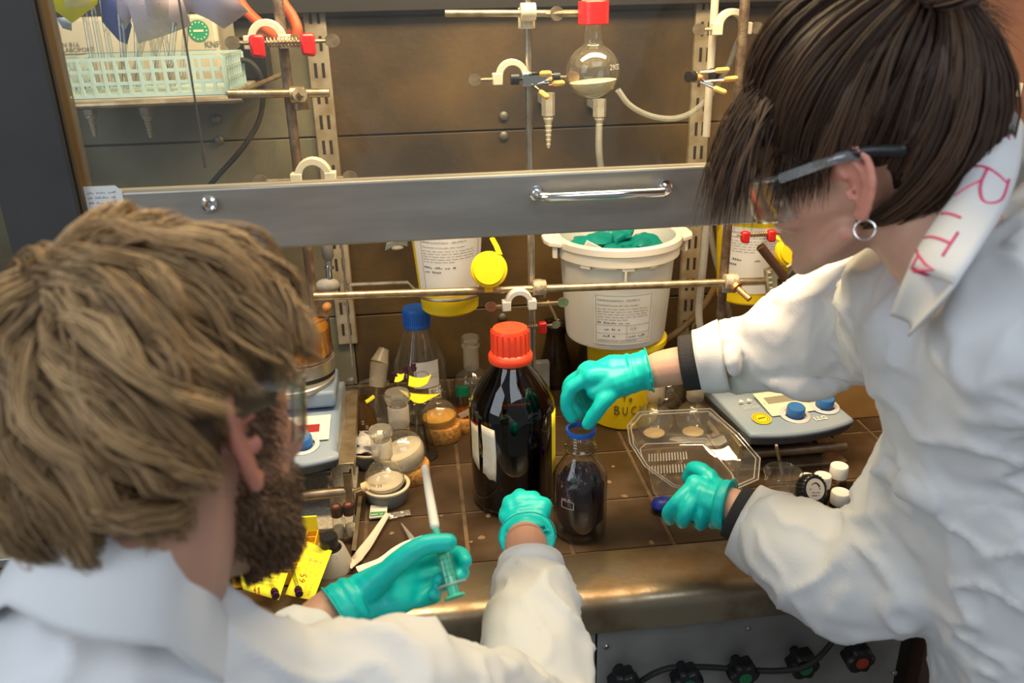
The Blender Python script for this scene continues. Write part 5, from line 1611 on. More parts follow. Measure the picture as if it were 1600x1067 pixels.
def add_ear(m, O, A, s, size=1.0, flare=.42):
    """outer ear: helix rim, antihelix, concha, tragus, lobe"""
    c = np.array([s * .0735, -.010, .000])
    # ear plane: 'out-back' axis and up axis
    ob = nz(np.array([s * math.sin(flare), -math.cos(flare), .12]))
    upv = nz(np.array([0, -.16, 1.0])); upv = nz(upv - ob * np.dot(upv, ob))
    n = np.cross(ob, upv) * (1 if s > 0 else -1)
    if np.dot(n, [s, 0, 0]) < 0:
        n = -n
    E = lambda a, b, h=0.0: O + (c + (ob * a + upv * b) * size + n * h * size) @ A
    rim = [(.002, .010, .004), (-.001, .022, .004), (.006, .032, .003), (.017, .034, .002), (.027, .026, .001), (.030, .012, .001), (.028, -.002, .002), (.021, -.014, .003), (.013, -.024, .004), (.005, -.030, .004), (.000, -.024, .004)]
    tube(m, spl([E(*p) for p in rim], 5), [.0040 * size] * (len(rim) * 5 - 4), 8, round_ends=True)
    anti = [(.012, .022, .002), (.019, .014, .002), (.020, .002, .002), (.014, -.010, .003), (.008, -.016, .004)]
    tube(m, spl([E(*p) for p in anti], 4), .0032 * size, 8, round_ends=True)
    # thin plate behind
    pl = [E(0, -.018, -.001), E(-.002, .014, -.001), E(.008, .028, -.003), (E(.020, .029, -.003)), E(.027, .014, -.003), E(.024, -.004, -.002), E(.012, -.020, -.001)]
    for i in range(len(pl)):
        q = E(.010, .004, -.005)
        tube(m, [q, pl[i]], [.0042 * size, .0030 * size], 6, round_ends=True)
        tube(m, [(q + pl[i]) / 2, (q + pl[(i + 1) % len(pl)]) / 2], .0032 * size, 6, round_ends=True)
    t = M(); ball(t, (0, 0, 0), 1, 10)
    m.add([E(.007 + v[0] * .0075, -.0255 + v[1] * .0085, .003 + v[2] * .0042) for v in t.v], t.f)        # lobe
    m.add([E(.001 + v[0] * .004, -.006 + v[1] * .007, .006 + v[2] * .0035) for v in t.v], t.f)            # tragus
    return E

def limb(m, pts, n=18, k=6, caps=True):
    p = spl(np.array([list(a) + [r] for a, r in pts]), k)
    tube(m, p[:, :3], p[:, 3], n, round_ends=True)

def fold(m, c, axis, R, a0, a1, r, slant=0.0, ref=None):
    """a cloth ridge lying half sunk round a limb"""
    x, y, d = basis(axis)
    if ref is not None:
        x = nz(np.asarray(ref) - d * np.dot(ref, d)); y = np.cross(d, x)
    aa = np.linspace(a0, a1, 16)
    pts = [np.asarray(c) + (x * math.cos(a) + y * math.sin(a)) * R + d * slant * (a - a0) / (a1 - a0 + 1e-9) for a in aa]
    rr = [r * max(.25, math.sin(math.pi * (i + .6) / 16.2)) for i in range(16)]
    tube(m, pts, rr, 8, round_ends=True)

def finger(m, pts, r0=.0098, r1=.0080):
    p = spl(np.array([np.asarray(a) for a in pts]), 5)
    tube(m, p, np.linspace(r0, r1, len(p)), 12, round_ends=True)

def glove(wrist, fingers, thumb, parent, cuff_pts, cuff_r, rk=.0120, label=None, voxel=.0021, rf=.0096, extra=()):
    """wrist: point; fingers: four lists knuckle..tip; thumb: list base..tip; cuff_pts: from the cuff's open edge to the wrist"""
    m = M()
    wrist = np.asarray(wrist)
    kn = [np.asarray(f[0]) for f in fingers]
    for i, k in enumerate(kn):
        s = wrist + (kn[i] - np.mean(kn, 0)) * .55
        tube(m, [s, (s + k) / 2, k], [.0155, .0145, rk], 12, round_ends=True)
    for a, b2 in zip(kn, kn[1:]):
        tube(m, [a, b2], rk * .95, 10, round_ends=True)
        tube(m, [(a + wrist) / 2, (b2 + wrist) / 2], .0145, 10, round_ends=True)
    tb = np.asarray(thumb[0])
    tube(m, [wrist, (wrist + tb) / 2, tb], [.016, .0165, .0135], 12, round_ends=True)
    tube(m, [tb, (kn[0] + wrist) / 2], [.013, .013], 10, round_ends=True)
    finger(m, thumb, .0130, .0100)
    for ep, er in extra:
        tube(m, ep, er, 14, round_ends=True)
    for f, r in zip(fingers, (rf, rf * 1.03, rf * .98, rf * .88)):
        finger(m, f, r * 1.04, r * .84)
    cp = [np.asarray(p) for p in cuff_pts]
    tube(m, spl(np.array([list(p) + [r] for p, r in zip(cp, cuff_r)]), 5)[:, :3], spl(np.array([list(p) + [r] for p, r in zip(cp, cuff_r)]), 5)[:, 3], 24)
    co, no, fs = remesh(m, voxel, 9, .55)
    ax = nz(cp[-1] - cp[0])
    L = np.linalg.norm(np.mean(kn, 0) - cp[0])
    for i in range(len(co)):
        t = np.dot(co[i] - cp[0], ax)
        w = max(0.0, 1 - abs(t - .022) / .04)
        q = Vector(co[i])
        if w > 0:
            e = q - Vector(cp[0])
            co[i] += no[i] * w * .0022 * mnoise.noise(Vector((np.dot(e, ax) * 170, q.x * 28, q.z * 28)))
        co[i] += no[i] * .0007 * mnoise.noise(q * 70)
    o = obj('glove', from_np(co, fs), TEAL, parent, world=True, angle=180, label=label, fix=False)
    m = M(); x, y, d = basis(-ax)
    ring = [cp[0] + (x * math.cos(a) + y * math.sin(a)) * (cuff_r[0] + .0004) for a in np.linspace(0, 2 * math.pi, 40)]
    tube(m, ring, .0009, 6); obj('rolled_edge', m, TEAL, o, angle=180)
    ob_ = bpy.data.objects[m and o.children[0].name]
    ob_.data.transform(Matrix.Translation(-Vector(parent.location)))
    return o

def strands(name, paths, widths, cols, mat, parent, up=None, flat=.5):
    """paths (n,k,3) world; tapered three-sided hair strands, one mesh"""
    P = np.asarray(paths)
    n, k, _ = P.shape
    t = np.gradient(P, axis=1)
    t /= np.linalg.norm(t, axis=2)[..., None] + 1e-9
    ref = (P - up) if up is not None else np.tile([0, 0, 1.0], (n, k, 1))
    b = np.cross(t, ref); b /= np.linalg.norm(b, axis=2)[..., None] + 1e-9
    c = np.cross(b, t)
    tap = np.clip(np.minimum(1.0, (1 - np.linspace(0, 1, k)) * 2.2) + .12, .12, 1)
    w = np.asarray(widths)[:, None] * tap[None]
    V = np.stack([P + b * w[..., None], P - b * w[..., None], P + c * (w * flat)[..., None]], 2)
    V = V.reshape(-1, 3) - np.array(parent.location)
    idx = np.arange(n * k * 3).reshape(n, k, 3)
    fs = []
    for a, d in ((0, 1), (1, 2), (2, 0)):
        fs.append(np.stack([idx[:, :-1, a], idx[:, :-1, d], idx[:, 1:, d], idx[:, 1:, a]], -1).reshape(-1, 4))
    F = np.concatenate(fs)
    me = bpy.data.meshes.new(name)
    me.vertices.add(len(V)); me.vertices.foreach_set('co', V.astype(np.float32).ravel())
    me.loops.add(F.size); me.loops.foreach_set('vertex_index', F.astype(np.int32).ravel())
    me.polygons.add(len(F)); me.polygons.foreach_set('loop_start', np.arange(0, F.size, 4, dtype=np.int32))
    me.polygons.foreach_set('use_smooth', np.ones(len(F), bool))
    me.materials.append(mat)
    C = np.ones((n, k, 3, 4), np.float32)
    C[..., :3] = np.asarray(cols)[:, None, None, :] if np.asarray(cols).ndim == 2 else np.asarray(cols)[:, :, None, :]
    at = me.color_attributes.new('tint', 'FLOAT_COLOR', 'POINT'); at.data.foreach_set('color', C.ravel())
    me.update(); me.validate()
    o = bpy.data.objects.new(name, me); COL.objects.link(o); o.parent = parent
    o['kind'] = 'stuff'
    return o

HAIRM = pm('hair', (.3, .2, .1), .42, attr='tint', spec=.35)
SKINM = pm('skin', (.6, .35, .25), .48, attr='tint', sss=.12, bump=.12, bscale=220)
COATM = pm('white_cotton', (.70, .71, .73), .85, bump=.16, bscale=420, var=(.66, .675, .70), vscale=4, sheen=.15)
COATIN = pm('cream_cuff_cotton', (.78, .75, .68), .85, bump=.16, bscale=420)
DARKKNIT = pm('charcoal_knit', (.025, .026, .03), .9, bump=.5, bscale=320)
TROU = pm('dark_trousers', (.03, .035, .05), .85); SHOE = pm('dark_shoes', (.03, .025, .02), .5)

def cloth(m, parent, voxel=.0058, amp=.004, seeds=(0, 0, 0), smooth=5, label=None, extra=None, name='lab_coat'):
    co, no, fs = remesh(m, voxel, smooth, .55)
    s = Vector(seeds)
    for i in range(len(co)):
        q = Vector(co[i]) + s
        v = mnoise.noise(Vector((q.x * 8, q.y * 8, q.z * 11))) + .55 * mnoise.noise(Vector((q.x * 24, q.y * 20, q.z * 28)))
        wq = Vector((q.x * 9 + q.z * 5 + .5 * v, q.y * 9, q.z * 7 - q.x * 4 + .4 * v))
        rdg = (1 - abs(mnoise.noise(wq))) ** 5
        rd2 = (1 - abs(mnoise.noise(wq * 1.9 + Vector((5, 3, 1))))) ** 6
        co[i] += no[i] * amp * (.7 * v + 1.7 * (rdg - .25) + .8 * (rd2 - .2))
    return obj(name, from_np(co, fs), COATM, parent, world=True, angle=180, fix=False, label=label)

def skin_cols(co, O, A, base, red, lip=None, shade=None):
    L = (co - O) @ A.T
    c = np.tile(np.array([*base, 1.0]), (len(co), 1))
    ear = (np.abs(L[:, 0]) > .072) & (np.abs(L[:, 1] + .02) < .05) & (np.abs(L[:, 2]) < .05)
    c[ear, :3] = red
    k = np.exp(-((np.abs(L[:, 0]) - .06) ** 2 + (L[:, 1] - .035) ** 2 + (L[:, 2] + .03) ** 2) / .0012)[:, None]
    c[:, :3] = c[:, :3] * (1 - .35 * k) + np.array(red) * .35 * k
    l = (np.abs(L[:, 0]) < .024) & (L[:, 1] > .085) & (L[:, 2] < -.06) & (L[:, 2] > -.083)
    c[l, :3] = (.48, .16, .13)
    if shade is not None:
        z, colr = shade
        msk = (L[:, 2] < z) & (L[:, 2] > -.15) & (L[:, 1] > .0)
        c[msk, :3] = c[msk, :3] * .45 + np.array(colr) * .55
    return c

def scalp_points(n, O, A, allow, seed, grow=1.0):
    r = np.random.default_rng(seed)
    out = []
    while len(out) < n:
        d = nz(r.normal(size=3))
        p = HC + HR3 * d * grow
        if allow(p):
            out.append(p)
    return np.array(out)

def shell(p, h):
    """push a head-local point onto the scalp ellipsoid raised by h"""
    q = (p - HC) / HR3
    q = q / np.linalg.norm(q)
    nrm = q / HR3; nrm /= np.linalg.norm(nrm)
    return HC + HR3 * q + nrm * h, nrm

def goggles(parent, O, A, sides=(-1, 1), dark=True):
    P = lambda x, y, z: O + np.array([x, y, z]) @ A
    t = bpy.data.objects.new('safety_glasses', None); COL.objects.link(t); t.parent = parent
    CL = glassmat('goggle_plastic', (.97, .98, .98), (.72, .75, .77), .03, 1.5, .02, (.9, .9, .9))
    m = M()
    def lens(s, q):
        a = (s - .5) * 2 * 1.45
        R = .072 - .004 * q
        return P(R * math.sin(a), .038 + .078 * math.cos(a), .024 - .050 * q * (1 - .25 * abs(s - .5)))
    sheet(m, lens, 30, 8)
    obj('lens', m, CL, t, world=True, solid=.0018, angle=180)
    m = M(); tube(m, [lens(s, 0) for s in np.linspace(0, 1, 30)], .0022, 8); obj('top_rim', m, glassmat('rim_plastic', (.90, .92, .93), (.5, .54, .56), .05, 2.5, .18, (.9, .92, .95)), t, world=True)
    for s in (-1, 1):
        m = M(); tube(m, spl([P(s * .076, .048, .024), P(s * .084, .020, .028), P(s * .086, -.012, .031), P(s * .0815, -.030, .028)], 5), .0030, 10, flat=(1, 1.6)); obj('temple_arm', m, MATS['rim_plastic'], t, world=True)
        if dark:
            m = M(); tube(m, spl([P(s * .0815, -.010, .0305), P(s * .083, -.035, .030), P(s * .081, -.062, .022)], 5), .0038, 10, flat=(1, 1.4), round_ends=True); obj('temple_tip', m, BLACKP, t, world=True)
    return t

def legs(parent, hip, width, fw, z_floor=-.9):
    """trousered legs and shoes down to the floor"""
    lat = np.array([fw[1], -fw[0], 0])
    for s in (-1, 1):
        h = np.array(hip) + lat * s * width
        k = np.array([h[0], h[1], 0]) + np.array(fw) * .04 + [0, 0, h[2] * .5 + z_floor * .5]
        a = np.array([h[0] + lat[0] * s * .02, h[1], z_floor + .08])
        m = M(); limb(m, [(h, .088), (k, .066), (a, .052)], 16); obj('trouser_leg', m, TROU, parent, world=True, angle=180)
        m = M(); limb(m, [(a + [0, 0, -.038] - np.array(fw) * .05, .040), (a + [0, 0, -.04] + np.array(fw) * .06, .040), (a + [0, 0, -.05] + np.array(fw) * .15, .030)], 14)
        m.v = [(x, y, max(z, z_floor)) for x, y, z in m.v]
        obj('shoe', m, SHOE, parent, world=True, angle=60)

# ---------------------------------------------------------------- the bearded man
MO, MA = headframe(math.radians(19.8), math.radians(-7.1), 260, 673, .574, math.radians(2))
Mp = lambda x, y, z: MO + np.array([x, y, z]) @ MA
mN = D(224, 918, .580)
mSL, mSR = D(-100, 1060, .565), D(600, 1095, .655)
mEL, mER = D(260, 1240, .70), D(845, 1165, .84)
mWL, mWR = D(515, 957, .865), D(822, 852, 1.065)
mP = np.array([-.30, .28, .02])
man = thing('person', 'bearded man with wavy blond hair in a white lab coat holding a green syringe', 'person', (mP[0], mP[1], -.9))
TEALb = None
m = M()
add_head(m, MO, MA, 1.03)
E_ = add_ear(m, MO, MA, 1, 1.12, .40); add_ear(m, MO, MA, -1, 1.12, .40)
limb(m, [(Mp(0, -.018, -.02), .062), (Mp(0, -.03, -.06), .060), ((Mp(0, -.03, -.06) + mN) / 2 + (mN - MO) * .03, .059), (mN, .055), (mN + (mP - mN) * .25 + CF * .02, .05)], 20)
limb(m, [(mSL + CF * .02, .038), (mN + (mP - mN) * .22 + CF * .03, .042), (mSR + CF * .01, .040)], 16)
limb(m, [(mN + (mP - mN) * .2 + CF * .03, .045), ((mN + mP) / 2, .09), (mP, .11)], 18)
limb(m, [(mSR, .048), ((mSR + mER) / 2, .042), (mER, .038)], 14)
limb(m, [(mER, .038), (mER * .5 + mWR * .5, .034), (mWR, .0275), (D(822, 828, 1.085), .022), (D(822, 815, 1.095), .010)], 16)
limb(m, [(mSL, .048), ((mSL + mEL) / 2, .042), (mEL, .038)], 14)
limb(m, [(mEL, .038), (mEL * .5 + mWL * .5, .034), (mWL, .0245), (D(560, 932, .874), .018), (D(590, 915, .882), .009)], 16)
for s in (-1, 1):
    limb(m, [(mP + [s * .08, 0, 0], .075), (mP + [s * .09, .03, -.45], .05), (mP + [s * .10, .0, -.85], .035)], 12)
co, no, fs = remesh(m, .0030, 5, .5)
hm = np.linalg.norm(co - MO, axis=1) < .2
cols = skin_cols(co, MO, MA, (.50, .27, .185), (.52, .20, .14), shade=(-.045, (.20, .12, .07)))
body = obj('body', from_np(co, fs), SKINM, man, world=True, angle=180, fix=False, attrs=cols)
bco = co
# coat
m = M()
limb(m, [(mSL, .060), (D(60, 1030, .575), .052), (D(230, 1010, .580), .060), (D(375, 1055, .60), .050), (D(448, 1085, .62), .046), (D(525, 1095, .635), .055), (mSR, .062)], 22)
limb(m, [(mN, .052), (mN + (mP - mN) * .25, .075)], 22)
ax_ = nz(mSR - mSL)
rings = []
for f, w, dpt in ((.10, .06, .055), (.22, .10, .085), (.34, .165, .11), (.55, .19, .13), (.8, .19, .13), (1.0, .20, .135), (1.35, .22, .15)):
    c = mN + (mP - mN) * f
    if f > 1:
        c = mP + np.array([0, .02, -(f - 1) * 1.2])
    bk = nz(np.cross(ax_, mP - mN))
    rings.append([c + ax_ * w * math.cos(a) + bk * dpt * math.sin(a) for a in np.linspace(0, 2 * math.pi, 32, endpoint=False)])
loft(m, rings)
limb(m, [(mSR, .064), (mSR * .62 + mER * .38 + [0, 0, .0], .067), (mER, .066)], 22)
limb(m, [(mER, .066), (D(830, 1010, .93), .062), (D(832, 935, .995), .050), (D(831, 915, 1.018), .045)], 22)
limb(m, [(mSL, .064), ((mSL + mEL) / 2, .066), (mEL, .064)], 20)
limb(m, [(mEL, .064), (D(395, 1120, .77), .054), (D(478, 1015, .835), .040)], 20)
dU = nz(mER - mSR)
for f, a0, a1, r, sl in ((.10, .2, 2.9, .017, .02), (.30, .0, 2.8, .015, -.03), (.52, .3, 3.0, .016, .03), (.74, .2, 2.7, .013, -.02)):
    fold(m, mSR + (mER - mSR) * f, dU, .060, a0, a1, r, sl, ref=CR)
dF = nz(mWR - mER)
for f, a0, a1, r, sl in ((.35, .3, 2.9, .010, .06), (.55, .2, 2.2, .009, .05), (.72, .8, 3.3, .007, -.03), (.15, .4, 3.0, .012, .04)):
    c = mER + (mWR - mER) * f
    fold(m, c + (D(832, 930, 1.0) - c) * .15, dF, .054 - .012 * f, a0, a1, r, sl, ref=CR)
cloth(m, man, .0056, .0060, (3, 1, 0), 5, label='white cotton lab coat')
# collar: a turned-down band round the back of the neck
cc = D(216, 878, .572)
cax = nz(Mp(0, -.02, -.05) - mN)            # collar axis along the neck
cx = nz(CR - cax * np.dot(CR, cax)); cy = np.cross(cax, cx)       # cy points away from the viewer
if np.dot(cy, CF) < 0:
    cy = -cy
m = M()
def coll(s, q, th=0.0):
    a = math.radians(-90) + (s - .5) * math.radians(290)
    R = .0575 + .027 * q ** .75 + th
    h = .070 - .062 * q - .012 * (1 - abs(math.cos((s - .5) * math.pi))) * q + .006 * math.sin(s * 7)
    h += -.46 * max(0, abs(s - .5) - .10)
    return cc + cx * R * math.cos(a) * 1.12 + cy * R * math.sin(a) + cax * h
sheet(m, lambda s, q: coll(s, q), 48, 10)
obj('collar', m, COATM, man, world=True, angle=180, solid=.0028)
m = M()
sheet(m, lambda s, q: coll(s, 0) + (cc + cax * -.05 - coll(s, 0)) * 0 + cax * (-.055 * q) - nz(coll(s, 0) - cc) * .002, 48, 6)
obj('collar_stand', m, COATM, man, world=True, angle=180, solid=.002)
# cuff hem
for pts, r in (((D(830, 900, 1.03), D(829, 876, 1.045)), .040),):
    m = M(); tube(m, [pts[0], pts[1], pts[1] + nz(pts[1] - pts[0]) * .002], [r + .004, r, r - .004], 28, caps=False); obj('cuff', m, COATM, man, world=True, angle=60, solid=.002)
# right glove, resting by the bottles
cp0 = D(824, 838, 1.072)
glove(D(822, 824, 1.088), [[D(800, 792, 1.118), D(797, 786, 1.140), D(803, 796, 1.158), D(814, 808, 1.150)],
                            [D(813, 783, 1.120), D(813, 776, 1.145), D(818, 786, 1.165), D(828, 802, 1.157)],
                            [D(830, 784, 1.118), D(833, 779, 1.143), D(836, 790, 1.160), D(840, 804, 1.150)],
                            [D(846, 792, 1.112), D(851, 792, 1.132), D(850, 802, 1.144), D(848, 812, 1.137)]],
      [D(806, 818, 1.092), D(793, 808, 1.110), D(794, 798, 1.130), D(806, 803, 1.142)], man, [cp0, cp0 + CF * .010 - CU * .007 + CF * .004, D(822, 824, 1.090)], [.0365, .0355, .031], label='teal glove on the fist by the bottles', rk=.0150, rf=.0118)
# left glove, holding the syringe
glove(D(560, 935, .872), [[D(640, 882, .905), D(688, 864, .915), D(720, 866, .905), D(727, 877, .893)],
                           [D(642, 905, .902), D(694, 893, .912), D(722, 893, .902), D(716, 902, .886)],
                           [D(638, 925, .895), D(676, 918, .905), D(694, 911, .893), D(686, 905, .874)],
                           [D(630, 942, .886), D(660, 937, .894), D(680, 932, .885), D(676, 927, .868)]],
      [D(592, 905, .862), D(630, 872, .862), D(664, 852, .866), D(700, 847, .866)], man, [D(527, 958, .862), D(560, 935, .872)], [.0300, .0275], label='teal glove gripping the syringe', rf=.0092)
goggles(man, MO, MA, dark=False)
# hair
WH = nz(np.array([-.12, -.55, .83]))
def allow_m(p):
    x, y, z = p
    if z < -.050: return False
    if y > .045 and z < .060: return False
    if y > .0 and z < .012 + max(0, (y - .0)) * .9: return False
    if abs(x) > .055 and -.035 < y <= .01 and z < .014: return False
    if -.05 < y <= -.01 and z < -.025: return False
    return True
def flow_paths(pts, nclump, length, k, hlo, hhi, seed, wave=.004, conv=.75, whorl=WH, gravity=.55):
    r = np.random.default_rng(seed)
    cid = r.integers(0, len(pts), nclump)
    guides = []
    for c in cid:
        p = pts[c].copy(); L = length * r.uniform(.75, 1.25); ph, am, wl = r.uniform(0, 6.28), wave * r.uniform(.4, 1.5), r.uniform(.6, 1.5)
        h0, h1 = r.uniform(hlo, hhi) * .5, r.uniform(hlo, hhi)
        path = []
        for i in range(k):
            f = i / (k - 1)
            q, nr = shell(p, h0 + (h1 - h0) * min(1, f * 1.6))
            aw = q - HC - WH * HR3 * 1.0
            tdir = nz(aw - nr * np.dot(aw, nr)) + gravity * (np.array([.12, .05, -1.0]) - nr * np.dot([.12, .05, -1.0], nr))
            tdir = nz(tdir)
            side = np.cross(tdir, nr)
            path.append(q + side * am * math.sin(ph + f * 6.28 * wl) + nr * am * .7 * math.sin(ph * 2 + f * 7 * wl))
            p = q + tdir * L / (k - 1)
        guides.append(np.array(path))
    G_ = np.array(guides); roots = G_[:, 0]
    out = np.empty((len(pts), k, 3)); gi = np.empty(len(pts), int)
    for i, p in enumerate(pts):
        j = np.argmin(((roots - p) ** 2).sum(1)); gi[i] = j
        q0, nr = shell(p, r.uniform(0, hlo))
        d = q0 - G_[j, 0]
        f = np.linspace(0, 1, k)[:, None]
        jit = r.normal(size=3) * .0026
        out[i] = G_[j] + d * (1 - conv * f ** .8) + jit * f
        out[i, 1:] += r.normal(size=(k - 1, 3)) * .0004
    return out, gi
def capmesh(name, O, A, allow, h, mat, parent, col):
    t = M(); ball(t, (0, 0, 0), 1, 40)
    v = np.array(t.v); L = HC + HR3 * v
    ok = [allow(p) for p in L]
    V = [O + shell(p, h if k else -.004)[0] @ A for p, k in zip(L, ok)]
    fs_ = [f for f in t.f if any(ok[i] for i in f)]
    mm_ = M(); mm_.v = [tuple(p) for p in V]; mm_.f = fs_
    return obj(name, mm_, mat, parent, world=True, angle=180, attrs=np.tile([*col, 1.0], (len(V), 1)))
capmesh('under_hair', MO, MA, allow_m, .012, HAIRM, man, (.095, .058, .030))
pts = scalp_points(14000, MO, MA, allow_m, 11)
pa_, gi = flow_paths(pts, 620, .075, 9, .016, .034, 5, wave=.0060, conv=.62)
rr_ = np.random.default_rng(9)
bad = ((pa_[..., 0] > .052) & (pa_[..., 1] > -.050) & (pa_[..., 1] < .045) & (pa_[..., 2] < .026)).any(1) | ((pa_[..., 1] > .045) & (pa_[..., 2] < .045)).any(1)
pa_, gi, pts = pa_[~bad], gi[~bad], pts[~bad]
gcol = rr_.uniform(0, 1, 620) ** 1.2
mixv = np.clip(gcol[gi] * .75 + rr_.uniform(0, .35, len(pts)), 0, 1)[:, None]
cl = np.array([.085, .043, .017]) * (1 - mixv) + np.array([.60, .385, .185]) * mixv
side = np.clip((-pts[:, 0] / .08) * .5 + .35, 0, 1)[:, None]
cl = cl * (1 - .25 * side) + np.array([.60, .45, .27]) * .25 * side  # left side blended paler: window light put into the strand colour
strands('hair', MO + pa_ @ MA, rr_.uniform(.0006, .0013, len(pts)), cl, HAIRM, man, up=MO)
# nape hair, paler
def allow_n(p): return p[2] < -.030 and p[2] > -.075 and p[1] < -.015
pts = scalp_points(700, MO, MA, allow_n, 12)
pa_, gi = flow_paths(pts, 50, .04, 7, .004, .012, 6, wave=.003)
mixv = rr_.uniform(0, 1, len(pts))[:, None]
strands('nape_hair', MO + pa_ @ MA, rr_.uniform(.0008, .0014, len(pts)), np.array([.22, .14, .08]) * (1 - mixv) + np.array([.62, .48, .30]) * mixv, HAIRM, man, up=MO)
# beard grows from the jaw of the body itself
L = (bco - MO) @ MA.T
sel = np.where((L[:, 1] > -.012) & (L[:, 2] < -.040 + .1 * np.clip(L[:, 1] - .07, 0, 1)) & (L[:, 2] > -.132) & (L[:, 1] > -.012 + .35 * np.clip(-.06 - L[:, 2], 0, 1)) & (np.abs(L[:, 0]) < .078) & (np.linalg.norm(L[:, :2] - [0, .0], axis=1) > .045) & (L[:, 1] > .9 * (-.115 - L[:, 2])))[0]
sb = np.where((L[:, 1] > -.01) & (L[:, 1] < .03) & (L[:, 2] <= .02) & (L[:, 2] >= -.045) & (np.abs(L[:, 0]) > .058) & (np.abs(L[:, 0]) < .074))[0]
sel = np.concatenate([rr_.choice(sel, min(len(sel), 7500), replace=False), rr_.choice(sb, min(len(sb), 500), replace=False)])
root, nn = bco[sel], no[sel]
kk = 5
dn = -MA[2] * 1.0 + MA[1] * .35
f = np.linspace(0, 1, kk)[None, :, None]
Lg = rr_.uniform(.006, .014, len(sel))[:, None, None]
dirn = nn * .6 + dn + rr_.normal(size=nn.shape) * .28
dirn /= np.linalg.norm(dirn, axis=1)[:, None]
pa_ = root[:, None] - nn[:, None] * .0008 + dirn[:, None] * Lg * f + (nn[:, None] * .004) * np.sin(f * 3.0)
mixv = rr_.uniform(0, 1, len(sel))[:, None]
strands('beard', pa_, rr_.uniform(.00045, .0008, len(sel)), np.array([.075, .040, .021]) * (1 - mixv) + np.array([.22, .13, .07]) * mixv, HAIRM, man)
legs(man, mP + [0, .0, -.04], .10, (0, 1, 0))

# ---------------------------------------------------------------- the dark haired woman
WO, WA = headframe(math.radians(-47), math.radians(6.6), 1347, 255, .803, math.radians(28))
Wp = lambda x, y, z: WO + np.array([x, y, z]) @ WA
wN = D(1505, 425, .765)
wSn, wSf = D(1645, 525, .70), D(1440, 470, .90)
wEn, wEf = D(1500, 800, .92), D(1400, 520, 1.05)
wWn, wWf = D(1142, 790, 1.105), D(1022, 580, 1.195)
wP = D(1725, 1200, .95)
woman = thing('person', 'dark haired woman with a hoop earring in a white lab coat, reaching into the hood', 'person', (wP[0], wP[1], -.9))
m = M()
add_head(m, WO, WA, .92, .85, .70)
E2 = add_ear(m, WO, WA, -1, 1.02, .50); add_ear(m, WO, WA, 1, 1.0, .45)
limb(m, [(Wp(0, -.018, -.02), .055), (Wp(0, -.035, -.06), .052), ((Wp(0, -.035, -.06) + wN) / 2, .051), (wN, .056), (wN + (wP - wN) * .2, .075)], 20)
limb(m, [(wSn, .045), (wN + (wP - wN) * .1, .055), (wSf, .045)], 16)
limb(m, [(wN + (wP - wN) * .1, .08), ((wN + wP) / 2, .095), (wP, .11)], 18)
limb(m, [(wSn, .042), ((wSn + wEn) / 2, .038), (wEn, .034)], 14)
limb(m, [(wEn, .034), (D(1400, 870, .975), .033), (D(1300, 885, 1.01), .031), (D(1215, 840, 1.06), .029), (wWn, .0250), (D(1126, 788, 1.112), .016), (D(1116, 787, 1.116), .009)], 16)
limb(m, [(wSf, .042), ((wSf + wEf) / 2, .038), (wEf, .034)], 14)
limb(m, [(wEf, .034), (wEf * .5 + wWf * .5, .031), (D(1050, 573, 1.18), .0268), (wWf, .0245), (D(995, 582, 1.2), .019), (D(965, 588, 1.2), .012)], 16)
for s in (-1, 1):
    limb(m, [(wP + [s * .07, 0, 0], .075), (wP + [s * .08, .03, -.45], .048), (wP + [s * .09, .0, -.85], .033)], 12)
co, no, fs = remesh(m, .0030, 5, .5)
cols = skin_cols(co, WO, WA, (.62, .36, .26), (.66, .28, .21))
obj('body', from_np(co, fs), SKINM, woman, world=True, angle=180, fix=False, attrs=cols)
# coat
m = M()
limb(m, [(wSn, .084), (wN + (wP - wN) * .14 + CF * .02, .095), (wSf, .072)], 22)
limb(m, [(wSn, .085), (D(1712, 362, .79), .085), (wN + (wP - wN) * .2, .08)], 22)
limb(m, [(D(1700, 380, .79), .08), (D(1648, 285, .80), .058)], 20)
limb(m, [(wSn, .075), (wN + (wP - wN) * .45, .11)], 20)
limb(m, [(D(1548, 408, .780), .058), (wSn, .075)], 20)
ax_ = nz(wSn - wSf)
rings = []
for f, w, dpt in ((.08, .075, .07), (.2, .125, .10), (.4, .135, .12), (.7, .14, .135), (1.0, .155, .15), (1.4, .19, .18)):
    c = wN + (wP - wN) * f
    if f > 1:
        c = wP + np.array([0.0, .0, -(f - 1) * 1.1])
    bk = nz(np.cross(ax_, wP - wN))
    rings.append([c + ax_ * w * math.cos(a) + bk * dpt * math.sin(a) for a in np.linspace(0, 2 * math.pi, 32, endpoint=False)])
loft(m, rings)
ups = [(wSn, .096), (D(1570, 655, .80), .098), (wEn, .096)]
limb(m, ups, 24)
fa = [(wEn, .096), (D(1410, 878, .955), .084), (D(1310, 893, .995), .070), (D(1245, 860, 1.02), .062), (D(1216, 843, 1.04), .052)]
limb(m, fa, 24)
limb(m, [(wSf, .080), (wEf, .080), (D(1330, 498, 1.09), .080), (D(1250, 530, 1.125), .069), (D(1180, 550, 1.15), .054), (D(1140, 556, 1.162), .046)], 24)
dU = nz(wEn - wSn)
def ridges(lst):
    for pts, r_ in lst:
        p_ = spl([D(*q) for q in pts], 6)
        tube(m, p_, [r_ * max(.3, math.sin(math.pi * (i + .8) / (len(p_) + .6))) for i in range(len(p_))], 10, round_ends=True)
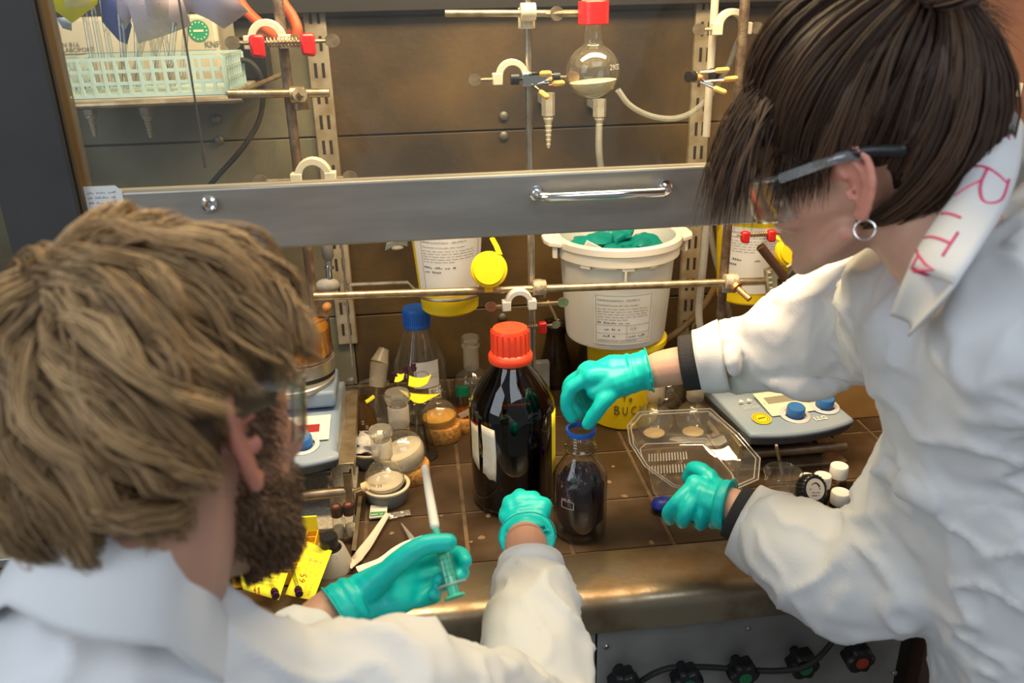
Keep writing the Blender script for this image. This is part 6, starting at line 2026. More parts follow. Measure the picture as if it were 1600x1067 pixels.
ridges([([(1392, 790, 0.915), (1450, 850, 0.850), (1530, 878, 0.830), (1600, 880, 0.825)], .016),
        ([(1375, 735, 0.875), (1440, 770, 0.795), (1520, 780, 0.775)], .013),
        ([(1250, 815, 1.045), (1300, 850, 0.980), (1370, 870, 0.905)], .011),
        ([(1215, 880, 1.040), (1270, 920, 0.985), (1340, 950, 0.955)], .011),
        ([(1222, 475, 1.105), (1250, 545, 1.075), (1330, 572, 1.045)], .014),
        ([(1300, 470, 1.07), (1340, 530, 1.04), (1400, 545, 1.01)], .012),
        ([(1135, 515, 1.135), (1145, 560, 1.10), (1150, 600, 1.115)], .009),
        ([(1190, 595, 1.11), (1260, 605, 1.08), (1340, 598, 1.06)], .011)])
limb(m, [(D(1432, 535, .80), .048), (D(1490, 570, .80), .075)], 18)
cloth(m, woman, .0056, .0058, (1, 7, 2), 5, label='white cotton lab coat')
# collar with hand-lettered name
inner = [(1545, 176, .755), (1527, 232, .725), (1500, 292, .700), (1462, 345, .692), (1432, 395, .685), (1410, 445, .70), (1392, 492, .735)]
outer = [(1598, 196, .735), (1592, 262, .690), (1572, 322, .655), (1542, 372, .625), (1510, 420, .610), (1474, 468, .625), (1418, 525, .69)]
I_ = spl([D(*p) for p in inner], 6); O_ = spl([D(*p) for p in outer], 6)
def wcol(s, q, h=0.0):
    k = s * (len(I_) - 1); i = min(int(k), len(I_) - 2); f = k - i
    a = I_[i] * (1 - f) + I_[i + 1] * f; b = O_[i] * (1 - f) + O_[i + 1] * f
    n_ = nz(np.cross(I_[i + 1] - I_[i], b - a))
    if np.dot(n_, CF) > 0: n_ = -n_
    return a * (1 - q) + b * q + n_ * (.010 * math.sin(math.pi * min(1, q * 1.0)) + h)
m = M(); sheet(m, lambda s, q: wcol(s, q), 40, 10)
clr = obj('collar', m, COATM, woman, world=True, angle=180, solid=.0026)
m = M(); sheet(m, lambda s, q: wcol(s, 0) + (wN + (wcol(s, 0) - wN) * .82 - wcol(s, 0)) * q - (wcol(s, 1) - wcol(s, 0)) * 0, 40, 4); obj('collar_stand', m, COATM, woman, world=True, angle=180, solid=.002)
PINKINK = pm('pink_marker', (.72, .06, .18), .7)
m = M()
# letters stand across the band: each letter's up is towards the outer edge, reading runs down the collar
def letter(ch, s0, s1, q0, q1):
    for st in STROKES[ch]:
        p = np.array(st)
        p = np.vstack([p[i] + (p[i + 1] - p[i]) * t for i in range(len(p) - 1) for t in (0, .25, .5, .75)] + [p[-1]])
        if ch == 'R' and len(st) > 3:
            p = spl(np.array([(a, b, 0) for a, b in st]), 5)[:, :2]
        tube(m, [wcol(s0 + (s1 - s0) * x / .7, q0 + (q1 - q0) * y, .0018) for x, y in p], .0011, 5)
letter('R', .24, .40, .12, .92); letter('I', .455, .535, .15, .62); letter('T', .545, .655, .10, .72); letter('A', .66, .78, .10, .72)
tube(m, [wcol(s, q, .0018) for s, q in ((.10, .25), (.115, .7))], .0011, 5)
o = obj('handwritten_letters', m, PINKINK, clr, angle=180)
o.data.transform(Matrix.Translation(-Vector(woman.location))); o['kind'] = 'stuff'
# turned back cuffs and dark sweater cuffs
def cuffband(p0, p1, r0, r1, mat, nm, th=.003, label=None, n=32, lump=0.0, flare=(1, 1)):
    m = M()
    ax2 = nz(p1 - p0); x, y, d = basis(ax2)
    def f(s, q):
        a = s * 2 * math.pi
        r = (r0 + (r1 - r0) * q) * (1 + lump * math.sin(3 * a + 4 * q) + lump * .6 * math.sin(5 * a + 1))
        return p0 + (p1 - p0) * q + (x * math.cos(a) * flare[0] + y * math.sin(a) * flare[1]) * r
    sheet(m, f, n, 6)
    return obj(nm, m, mat, woman, world=True, angle=180, solid=th, label=label)
cuffband(D(1162, 812, 1.086), D(1208, 837, 1.068), .0490, .0570, COATM, 'turned_cuff', .004, lump=.03)
cuffband(D(1090, 564, 1.172), D(1132, 557, 1.162), .0425, .0490, COATM, 'turned_cuff', .004, lump=.035)
cuffband(D(1066, 568, 1.178), D(1096, 564, 1.170), .0375, .0385, DARKKNIT, 'sweater_cuff', .003, 'charcoal sweater cuff under the sleeve')
cuffband(D(1146, 798, 1.100), D(1172, 812, 1.090), .0350, .039, DARKKNIT, 'sweater_cuff', .003, 'charcoal sweater cuff under the sleeve')
m = M(); box(m, D(1192, 872, 1.018), (.016, .003, .006)); obj('cuff_button', m, pm('grey_button', (.4, .4, .42), .5), woman, world=True, bevel=.001)
# right glove over the bottle mouth
glove(D(985, 583, 1.197), [[D(926, 588, 1.182), D(893, 606, 1.190), D(885, 632, 1.198), D(893, 652, 1.206)],
                            [D(918, 582, 1.202), D(891, 600, 1.216), D(891, 628, 1.226), D(903, 648, 1.228)],
                            [D(920, 580, 1.222), D(899, 597, 1.240), D(903, 626, 1.246), D(914, 643, 1.243)],
                            [D(930, 582, 1.240), D(913, 598, 1.256), D(915, 618, 1.258), D(922, 630, 1.254)]],
      [D(966, 604, 1.178), D(945, 625, 1.172), D(931, 644, 1.176), D(919, 662, 1.186)], woman, [D(1014, 578, 1.195), D(1002, 580, 1.196), D(985, 584, 1.197)], [.0320, .0275, .029], label='teal glove over the bottle mouth', rk=.0165, rf=.0108,
      extra=[([D(990, 588, 1.19), D(955, 600, 1.182), D(932, 610, 1.184)], [.024, .0225, .015]), ([D(990, 580, 1.20), D(955, 582, 1.20), D(925, 588, 1.20)], [.026, .026, .018])])
# left glove on the tray
glove(D(1122, 786, 1.113), [[D(1086, 756, 1.137), D(1060, 782, 1.127), D(1044, 802, 1.141), D(1046, 812, 1.155)],
                             [D(1092, 770, 1.123), D(1074, 798, 1.115), D(1066, 815, 1.129), D(1068, 812, 1.149)],
                             [D(1102, 784, 1.115), D(1096, 806, 1.115), D(1093, 819, 1.129), D(1091, 814, 1.145)],
                             [D(1113, 793, 1.113), D(1117, 808, 1.117), D(1114, 817, 1.129), D(1110, 812, 1.139)]],
      [D(1118, 758, 1.143), D(1100, 738, 1.157), D(1084, 732, 1.173), D(1076, 746, 1.189)], woman, [D(1140, 790, 1.105), D(1122, 786, 1.113)], [.0350, .0330], label='teal glove holding the tray', rk=.0135, rf=.0102)
goggles(woman, WO, WA, dark=True)
lobe = E2(.008, -.031, .004)
m = M(); tx, ty_ = nz(CR * .9 - CF * .45), CU
tube(m, [lobe - CU * .0085 + (tx * math.cos(a) + ty_ * math.sin(a)) * .0088 for a in np.linspace(0, 2 * math.pi, 40)], .0010, 8); obj('hoop_earring', m, CHROME, woman, world=True, angle=180, label='silver hoop earring')
# hair drawn up to a knot
BUN = nz(np.array([0.05, -.64, .77]))
def allow_w(p):
    x, y, z = p
    z = z + .007 * mnoise.noise(Vector((x * 60, y * 60, z * 60)))
    if y > .062 and z < .070: return False
    if y > .0 and z < .018 + max(0, y) * .62: return False
    if abs(x) > .05 and -.03 < y <= .005 and z < .034: return False
    if -.06 < y <= -.03 and z < .034 + (y + .03) * 2.2: return False
    if y <= -.06 and z < -.050: return False
    return True
capmesh('under_hair', WO, WA, allow_w, .007, HAIRM, woman, (.030, .017, .011))
pts = scalp_points(7500, WO, WA, allow_w, 21)
kk = 11
r2 = np.random.default_rng(22)
ncl = 260
lift_c = r2.uniform(.35, 1.0, ncl); tint_c = r2.uniform(0, 1, ncl) ** 1.6
dirs = (pts - HC) / HR3; dirs /= np.linalg.norm(dirs, axis=1)[:, None]
cseed = dirs[r2.integers(0, len(dirs), ncl)]
gi = np.argmax(dirs @ cseed.T, axis=1)
out = np.empty((len(pts), kk, 3))
for i in range(len(pts)):
    d0 = dirs[i]; om = math.acos(np.clip(np.dot(d0, BUN), -1, 1)); g = gi[i]
    tgt = BUN + .10 * (cseed[g] - BUN * np.dot(cseed[g], BUN))
    lay = .3 + .7 * lift_c[g] * r2.uniform(.7, 1.0)
    sidev = nz(np.cross(d0, BUN))
    for j in range(kk):
        f_ = j / (kk - 1)
        d = nz(d0 * math.sin((1 - f_) * om) + tgt * math.sin(f_ * om) if om > .05 else d0)
        d = nz(d + sidev * (.055 * math.sin(g * 1.7 + f_ * 3.4) + .02 * math.sin(i * 1.3 + f_ * 5)) * (1 - f_) + (cseed[g] - d0) * .35 * math.sin(f_ * 3.14))
        hgt = .005 + lay * ((.024 + .020 * max(0, d0[1])) * math.sin(min(1.0, f_ * 1.4 + .12) * 1.57)) + .012 * f_ ** 3
        out[i, j] = shell(HC + HR3 * d, hgt)[0]
mixv = np.clip(tint_c[gi] * .7 + r2.uniform(0, .3, len(pts)), 0, 1)[:, None]
cl = np.array([.018, .009, .006]) * (1 - mixv) + np.array([.105, .058, .034]) * mixv
strands('hair', WO + out @ WA, r2.uniform(.0009, .0017, len(pts)), cl, HAIRM, woman, up=WO)
# knot, hair tie and loose tail
bc = shell(HC + HR3 * BUN, .026)[0]
kp, kc = [], []
for i in range(900):
    a, b = r2.uniform(0, 6.28), r2.uniform(0, 6.28)
    u = nz(np.cross(BUN, [1, .2, .1])); v = np.cross(BUN, u)
    Rm, rm = .024, .017 * r2.uniform(.75, 1.0)
    pth = []
    for j in range(8):
        aa, bb = a + j * .22, b + j * .35
        pth.append(bc + BUN * .012 + (u * math.cos(aa) + v * math.sin(aa)) * (Rm + rm * math.cos(bb)) + BUN * rm * math.sin(bb))
    kp.append(pth); t_ = r2.uniform(0, 1) ** 1.6
    kc.append(np.array([.026, .014, .009]) * (1 - t_) + np.array([.17, .10, .06]) * t_)
strands('hair_knot', WO + np.array(kp) @ WA, r2.uniform(.001, .0018, 900), np.array(kc), HAIRM, woman, up=WO + (bc + BUN * .01) @ WA)
m = M(); u = nz(np.cross(BUN, [1, .2, .1])); v = np.cross(BUN, u)
tube(m, [WO + (bc - BUN * .002 + (u * math.cos(a) + v * math.sin(a)) * .024) @ WA for a in np.linspace(0, 2 * math.pi, 32)], .0045, 8); obj('hair_tie', m, pm('dark_blue_tie', (.02, .03, .05), .7), woman, world=True)
# tail strands sweeping to the right of the knot, fringe and wisps falling by gravity
def fall(root, d0, L, k, g, r, spread=.15):
    p = np.array(root); d = nz(d0) + r.normal(size=3) * spread; d = nz(d)
    pth = [p.copy()]
    for j in range(k - 1):
        d = nz(d + g * np.array([0, 0, -1.0]) + r.normal(size=3) * .03)
        p = p + d * L / (k - 1); pth.append(p.copy())
    return pth
kp, kc, kw = [], [], []
for i in range(420):
    s0 = D(1440 + r2.uniform(-45, 30), 10 + r2.uniform(-35, 30), .80 + r2.uniform(-.03, .03))
    kp.append(fall(s0, CR * 1.0 + CU * r2.uniform(-.15, .25) - CF * r2.uniform(-.2, .3), r2.uniform(.05, .10), 9, .10, r2, .10)); t_ = r2.uniform(0, 1)
    kc.append(np.array([.045, .026, .016]) * (1 - t_) + np.array([.24, .15, .095]) * t_); kw.append(r2.uniform(.0007, .0014))
for i in range(1500):
    x = r2.uniform(-.068, .045); 
    q = shell(np.array([x, .074 - .35 * abs(x) + r2.uniform(-.02, .008), .082 + r2.uniform(-.01, .02)]), .010 + r2.uniform(0, .012))[0]
    lean = WA[1] * r2.uniform(.10, .70) - WA[2] * .15 - WA[0] * (.05 + .35 * max(0, -x / .07)) 
    kp.append(fall(WO + q @ WA, lean, r2.uniform(.05, .125), 9, r2.uniform(.28, .46), r2, .07)); t_ = r2.uniform(0, 1) ** 1.4
    kc.append(np.array([.028, .016, .010]) * (1 - t_) + np.array([.17, .105, .07]) * t_); kw.append(r2.uniform(.0006, .0013))
for i in range(260):
    q = shell(np.array([-.072 + r2.uniform(-.004, .01), .012 + r2.uniform(-.015, .045), .035 + r2.uniform(-.01, .02)]), .004)[0]
    kp.append(fall(WO + q @ WA, -WA[2] * .6 + WA[1] * r2.uniform(-.1, .5), r2.uniform(.02, .05), 9, .10, r2, .12)); t_ = r2.uniform(0, 1)
    kc.append(np.array([.035, .02, .012]) * (1 - t_) + np.array([.15, .09, .06]) * t_); kw.append(r2.uniform(.0005, .0009))
for i in range(420):
    q = shell(np.array([r2.uniform(-.055, .03), -.075 + r2.uniform(-.03, .02), -.045 + r2.uniform(-.012, .03)]), .004)[0]
    kp.append(fall(WO + q @ WA, -WA[2] * .7 - WA[1] * r2.uniform(.0, .5), r2.uniform(.015, .045), 9, .08, r2, .2)); t_ = r2.uniform(0, 1)
    kc.append(np.array([.04, .022, .014]) * (1 - t_) + np.array([.16, .095, .06]) * t_); kw.append(r2.uniform(.0005, .0009))
strands('loose_hair', np.array(kp), np.array(kw), np.array(kc), HAIRM, woman)
legs(woman, wP + [0, .0, -.04], .09, (0, 1, 0))

# ------------------------------------------------------------------ syringe in the man's hand
sA, sB = D(711, 934, .862), D(684, 838, .886)          # thumb disc, nozzle end of the barrel
sd = nz(sB - sA); SL_ = np.linalg.norm(sB - sA)
t = thing('syringe', 'plastic syringe with a green plunger and a long white needle sheath', 'syringe', sA)
GRN = pm('green_plunger', (.07, .64, .44), .35, coat=.3)
m = M(); lathe(m, [(0, 0), (.0110, 0), (.0114, .0012), (.0110, .0024), (0, .0024)], 28, (0, 0, 0), sd); tube(m, [sd * .002, sd * (SL_ - .004)], .0062, 16); obj('plunger', m, GRN, t)
m = M(); lathe(m, [(.0088, .014), (.0088, SL_ - .001), (.0060, SL_ + .003), (.0028, SL_ + .004), (.0024, SL_ + .010)], 28, (0, 0, 0), sd); brl = obj('barrel', m, glassmat('syringe_barrel', (.92, .97, .95), (.6, .7, .67), .05, 1.4, .03, (.75, .9, .85)), t, angle=180)
x, y, d = basis(sd)
lat = nz(CR - sd * np.dot(CR, sd)); oth = np.cross(sd, lat)
m = M(); prism(m, [(math.cos(a) * .0165, math.sin(a) * .0115) for a in np.linspace(0, 2 * math.pi, 28, endpoint=False)], lambda u, v, h: sd * h + lat * u + oth * v, .0125, .0150); obj('finger_flange', m, glassmat('flange_plastic', (.75, .8, .78), (.5, .55, .55), .2, 1.2, .4, (.85, .88, .86)), t, bevel=.0006)
m = M(); tube(m, [sd * (SL_ + .002), sd * (SL_ + .014)], .0036, 14); obj('green_hub', m, GRN, t)
tip = D(664, 731, 1.02) - sA
e0 = sd * (SL_ + .012)
m = M(); tube(m, [e0, e0 + (tip - e0) * .5, tip], [.0052, .0050, .0044], 16, round_ends=True); obj('needle_sheath', m, pm('milky_white_plastic', (.82, .80, .74), .35, sss=.2), t)
m = M()
for k in range(9):
    c0 = sd * (.022 + k * .006)
    tube(m, [c0 + (lat * math.cos(a) - CF * 0 + oth * math.sin(a)) * .0090 for a in np.linspace(math.pi * 1.15, math.pi * 1.75, 6)], .00025, 4)
obj('scale_marks', m, pm('scale_print', (.05, .25, .2), .6), brl)['kind'] = 'stuff'

# ------------------------------------------------------------------ clear plastic tray under the woman's left hand
PET = glassmat('pet_tray', (.93, .94, .94), (.55, .56, .56), .04, 2.2, .035, (.9, .9, .88))
rimp = [Y(*q) for q in ((986, 668, 1.245), (1003, 648, 1.265), (1108, 643, 1.265), (1150, 680, 1.215), (1181, 716, 1.165), (1178, 747, 1.13), (1120, 772, 1.085), (1054, 758, 1.075), (1012, 728, 1.13), (990, 694, 1.195))]
basep = [Y(*q) for q in ((1002, 706, 1.215), (1010, 700, 1.225), (1098, 697, 1.225), (1116, 716, 1.205), (1140, 745, 1.16), (1142, 768, 1.13))] + [G(1100, 792, .004), G(1036, 797, .004), Y(1024, 775, 1.13), Y(1008, 726, 1.19)]
tc_ = np.mean(basep, 0)
t = thing('plastic_tray', 'clear faceted plastic tray held at its rim by the woman\'s left glove', 'tray', (tc_[0], tc_[1], 0))
n = len(rimp)
R_ = [np.array(p) for p in rimp]; B_ = [np.array(p) for p in basep]
m = M()
rings = [[b * (1 - f) + r * f + np.array([0, 0, -.006 * math.sin(f * 3.14)]) for b, r in zip(B_, R_)] for f in (0, .12, .5, .92, 1.0)]
loft(m, rings, caps=False); m.f.append(tuple(range(n))[::-1])
obj('shell', m, PET, t, world=True, angle=20)
m = M()
cen = np.mean(R_, 0)
for k, (g, dz) in enumerate(((1.0, 0), (1.06, .001), (1.075, -.005))):
    pass
loft(m, [[r for r in R_], [cen + (r - cen) * 1.065 + [0, 0, .001] for r in R_], [cen + (r - cen) * 1.075 + [0, 0, -.006] for r in R_]], caps=False)
obj('rim', m, PET, t, world=True, angle=20)
m = M(); rr = [cen + (r - cen) * 1.065 + np.array([0, 0, .001]) for r in R_]; tube(m, rr + [rr[0]], .0011, 6); rr = R_; tube(m, rr + [rr[0]], .0010, 6); tube(m, [r * .12 + b * .88 for r, b in zip(R_, B_)] + [R_[0] * .12 + B_[0] * .88], .0009, 6)
obj('rim_bead', m, glassmat('pet_edge', (.8, .82, .82), (.5, .5, .5), .1, 2.5, .25, (.9, .88, .84)), t, world=True)
q00, q10, q11, q01 = Y(1012, 742, 1.168), Y(1078, 738, 1.168), Y(1074, 706, 1.215), Y(1012, 710, 1.210)
for row in range(2):
    for k in range(14):
        f = (k + .5) / 14
        a = q01 * (1 - f) + q11 * f; b = q00 * (1 - f) + q10 * f
        s0, s1 = (.0, .34) if row == 0 else (.60, .95)
        m = M(); tube(m, [a * (1 - s0) + b * s0, a * (1 - s1) + b * s1], .0013, 5, round_ends=True)
        obj('floor_rib', m, MATS['pet_edge'], t, world=True)
m = M(); ball(m, (0, 0, 0), (.020, .016, .012), 12); o = obj('blue_cap', m, pm('deep_blue', (.01, .03, .30), .4), None, loc=G(1036, 788, .012)); tag(o, 'dark blue plastic piece under the near corner of the clear tray', 'cap')
for (px, py, lbx) in ((1024, 690, 'round flask with frosted neck behind the tray, nearer the yellow bucket'), (1085, 688, 'round flask with frosted neck behind the tray, nearer the hotplate')):
    g = G(px, py) + [0, .012, 0]
    t, _ = flask('round_flask', lbx, g + [0, 0, .004], .0345, .0135, .012, .13, pm('tan_residue', (.66, .48, .24), .8), group='round flasks', collar=False)
    zf = .069 + .006
    m = M(); lathe(m, [(.0140, zf), (.0160, zf + .003), (.0165, zf + .034), (.0150, zf + .036)], 28); obj('ground_neck', m, GLF, t, angle=60)
    m = M(); lathe(m, [(.0105, zf + .024), (.0125, zf + .040), (.0190, zf + .044), (.0205, zf + .050), (.018, zf + .056), (0, zf + .055)], 10); obj('stopper', m, SG, t)
g = G(1054, 655)
t, _ = flask('round_flask', 'empty clear round flask between the two frosted-neck flasks', g + [0, .05, .002], .032, .010, .02, group='round flasks')

# ------------------------------------------------------------------ beaker, dial and vials at the right
g = G(1224, 737, .072)
t = thing('beaker', 'small clear glass beaker right of the tray', 'beaker', (g[0], g[1], 0))
m = M(); lathe(m, [(0, .002), (.025, 0), (.0275, .004), (.0275, .066), (.0295, .0715), (.0300, .0725), (.0290, .0725)], 44); obj('glass', m, GL, t, angle=180)
m = M(); tube(m, [(.0296 * math.cos(a), .0296 * math.sin(a), .0722) for a in np.linspace(0, 2 * math.pi, 44)], .0009, 6); obj('rim', m, glassmat('greenish_edge', (.7, .78, .68), (.4, .48, .38), .05, 2), t)
rod('glass_rod', G(1213, 695, .085), G(1224, 748, .012), .0028, STEEL, 'thin grey rod leaning in the beaker')
c = G(1270, 764, .052)
ax = nz(np.array([.18, -.80, .42]))
t = thing('control_dial', 'black knurled dial with a white printed face beside the beaker', 'dial', c)
m = M(); k = 48
prf = []
for h, s in ((-.014, .86), (-.012, 1.0), (.004, 1.0), (.006, .90)):
    xx, yy_, dd = basis(ax)
    prf.append([dd * h + (xx * math.cos(a) + yy_ * math.sin(a)) * .0225 * s * (1 + (.03 * math.cos(24 * a) if s == 1.0 else 0)) for a in np.linspace(0, 2 * math.pi, 144, endpoint=False)])
loft(m, prf); obj('knob', m, BLACKP, t, angle=30)
m = M(); lathe(m, [(0, .006), (.0165, .006), (.0165, .0066), (0, .0066)], 36, (0, 0, 0), ax); fc = obj('white_face', m, pm('dial_white', (.62, .61, .58), .5), t)
ux = nz(CR - ax * np.dot(CR, ax)); uy = np.cross(ax, ux)
dfn = lambda u, v: ax * .0071 + ux * u + uy * v
m = M()
aa = np.linspace(math.radians(150), math.radians(10), 16)
for i in range(15):
    w0, w1 = .0006 + .0022 * i / 15, .0006 + .0022 * (i + 1) / 15
    m.add([dfn(math.cos(aa[i]) * .0085, .002 + math.sin(aa[i]) * .0085), dfn(math.cos(aa[i + 1]) * .0085, .002 + math.sin(aa[i + 1]) * .0085), dfn(math.cos(aa[i + 1]) * (.0085 - w1), .002 + math.sin(aa[i + 1]) * (.0085 - w1)), dfn(math.cos(aa[i]) * (.0085 - w0), .002 + math.sin(aa[i]) * (.0085 - w0))], [(0, 1, 2, 3)])
scribble(m, -.011, -.007, .000, .002, dfn, wave=False); scribble(m, .006, .011, .000, .002, dfn, wave=False); scribble(m, -.007, .008, -.0055, .0018, dfn); scribble(m, -.007, .007, -.0100, .0024, dfn, wave=False)
obj('print', m, INK, fc)['kind'] = 'stuff'
m = M(); tube(m, [-ax * .012, -ax * .060], .006, 12); tube(m, [-ax * .045, np.array([-ax[0] * .045, -ax[1] * .045, -c[2] + .006])], .006, 10); obj('stem', m, STEEL, t)
WCAP = pm('white_vial_cap', (.74, .73, .69), .45)
VG = glassmat('vial_glass', (.72, .68, .60), (.35, .3, .24), .04, 1.3)
def vial(label, c, r, h, hc, capm, glass, group, fill=None, fm=None):
    t = thing('vial', label, 'vial', c, group=group)
    m = M(); lathe(m, [(0, .001), (r - .002, 0), (r, .003), (r, h - .010), (r * .78, h - .003), (r * .78, h)], 28); obj('vial_glass', m, glass, t, angle=180)
    if fill:
        m = M(); lathe(m, [(0, .002), (r - .002, .002), (r - .001, .004), (r - .001, h * fill), (0, h * fill)], 24); obj('contents', m, fm, t)
    m = M(); lathe(m, [(r * .8, h - .004), (r * 1.03, h - .004), (r * 1.05, h - .002), (r * 1.05, h + hc - .002), (r * .98, h + hc), (0, h + hc)], 32); obj('cap', m, capm, t, angle=35)
    return t
for px, py, z, r, lbx in ((1312, 727, .062, .0135, 'vial with white cap at the right, tallest of its row'), (1286, 742, .055, .0130, 'vial with white cap just right of the black dial'), (1262, 744, .050, .0120, 'vial with white cap half hidden behind the black dial'), (1314, 768, .036, .0140, 'low vial with white cap partly behind the white sleeve')):
    g = G(px, py, z)
    vial(lbx, (g[0], g[1], 0), r, z - .016, .016, WCAP, VG, 'white capped vials', .35, pm('brown_dregs', (.12, .085, .05), .6))
m = M(); g = G(1338, 768, .012); box(m, (0, 0, 0), (.05, .03, .024)); o = obj('black_block', m, BLACKP, None, loc=g, bevel=.003); tag(o, 'small black block beside the white capped vials', 'block')

# ------------------------------------------------------------------ vials, rack, tags and loose bits at the left front
BCAP = pm('brown_black_cap', (.035, .018, .012), .4)
PWD = pm('tan_powder', (.55, .44, .28), .9)
for px, py, lbx in ((525, 791, 'thin vial with brown-black cap, left of the pair'), (544, 788, 'thin vial with brown-black cap and pale powder, right of the pair')):
    g = G(px, py, .066)
    t = vial(lbx, (g[0], g[1], .010), .0085, .044, .012, BCAP, GL, 'brown capped vials', .45, PWD)
    m = M(); lathe(m, [(0, .0562), (.0045, .0562), (.0045, .0566), (0, .0566)], 16); obj('orange_septum', m, pm('orange_septum', (.20, .065, .035), .6), t)
m = M(); g0, g1 = G(556, 770, .03), G(552, 862, .004)
hexa(m, [G(549, 860, .0), G(556, 860, .0), G(566, 775, .0), G(560, 775, .0), G(549, 860, .022), G(556, 860, .022), G(566, 775, .022), G(560, 775, .022)])
tag(obj('metal_strip', m, AR), 'aged metal strip standing beside the brown capped vials', 'strip')
# grey rubber cones with the black capped vial
g = G(519, 886)
t = thing('rubber_cone', 'grey rubber cone ring around the black capped vial', 'cone', g)
m = M(); lathe(m, [(.024, 0), (.030, 0), (.0305, .004), (.021, .034), (.0195, .036), (.017, .034), (.020, .006), (.024, 0)], 36); obj('cone', m, pm('grey_rubber_cone', (.36, .34, .28), .6), t, angle=40)
t = vial('squat vial with a black cap inside the grey rubber cone', g + [0, 0, .0], .0125, .040, .015, BLACKP, GL, None, .3, pm('dark_dregs', (.03, .05, .03), .5))
# yellow rack
RK = pm('orange_yellow_rack', (.86, .50, .02), .35, sss=.2)
c1_ = G(497, 828, .028); c2_ = G(482, 888, .028)
vy = nz((c1_ - c2_) * [1, 1, 0]); vx = np.array([vy[1], -vy[0], 0])
Lr = np.linalg.norm(c1_ - c2_); Wr = .125
o0 = c2_ - vx * Wr; o0[2] = .002
t = thing('tube_rack', 'orange-yellow grid rack below the man\'s beard', 'rack', o0)
def rb(u0, u1, v0, v1, z0, z1):
    m = M(); P_ = lambda u, v, z: vx * u + vy * v + np.array([0, 0, z])
    return hexa(m, [P_(u0, v0, z0), P_(u1, v0, z0), P_(u1, v1, z0), P_(u0, v1, z0), P_(u0, v0, z1), P_(u1, v0, z1), P_(u1, v1, z1), P_(u0, v1, z1)])
obj('floor', rb(0, Wr, 0, Lr, 0, .002), RK, t)
nu, nv = 8, max(4, int(round(Lr / .0155)))
for i in range(nu + 1):
    u = Wr * i / nu; obj('divider', rb(u - .0007, u + .0007, 0, Lr, .002, .026), RK, t)
for j in range(nv + 1):
    v = Lr * j / nv; obj('divider', rb(0, Wr, v - .0007, v + .0007, .002, .0255), RK, t)
obj('tag_holder', rb(Wr * .55, Wr, Lr, Lr + .003, 0, .050), NOTE, t)
rod('thin_stick', G(424, 834, .050), G(528, 872, .035), .0012, NG, 'thin clear pipette lying over the yellow rack, upper of two')
rod('thin_stick', G(420, 846, .046), G(512, 884, .032), .0012, NG, 'thin clear pipette lying over the yellow rack, lower of two')
rod('glass_rod', G(428, 891, .034), G(470, 889, .034), .0026, NG, 'clear glass rod lying along the front of the yellow rack')
# tags 65 and 48 with their tubes
def numbertag(label, quad, z, s, capc, tail, u0, v0, rotate, h):
    pts = [G(px, py, zz) for (px, py), zz in zip(quad, z)]
    o, fn = tagpaper(label, pts, curl=.002, up=(0, -.5, .86))
    m = M()
    a = np.linalg.norm(pts[1] - pts[0]); b = np.linalg.norm(pts[3] - pts[0])
    if rotate:      # letters run up the long side
        hand(m, s, h, h * .75, lambda u, v: fn((u0 - v) / a, (v0 - u) / b), .0005)
    else:
        hand(m, s, h, h * .8, lambda u, v: fn((u0 + u) / a, (v0 - v) / b), .0005)
    obj('red_number', m, REDINK, o)['kind'] = 'stuff'
    m = M(); r_ = random.Random(4)
    for k in range(3):
        if rotate:
            scribble(m, -b * .95, -b * .25, a * (.35 + .2 * k), a * .045, lambda u, v: fn(v / a, -u / b), r_)
        else:
            scribble(m, a * .15, a * .85, -b * (.22 + .16 * k), b * .06, lambda u, v: fn(u / a, -v / b), r_)
    obj('pencil_notes', m, pm('pencil_grey', (.42, .40, .12), .8), o)['kind'] = 'stuff'
    c = G(*capc); e = G(*tail)
    nmr(label.split(' with')[0].replace('tag', 'tagged tube') + ' with a dark purple cap', e, c, r=.0028)
numbertag('larger yellow tag with red number 65 hanging over the steel lip', [(480, 846), (519, 861), (490, 938), (446, 929)], [.040, .040, .018, .018], '65', (466, 922, .028), (447, 850, .034), .0225, .068, True, .0115)
numbertag('smaller yellow tag with red number 48 over the steel lip', [(372, 890), (450, 896), (436, 938), (380, 921)], [.034, .034, .018, .018], '48', (429, 925, .026), (410, 868, .034), .022, .031, False, .0095)
# plastic spatula, white scoop, tip, packets
def blade(name, label, pts, widths, mat, th=.0012, cat='spatula', bend=0.0):
    p = spl([G(*q) for q in pts], 5); w = np.interp(np.linspace(0, 1, len(p)), np.linspace(0, 1, len(widths)), widths)
    tn = np.gradient(p, axis=0); tn /= np.linalg.norm(tn, axis=1)[:, None]
    sdv = np.stack([tn[:, 1], -tn[:, 0], 0 * tn[:, 0]], 1); sdv /= np.linalg.norm(sdv, axis=1)[:, None]
    m = M(); rings = []
    for i in range(len(p)):
        ring = []
        for f in (-1, -.5, 0, .5, 1):
            ring.append(p[i] + sdv[i] * w[i] * f + [0, 0, bend * (f * f)])
        for f in (1, .5, 0, -.5, -1):
            ring.append(p[i] + sdv[i] * w[i] * f + [0, 0, bend * (f * f) + th])
        rings.append(ring)
    loft(m, rings)
    return tag(obj(name, m, mat, angle=50), label, cat)
blade('spatula', 'milky plastic spatula lying on the tiles', [(607, 803, .012), (595, 822, .009), (578, 848, .006), (560, 872, .005), (549, 889, .007)], [.004, .0052, .0064, .0085, .0085, .002], pm('milky_spatula', (.62, .54, .42), .35, sss=.2), bend=.002)
blade('scoop', 'pale pointed paper scoop lying behind the syringe hand', [(662, 843, .012), (630, 858, .010), (600, 876, .006), (559, 893, .004)], [.006, .010, .010, .005, .007], pm('pale_scoop', (.74, .66, .54), .7), cat='scoop', bend=.003)
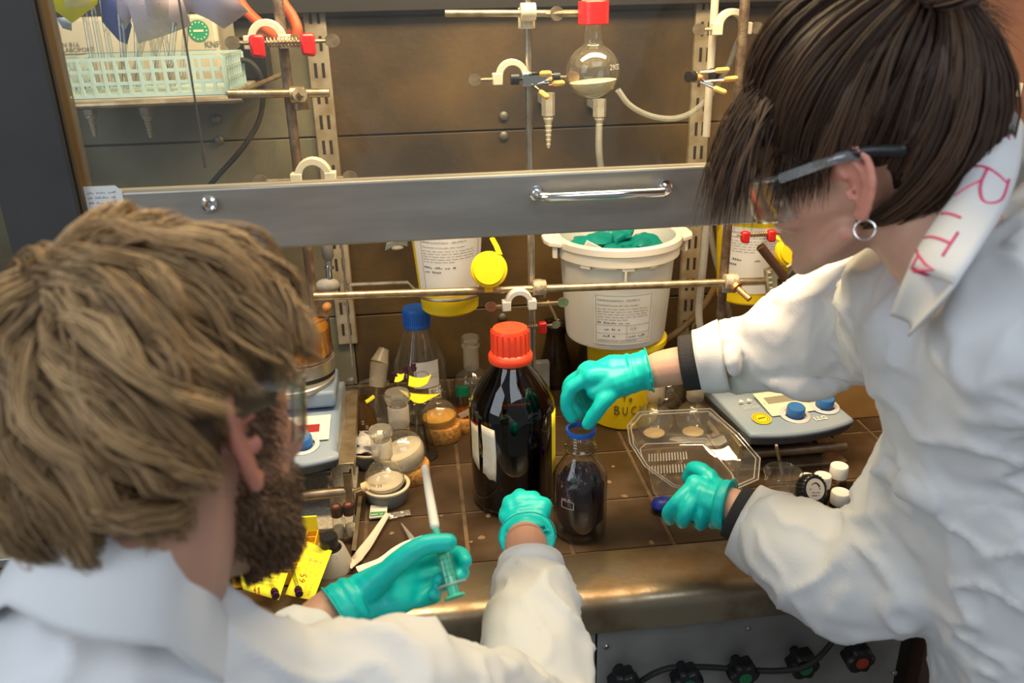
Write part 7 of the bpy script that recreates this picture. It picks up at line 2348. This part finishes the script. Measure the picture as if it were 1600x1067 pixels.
m = M(); a, b = G(627, 817, .006), G(648, 848, .012); tube(m, [a, (a + b) / 2, b], [.0008, .0032, .0055], 14, caps=False); tag(obj('pipette_tip', m, glassmat('tip_plastic', (.85, .85, .83), (.5, .5, .48), .1, 2, .2)), 'clear conical pipette tip lying near the scoop', 'tip')
p = [G(577, 812, .003), G(604, 809, .003), G(606, 792, .006), G(579, 792, .006)]
m = M(); hexa(m, p + [q + [0, 0, .004] for q in p]); o = tag(obj('sachet', m, pm('cream_sachet', (.70, .64, .52), .5), bevel=.001), 'small cream and green printed sachet lying below the grey bowl', 'sachet')
m = M(); fq = lambda u, v: (p[0] * (1 - u) + p[1] * u) * (1 - v) + (p[3] * (1 - u) + p[2] * u) * v + np.array([0, 0, .0046]); m.add([fq(.05, .05), fq(.95, .05), fq(.95, .40), fq(.05, .40)], [(0, 1, 2, 3)]); obj('green_band', m, pm('green_band', (.06, .22, .09), .5), o)
m = M(); scribble(m, .1, .8, .14, .12, lambda u, v: fq(u, v) + [0, 0, .0004], wave=False); obj('print', m, pm('logo_white'), o)['kind'] = 'stuff'
m = M(); 
def foil(s, q):
    a = G(606, 812, .004) * (1 - s) + G(642, 804, .004) * s; b = G(606, 802, .006) * (1 - s) + G(640, 796, .006) * s
    return a * (1 - q) + b * q + [0, 0, .003 * mnoise.noise(Vector((s * 7, q * 5, 3)))]
sheet(m, foil, 14, 6); tag(obj('foil_wrapper', m, glassmat('wrapper_film', (.75, .7, .6), (.5, .45, .38), .08, 3.0, .15), solid=.0006), 'crumpled clear wrapper beside the cream sachet', 'wrapper')

# ------------------------------------------------------------------ far left of the bench
a_, b_ = G(-60, 890), G(75, 836)
m = M(); box(m, (-.66, (a_[1] + b_[1]) / 2, .008), (.42, .085, .016)); tag(obj('steel_strip', m, pm('dull_steel_strip', (.34, .36, .34), .4, .6, (.25, .26, .25), 9), bevel=.002), 'dull grey steel strip across the bench at the far left', 'strip')
g = G(5, 772)
m = M(); box(m, (g[0] - .06, g[1] + .06, .060), (.17, .10, .12)); tag(obj('brown_carton', m, pm('tan_carton', (.50, .27, .10), .7), bevel=.003), 'orange-brown carton at the far left behind the blond hair', 'box')
m = M(); box(m, (g[0] - .05, g[1] - .006, .008), (.05, .02, .014)); tag(obj('yellow_block', m, YELP, bevel=.002), 'small yellow block in front of the carton at the far left', 'block')
# three small pale patches on the right side wall
def onwall(px, py, x=XR - .0008):
    r = ray(px, py); return CAM + r * (x / r[0])
for k, (px, py, w_, h_) in enumerate(((1570, 132, .040, .028), (1590, 140, .020, .020), (1574, 148, .008, .024))):
    q = onwall(px, py)
    m = M(); box(m, q, (.001, w_, h_), Matrix.Rotation(.3 * (k - 1), 3, 'X')); tag(obj('pale_patch', m, pm('pale_patch_tone', (.55, .5, .46), .5)), ['pale square patch on the red-brown wall, leftmost', 'round whitish patch on the red-brown wall, rightmost', 'thin slanting pale strip on the red-brown wall'][k], 'tape')
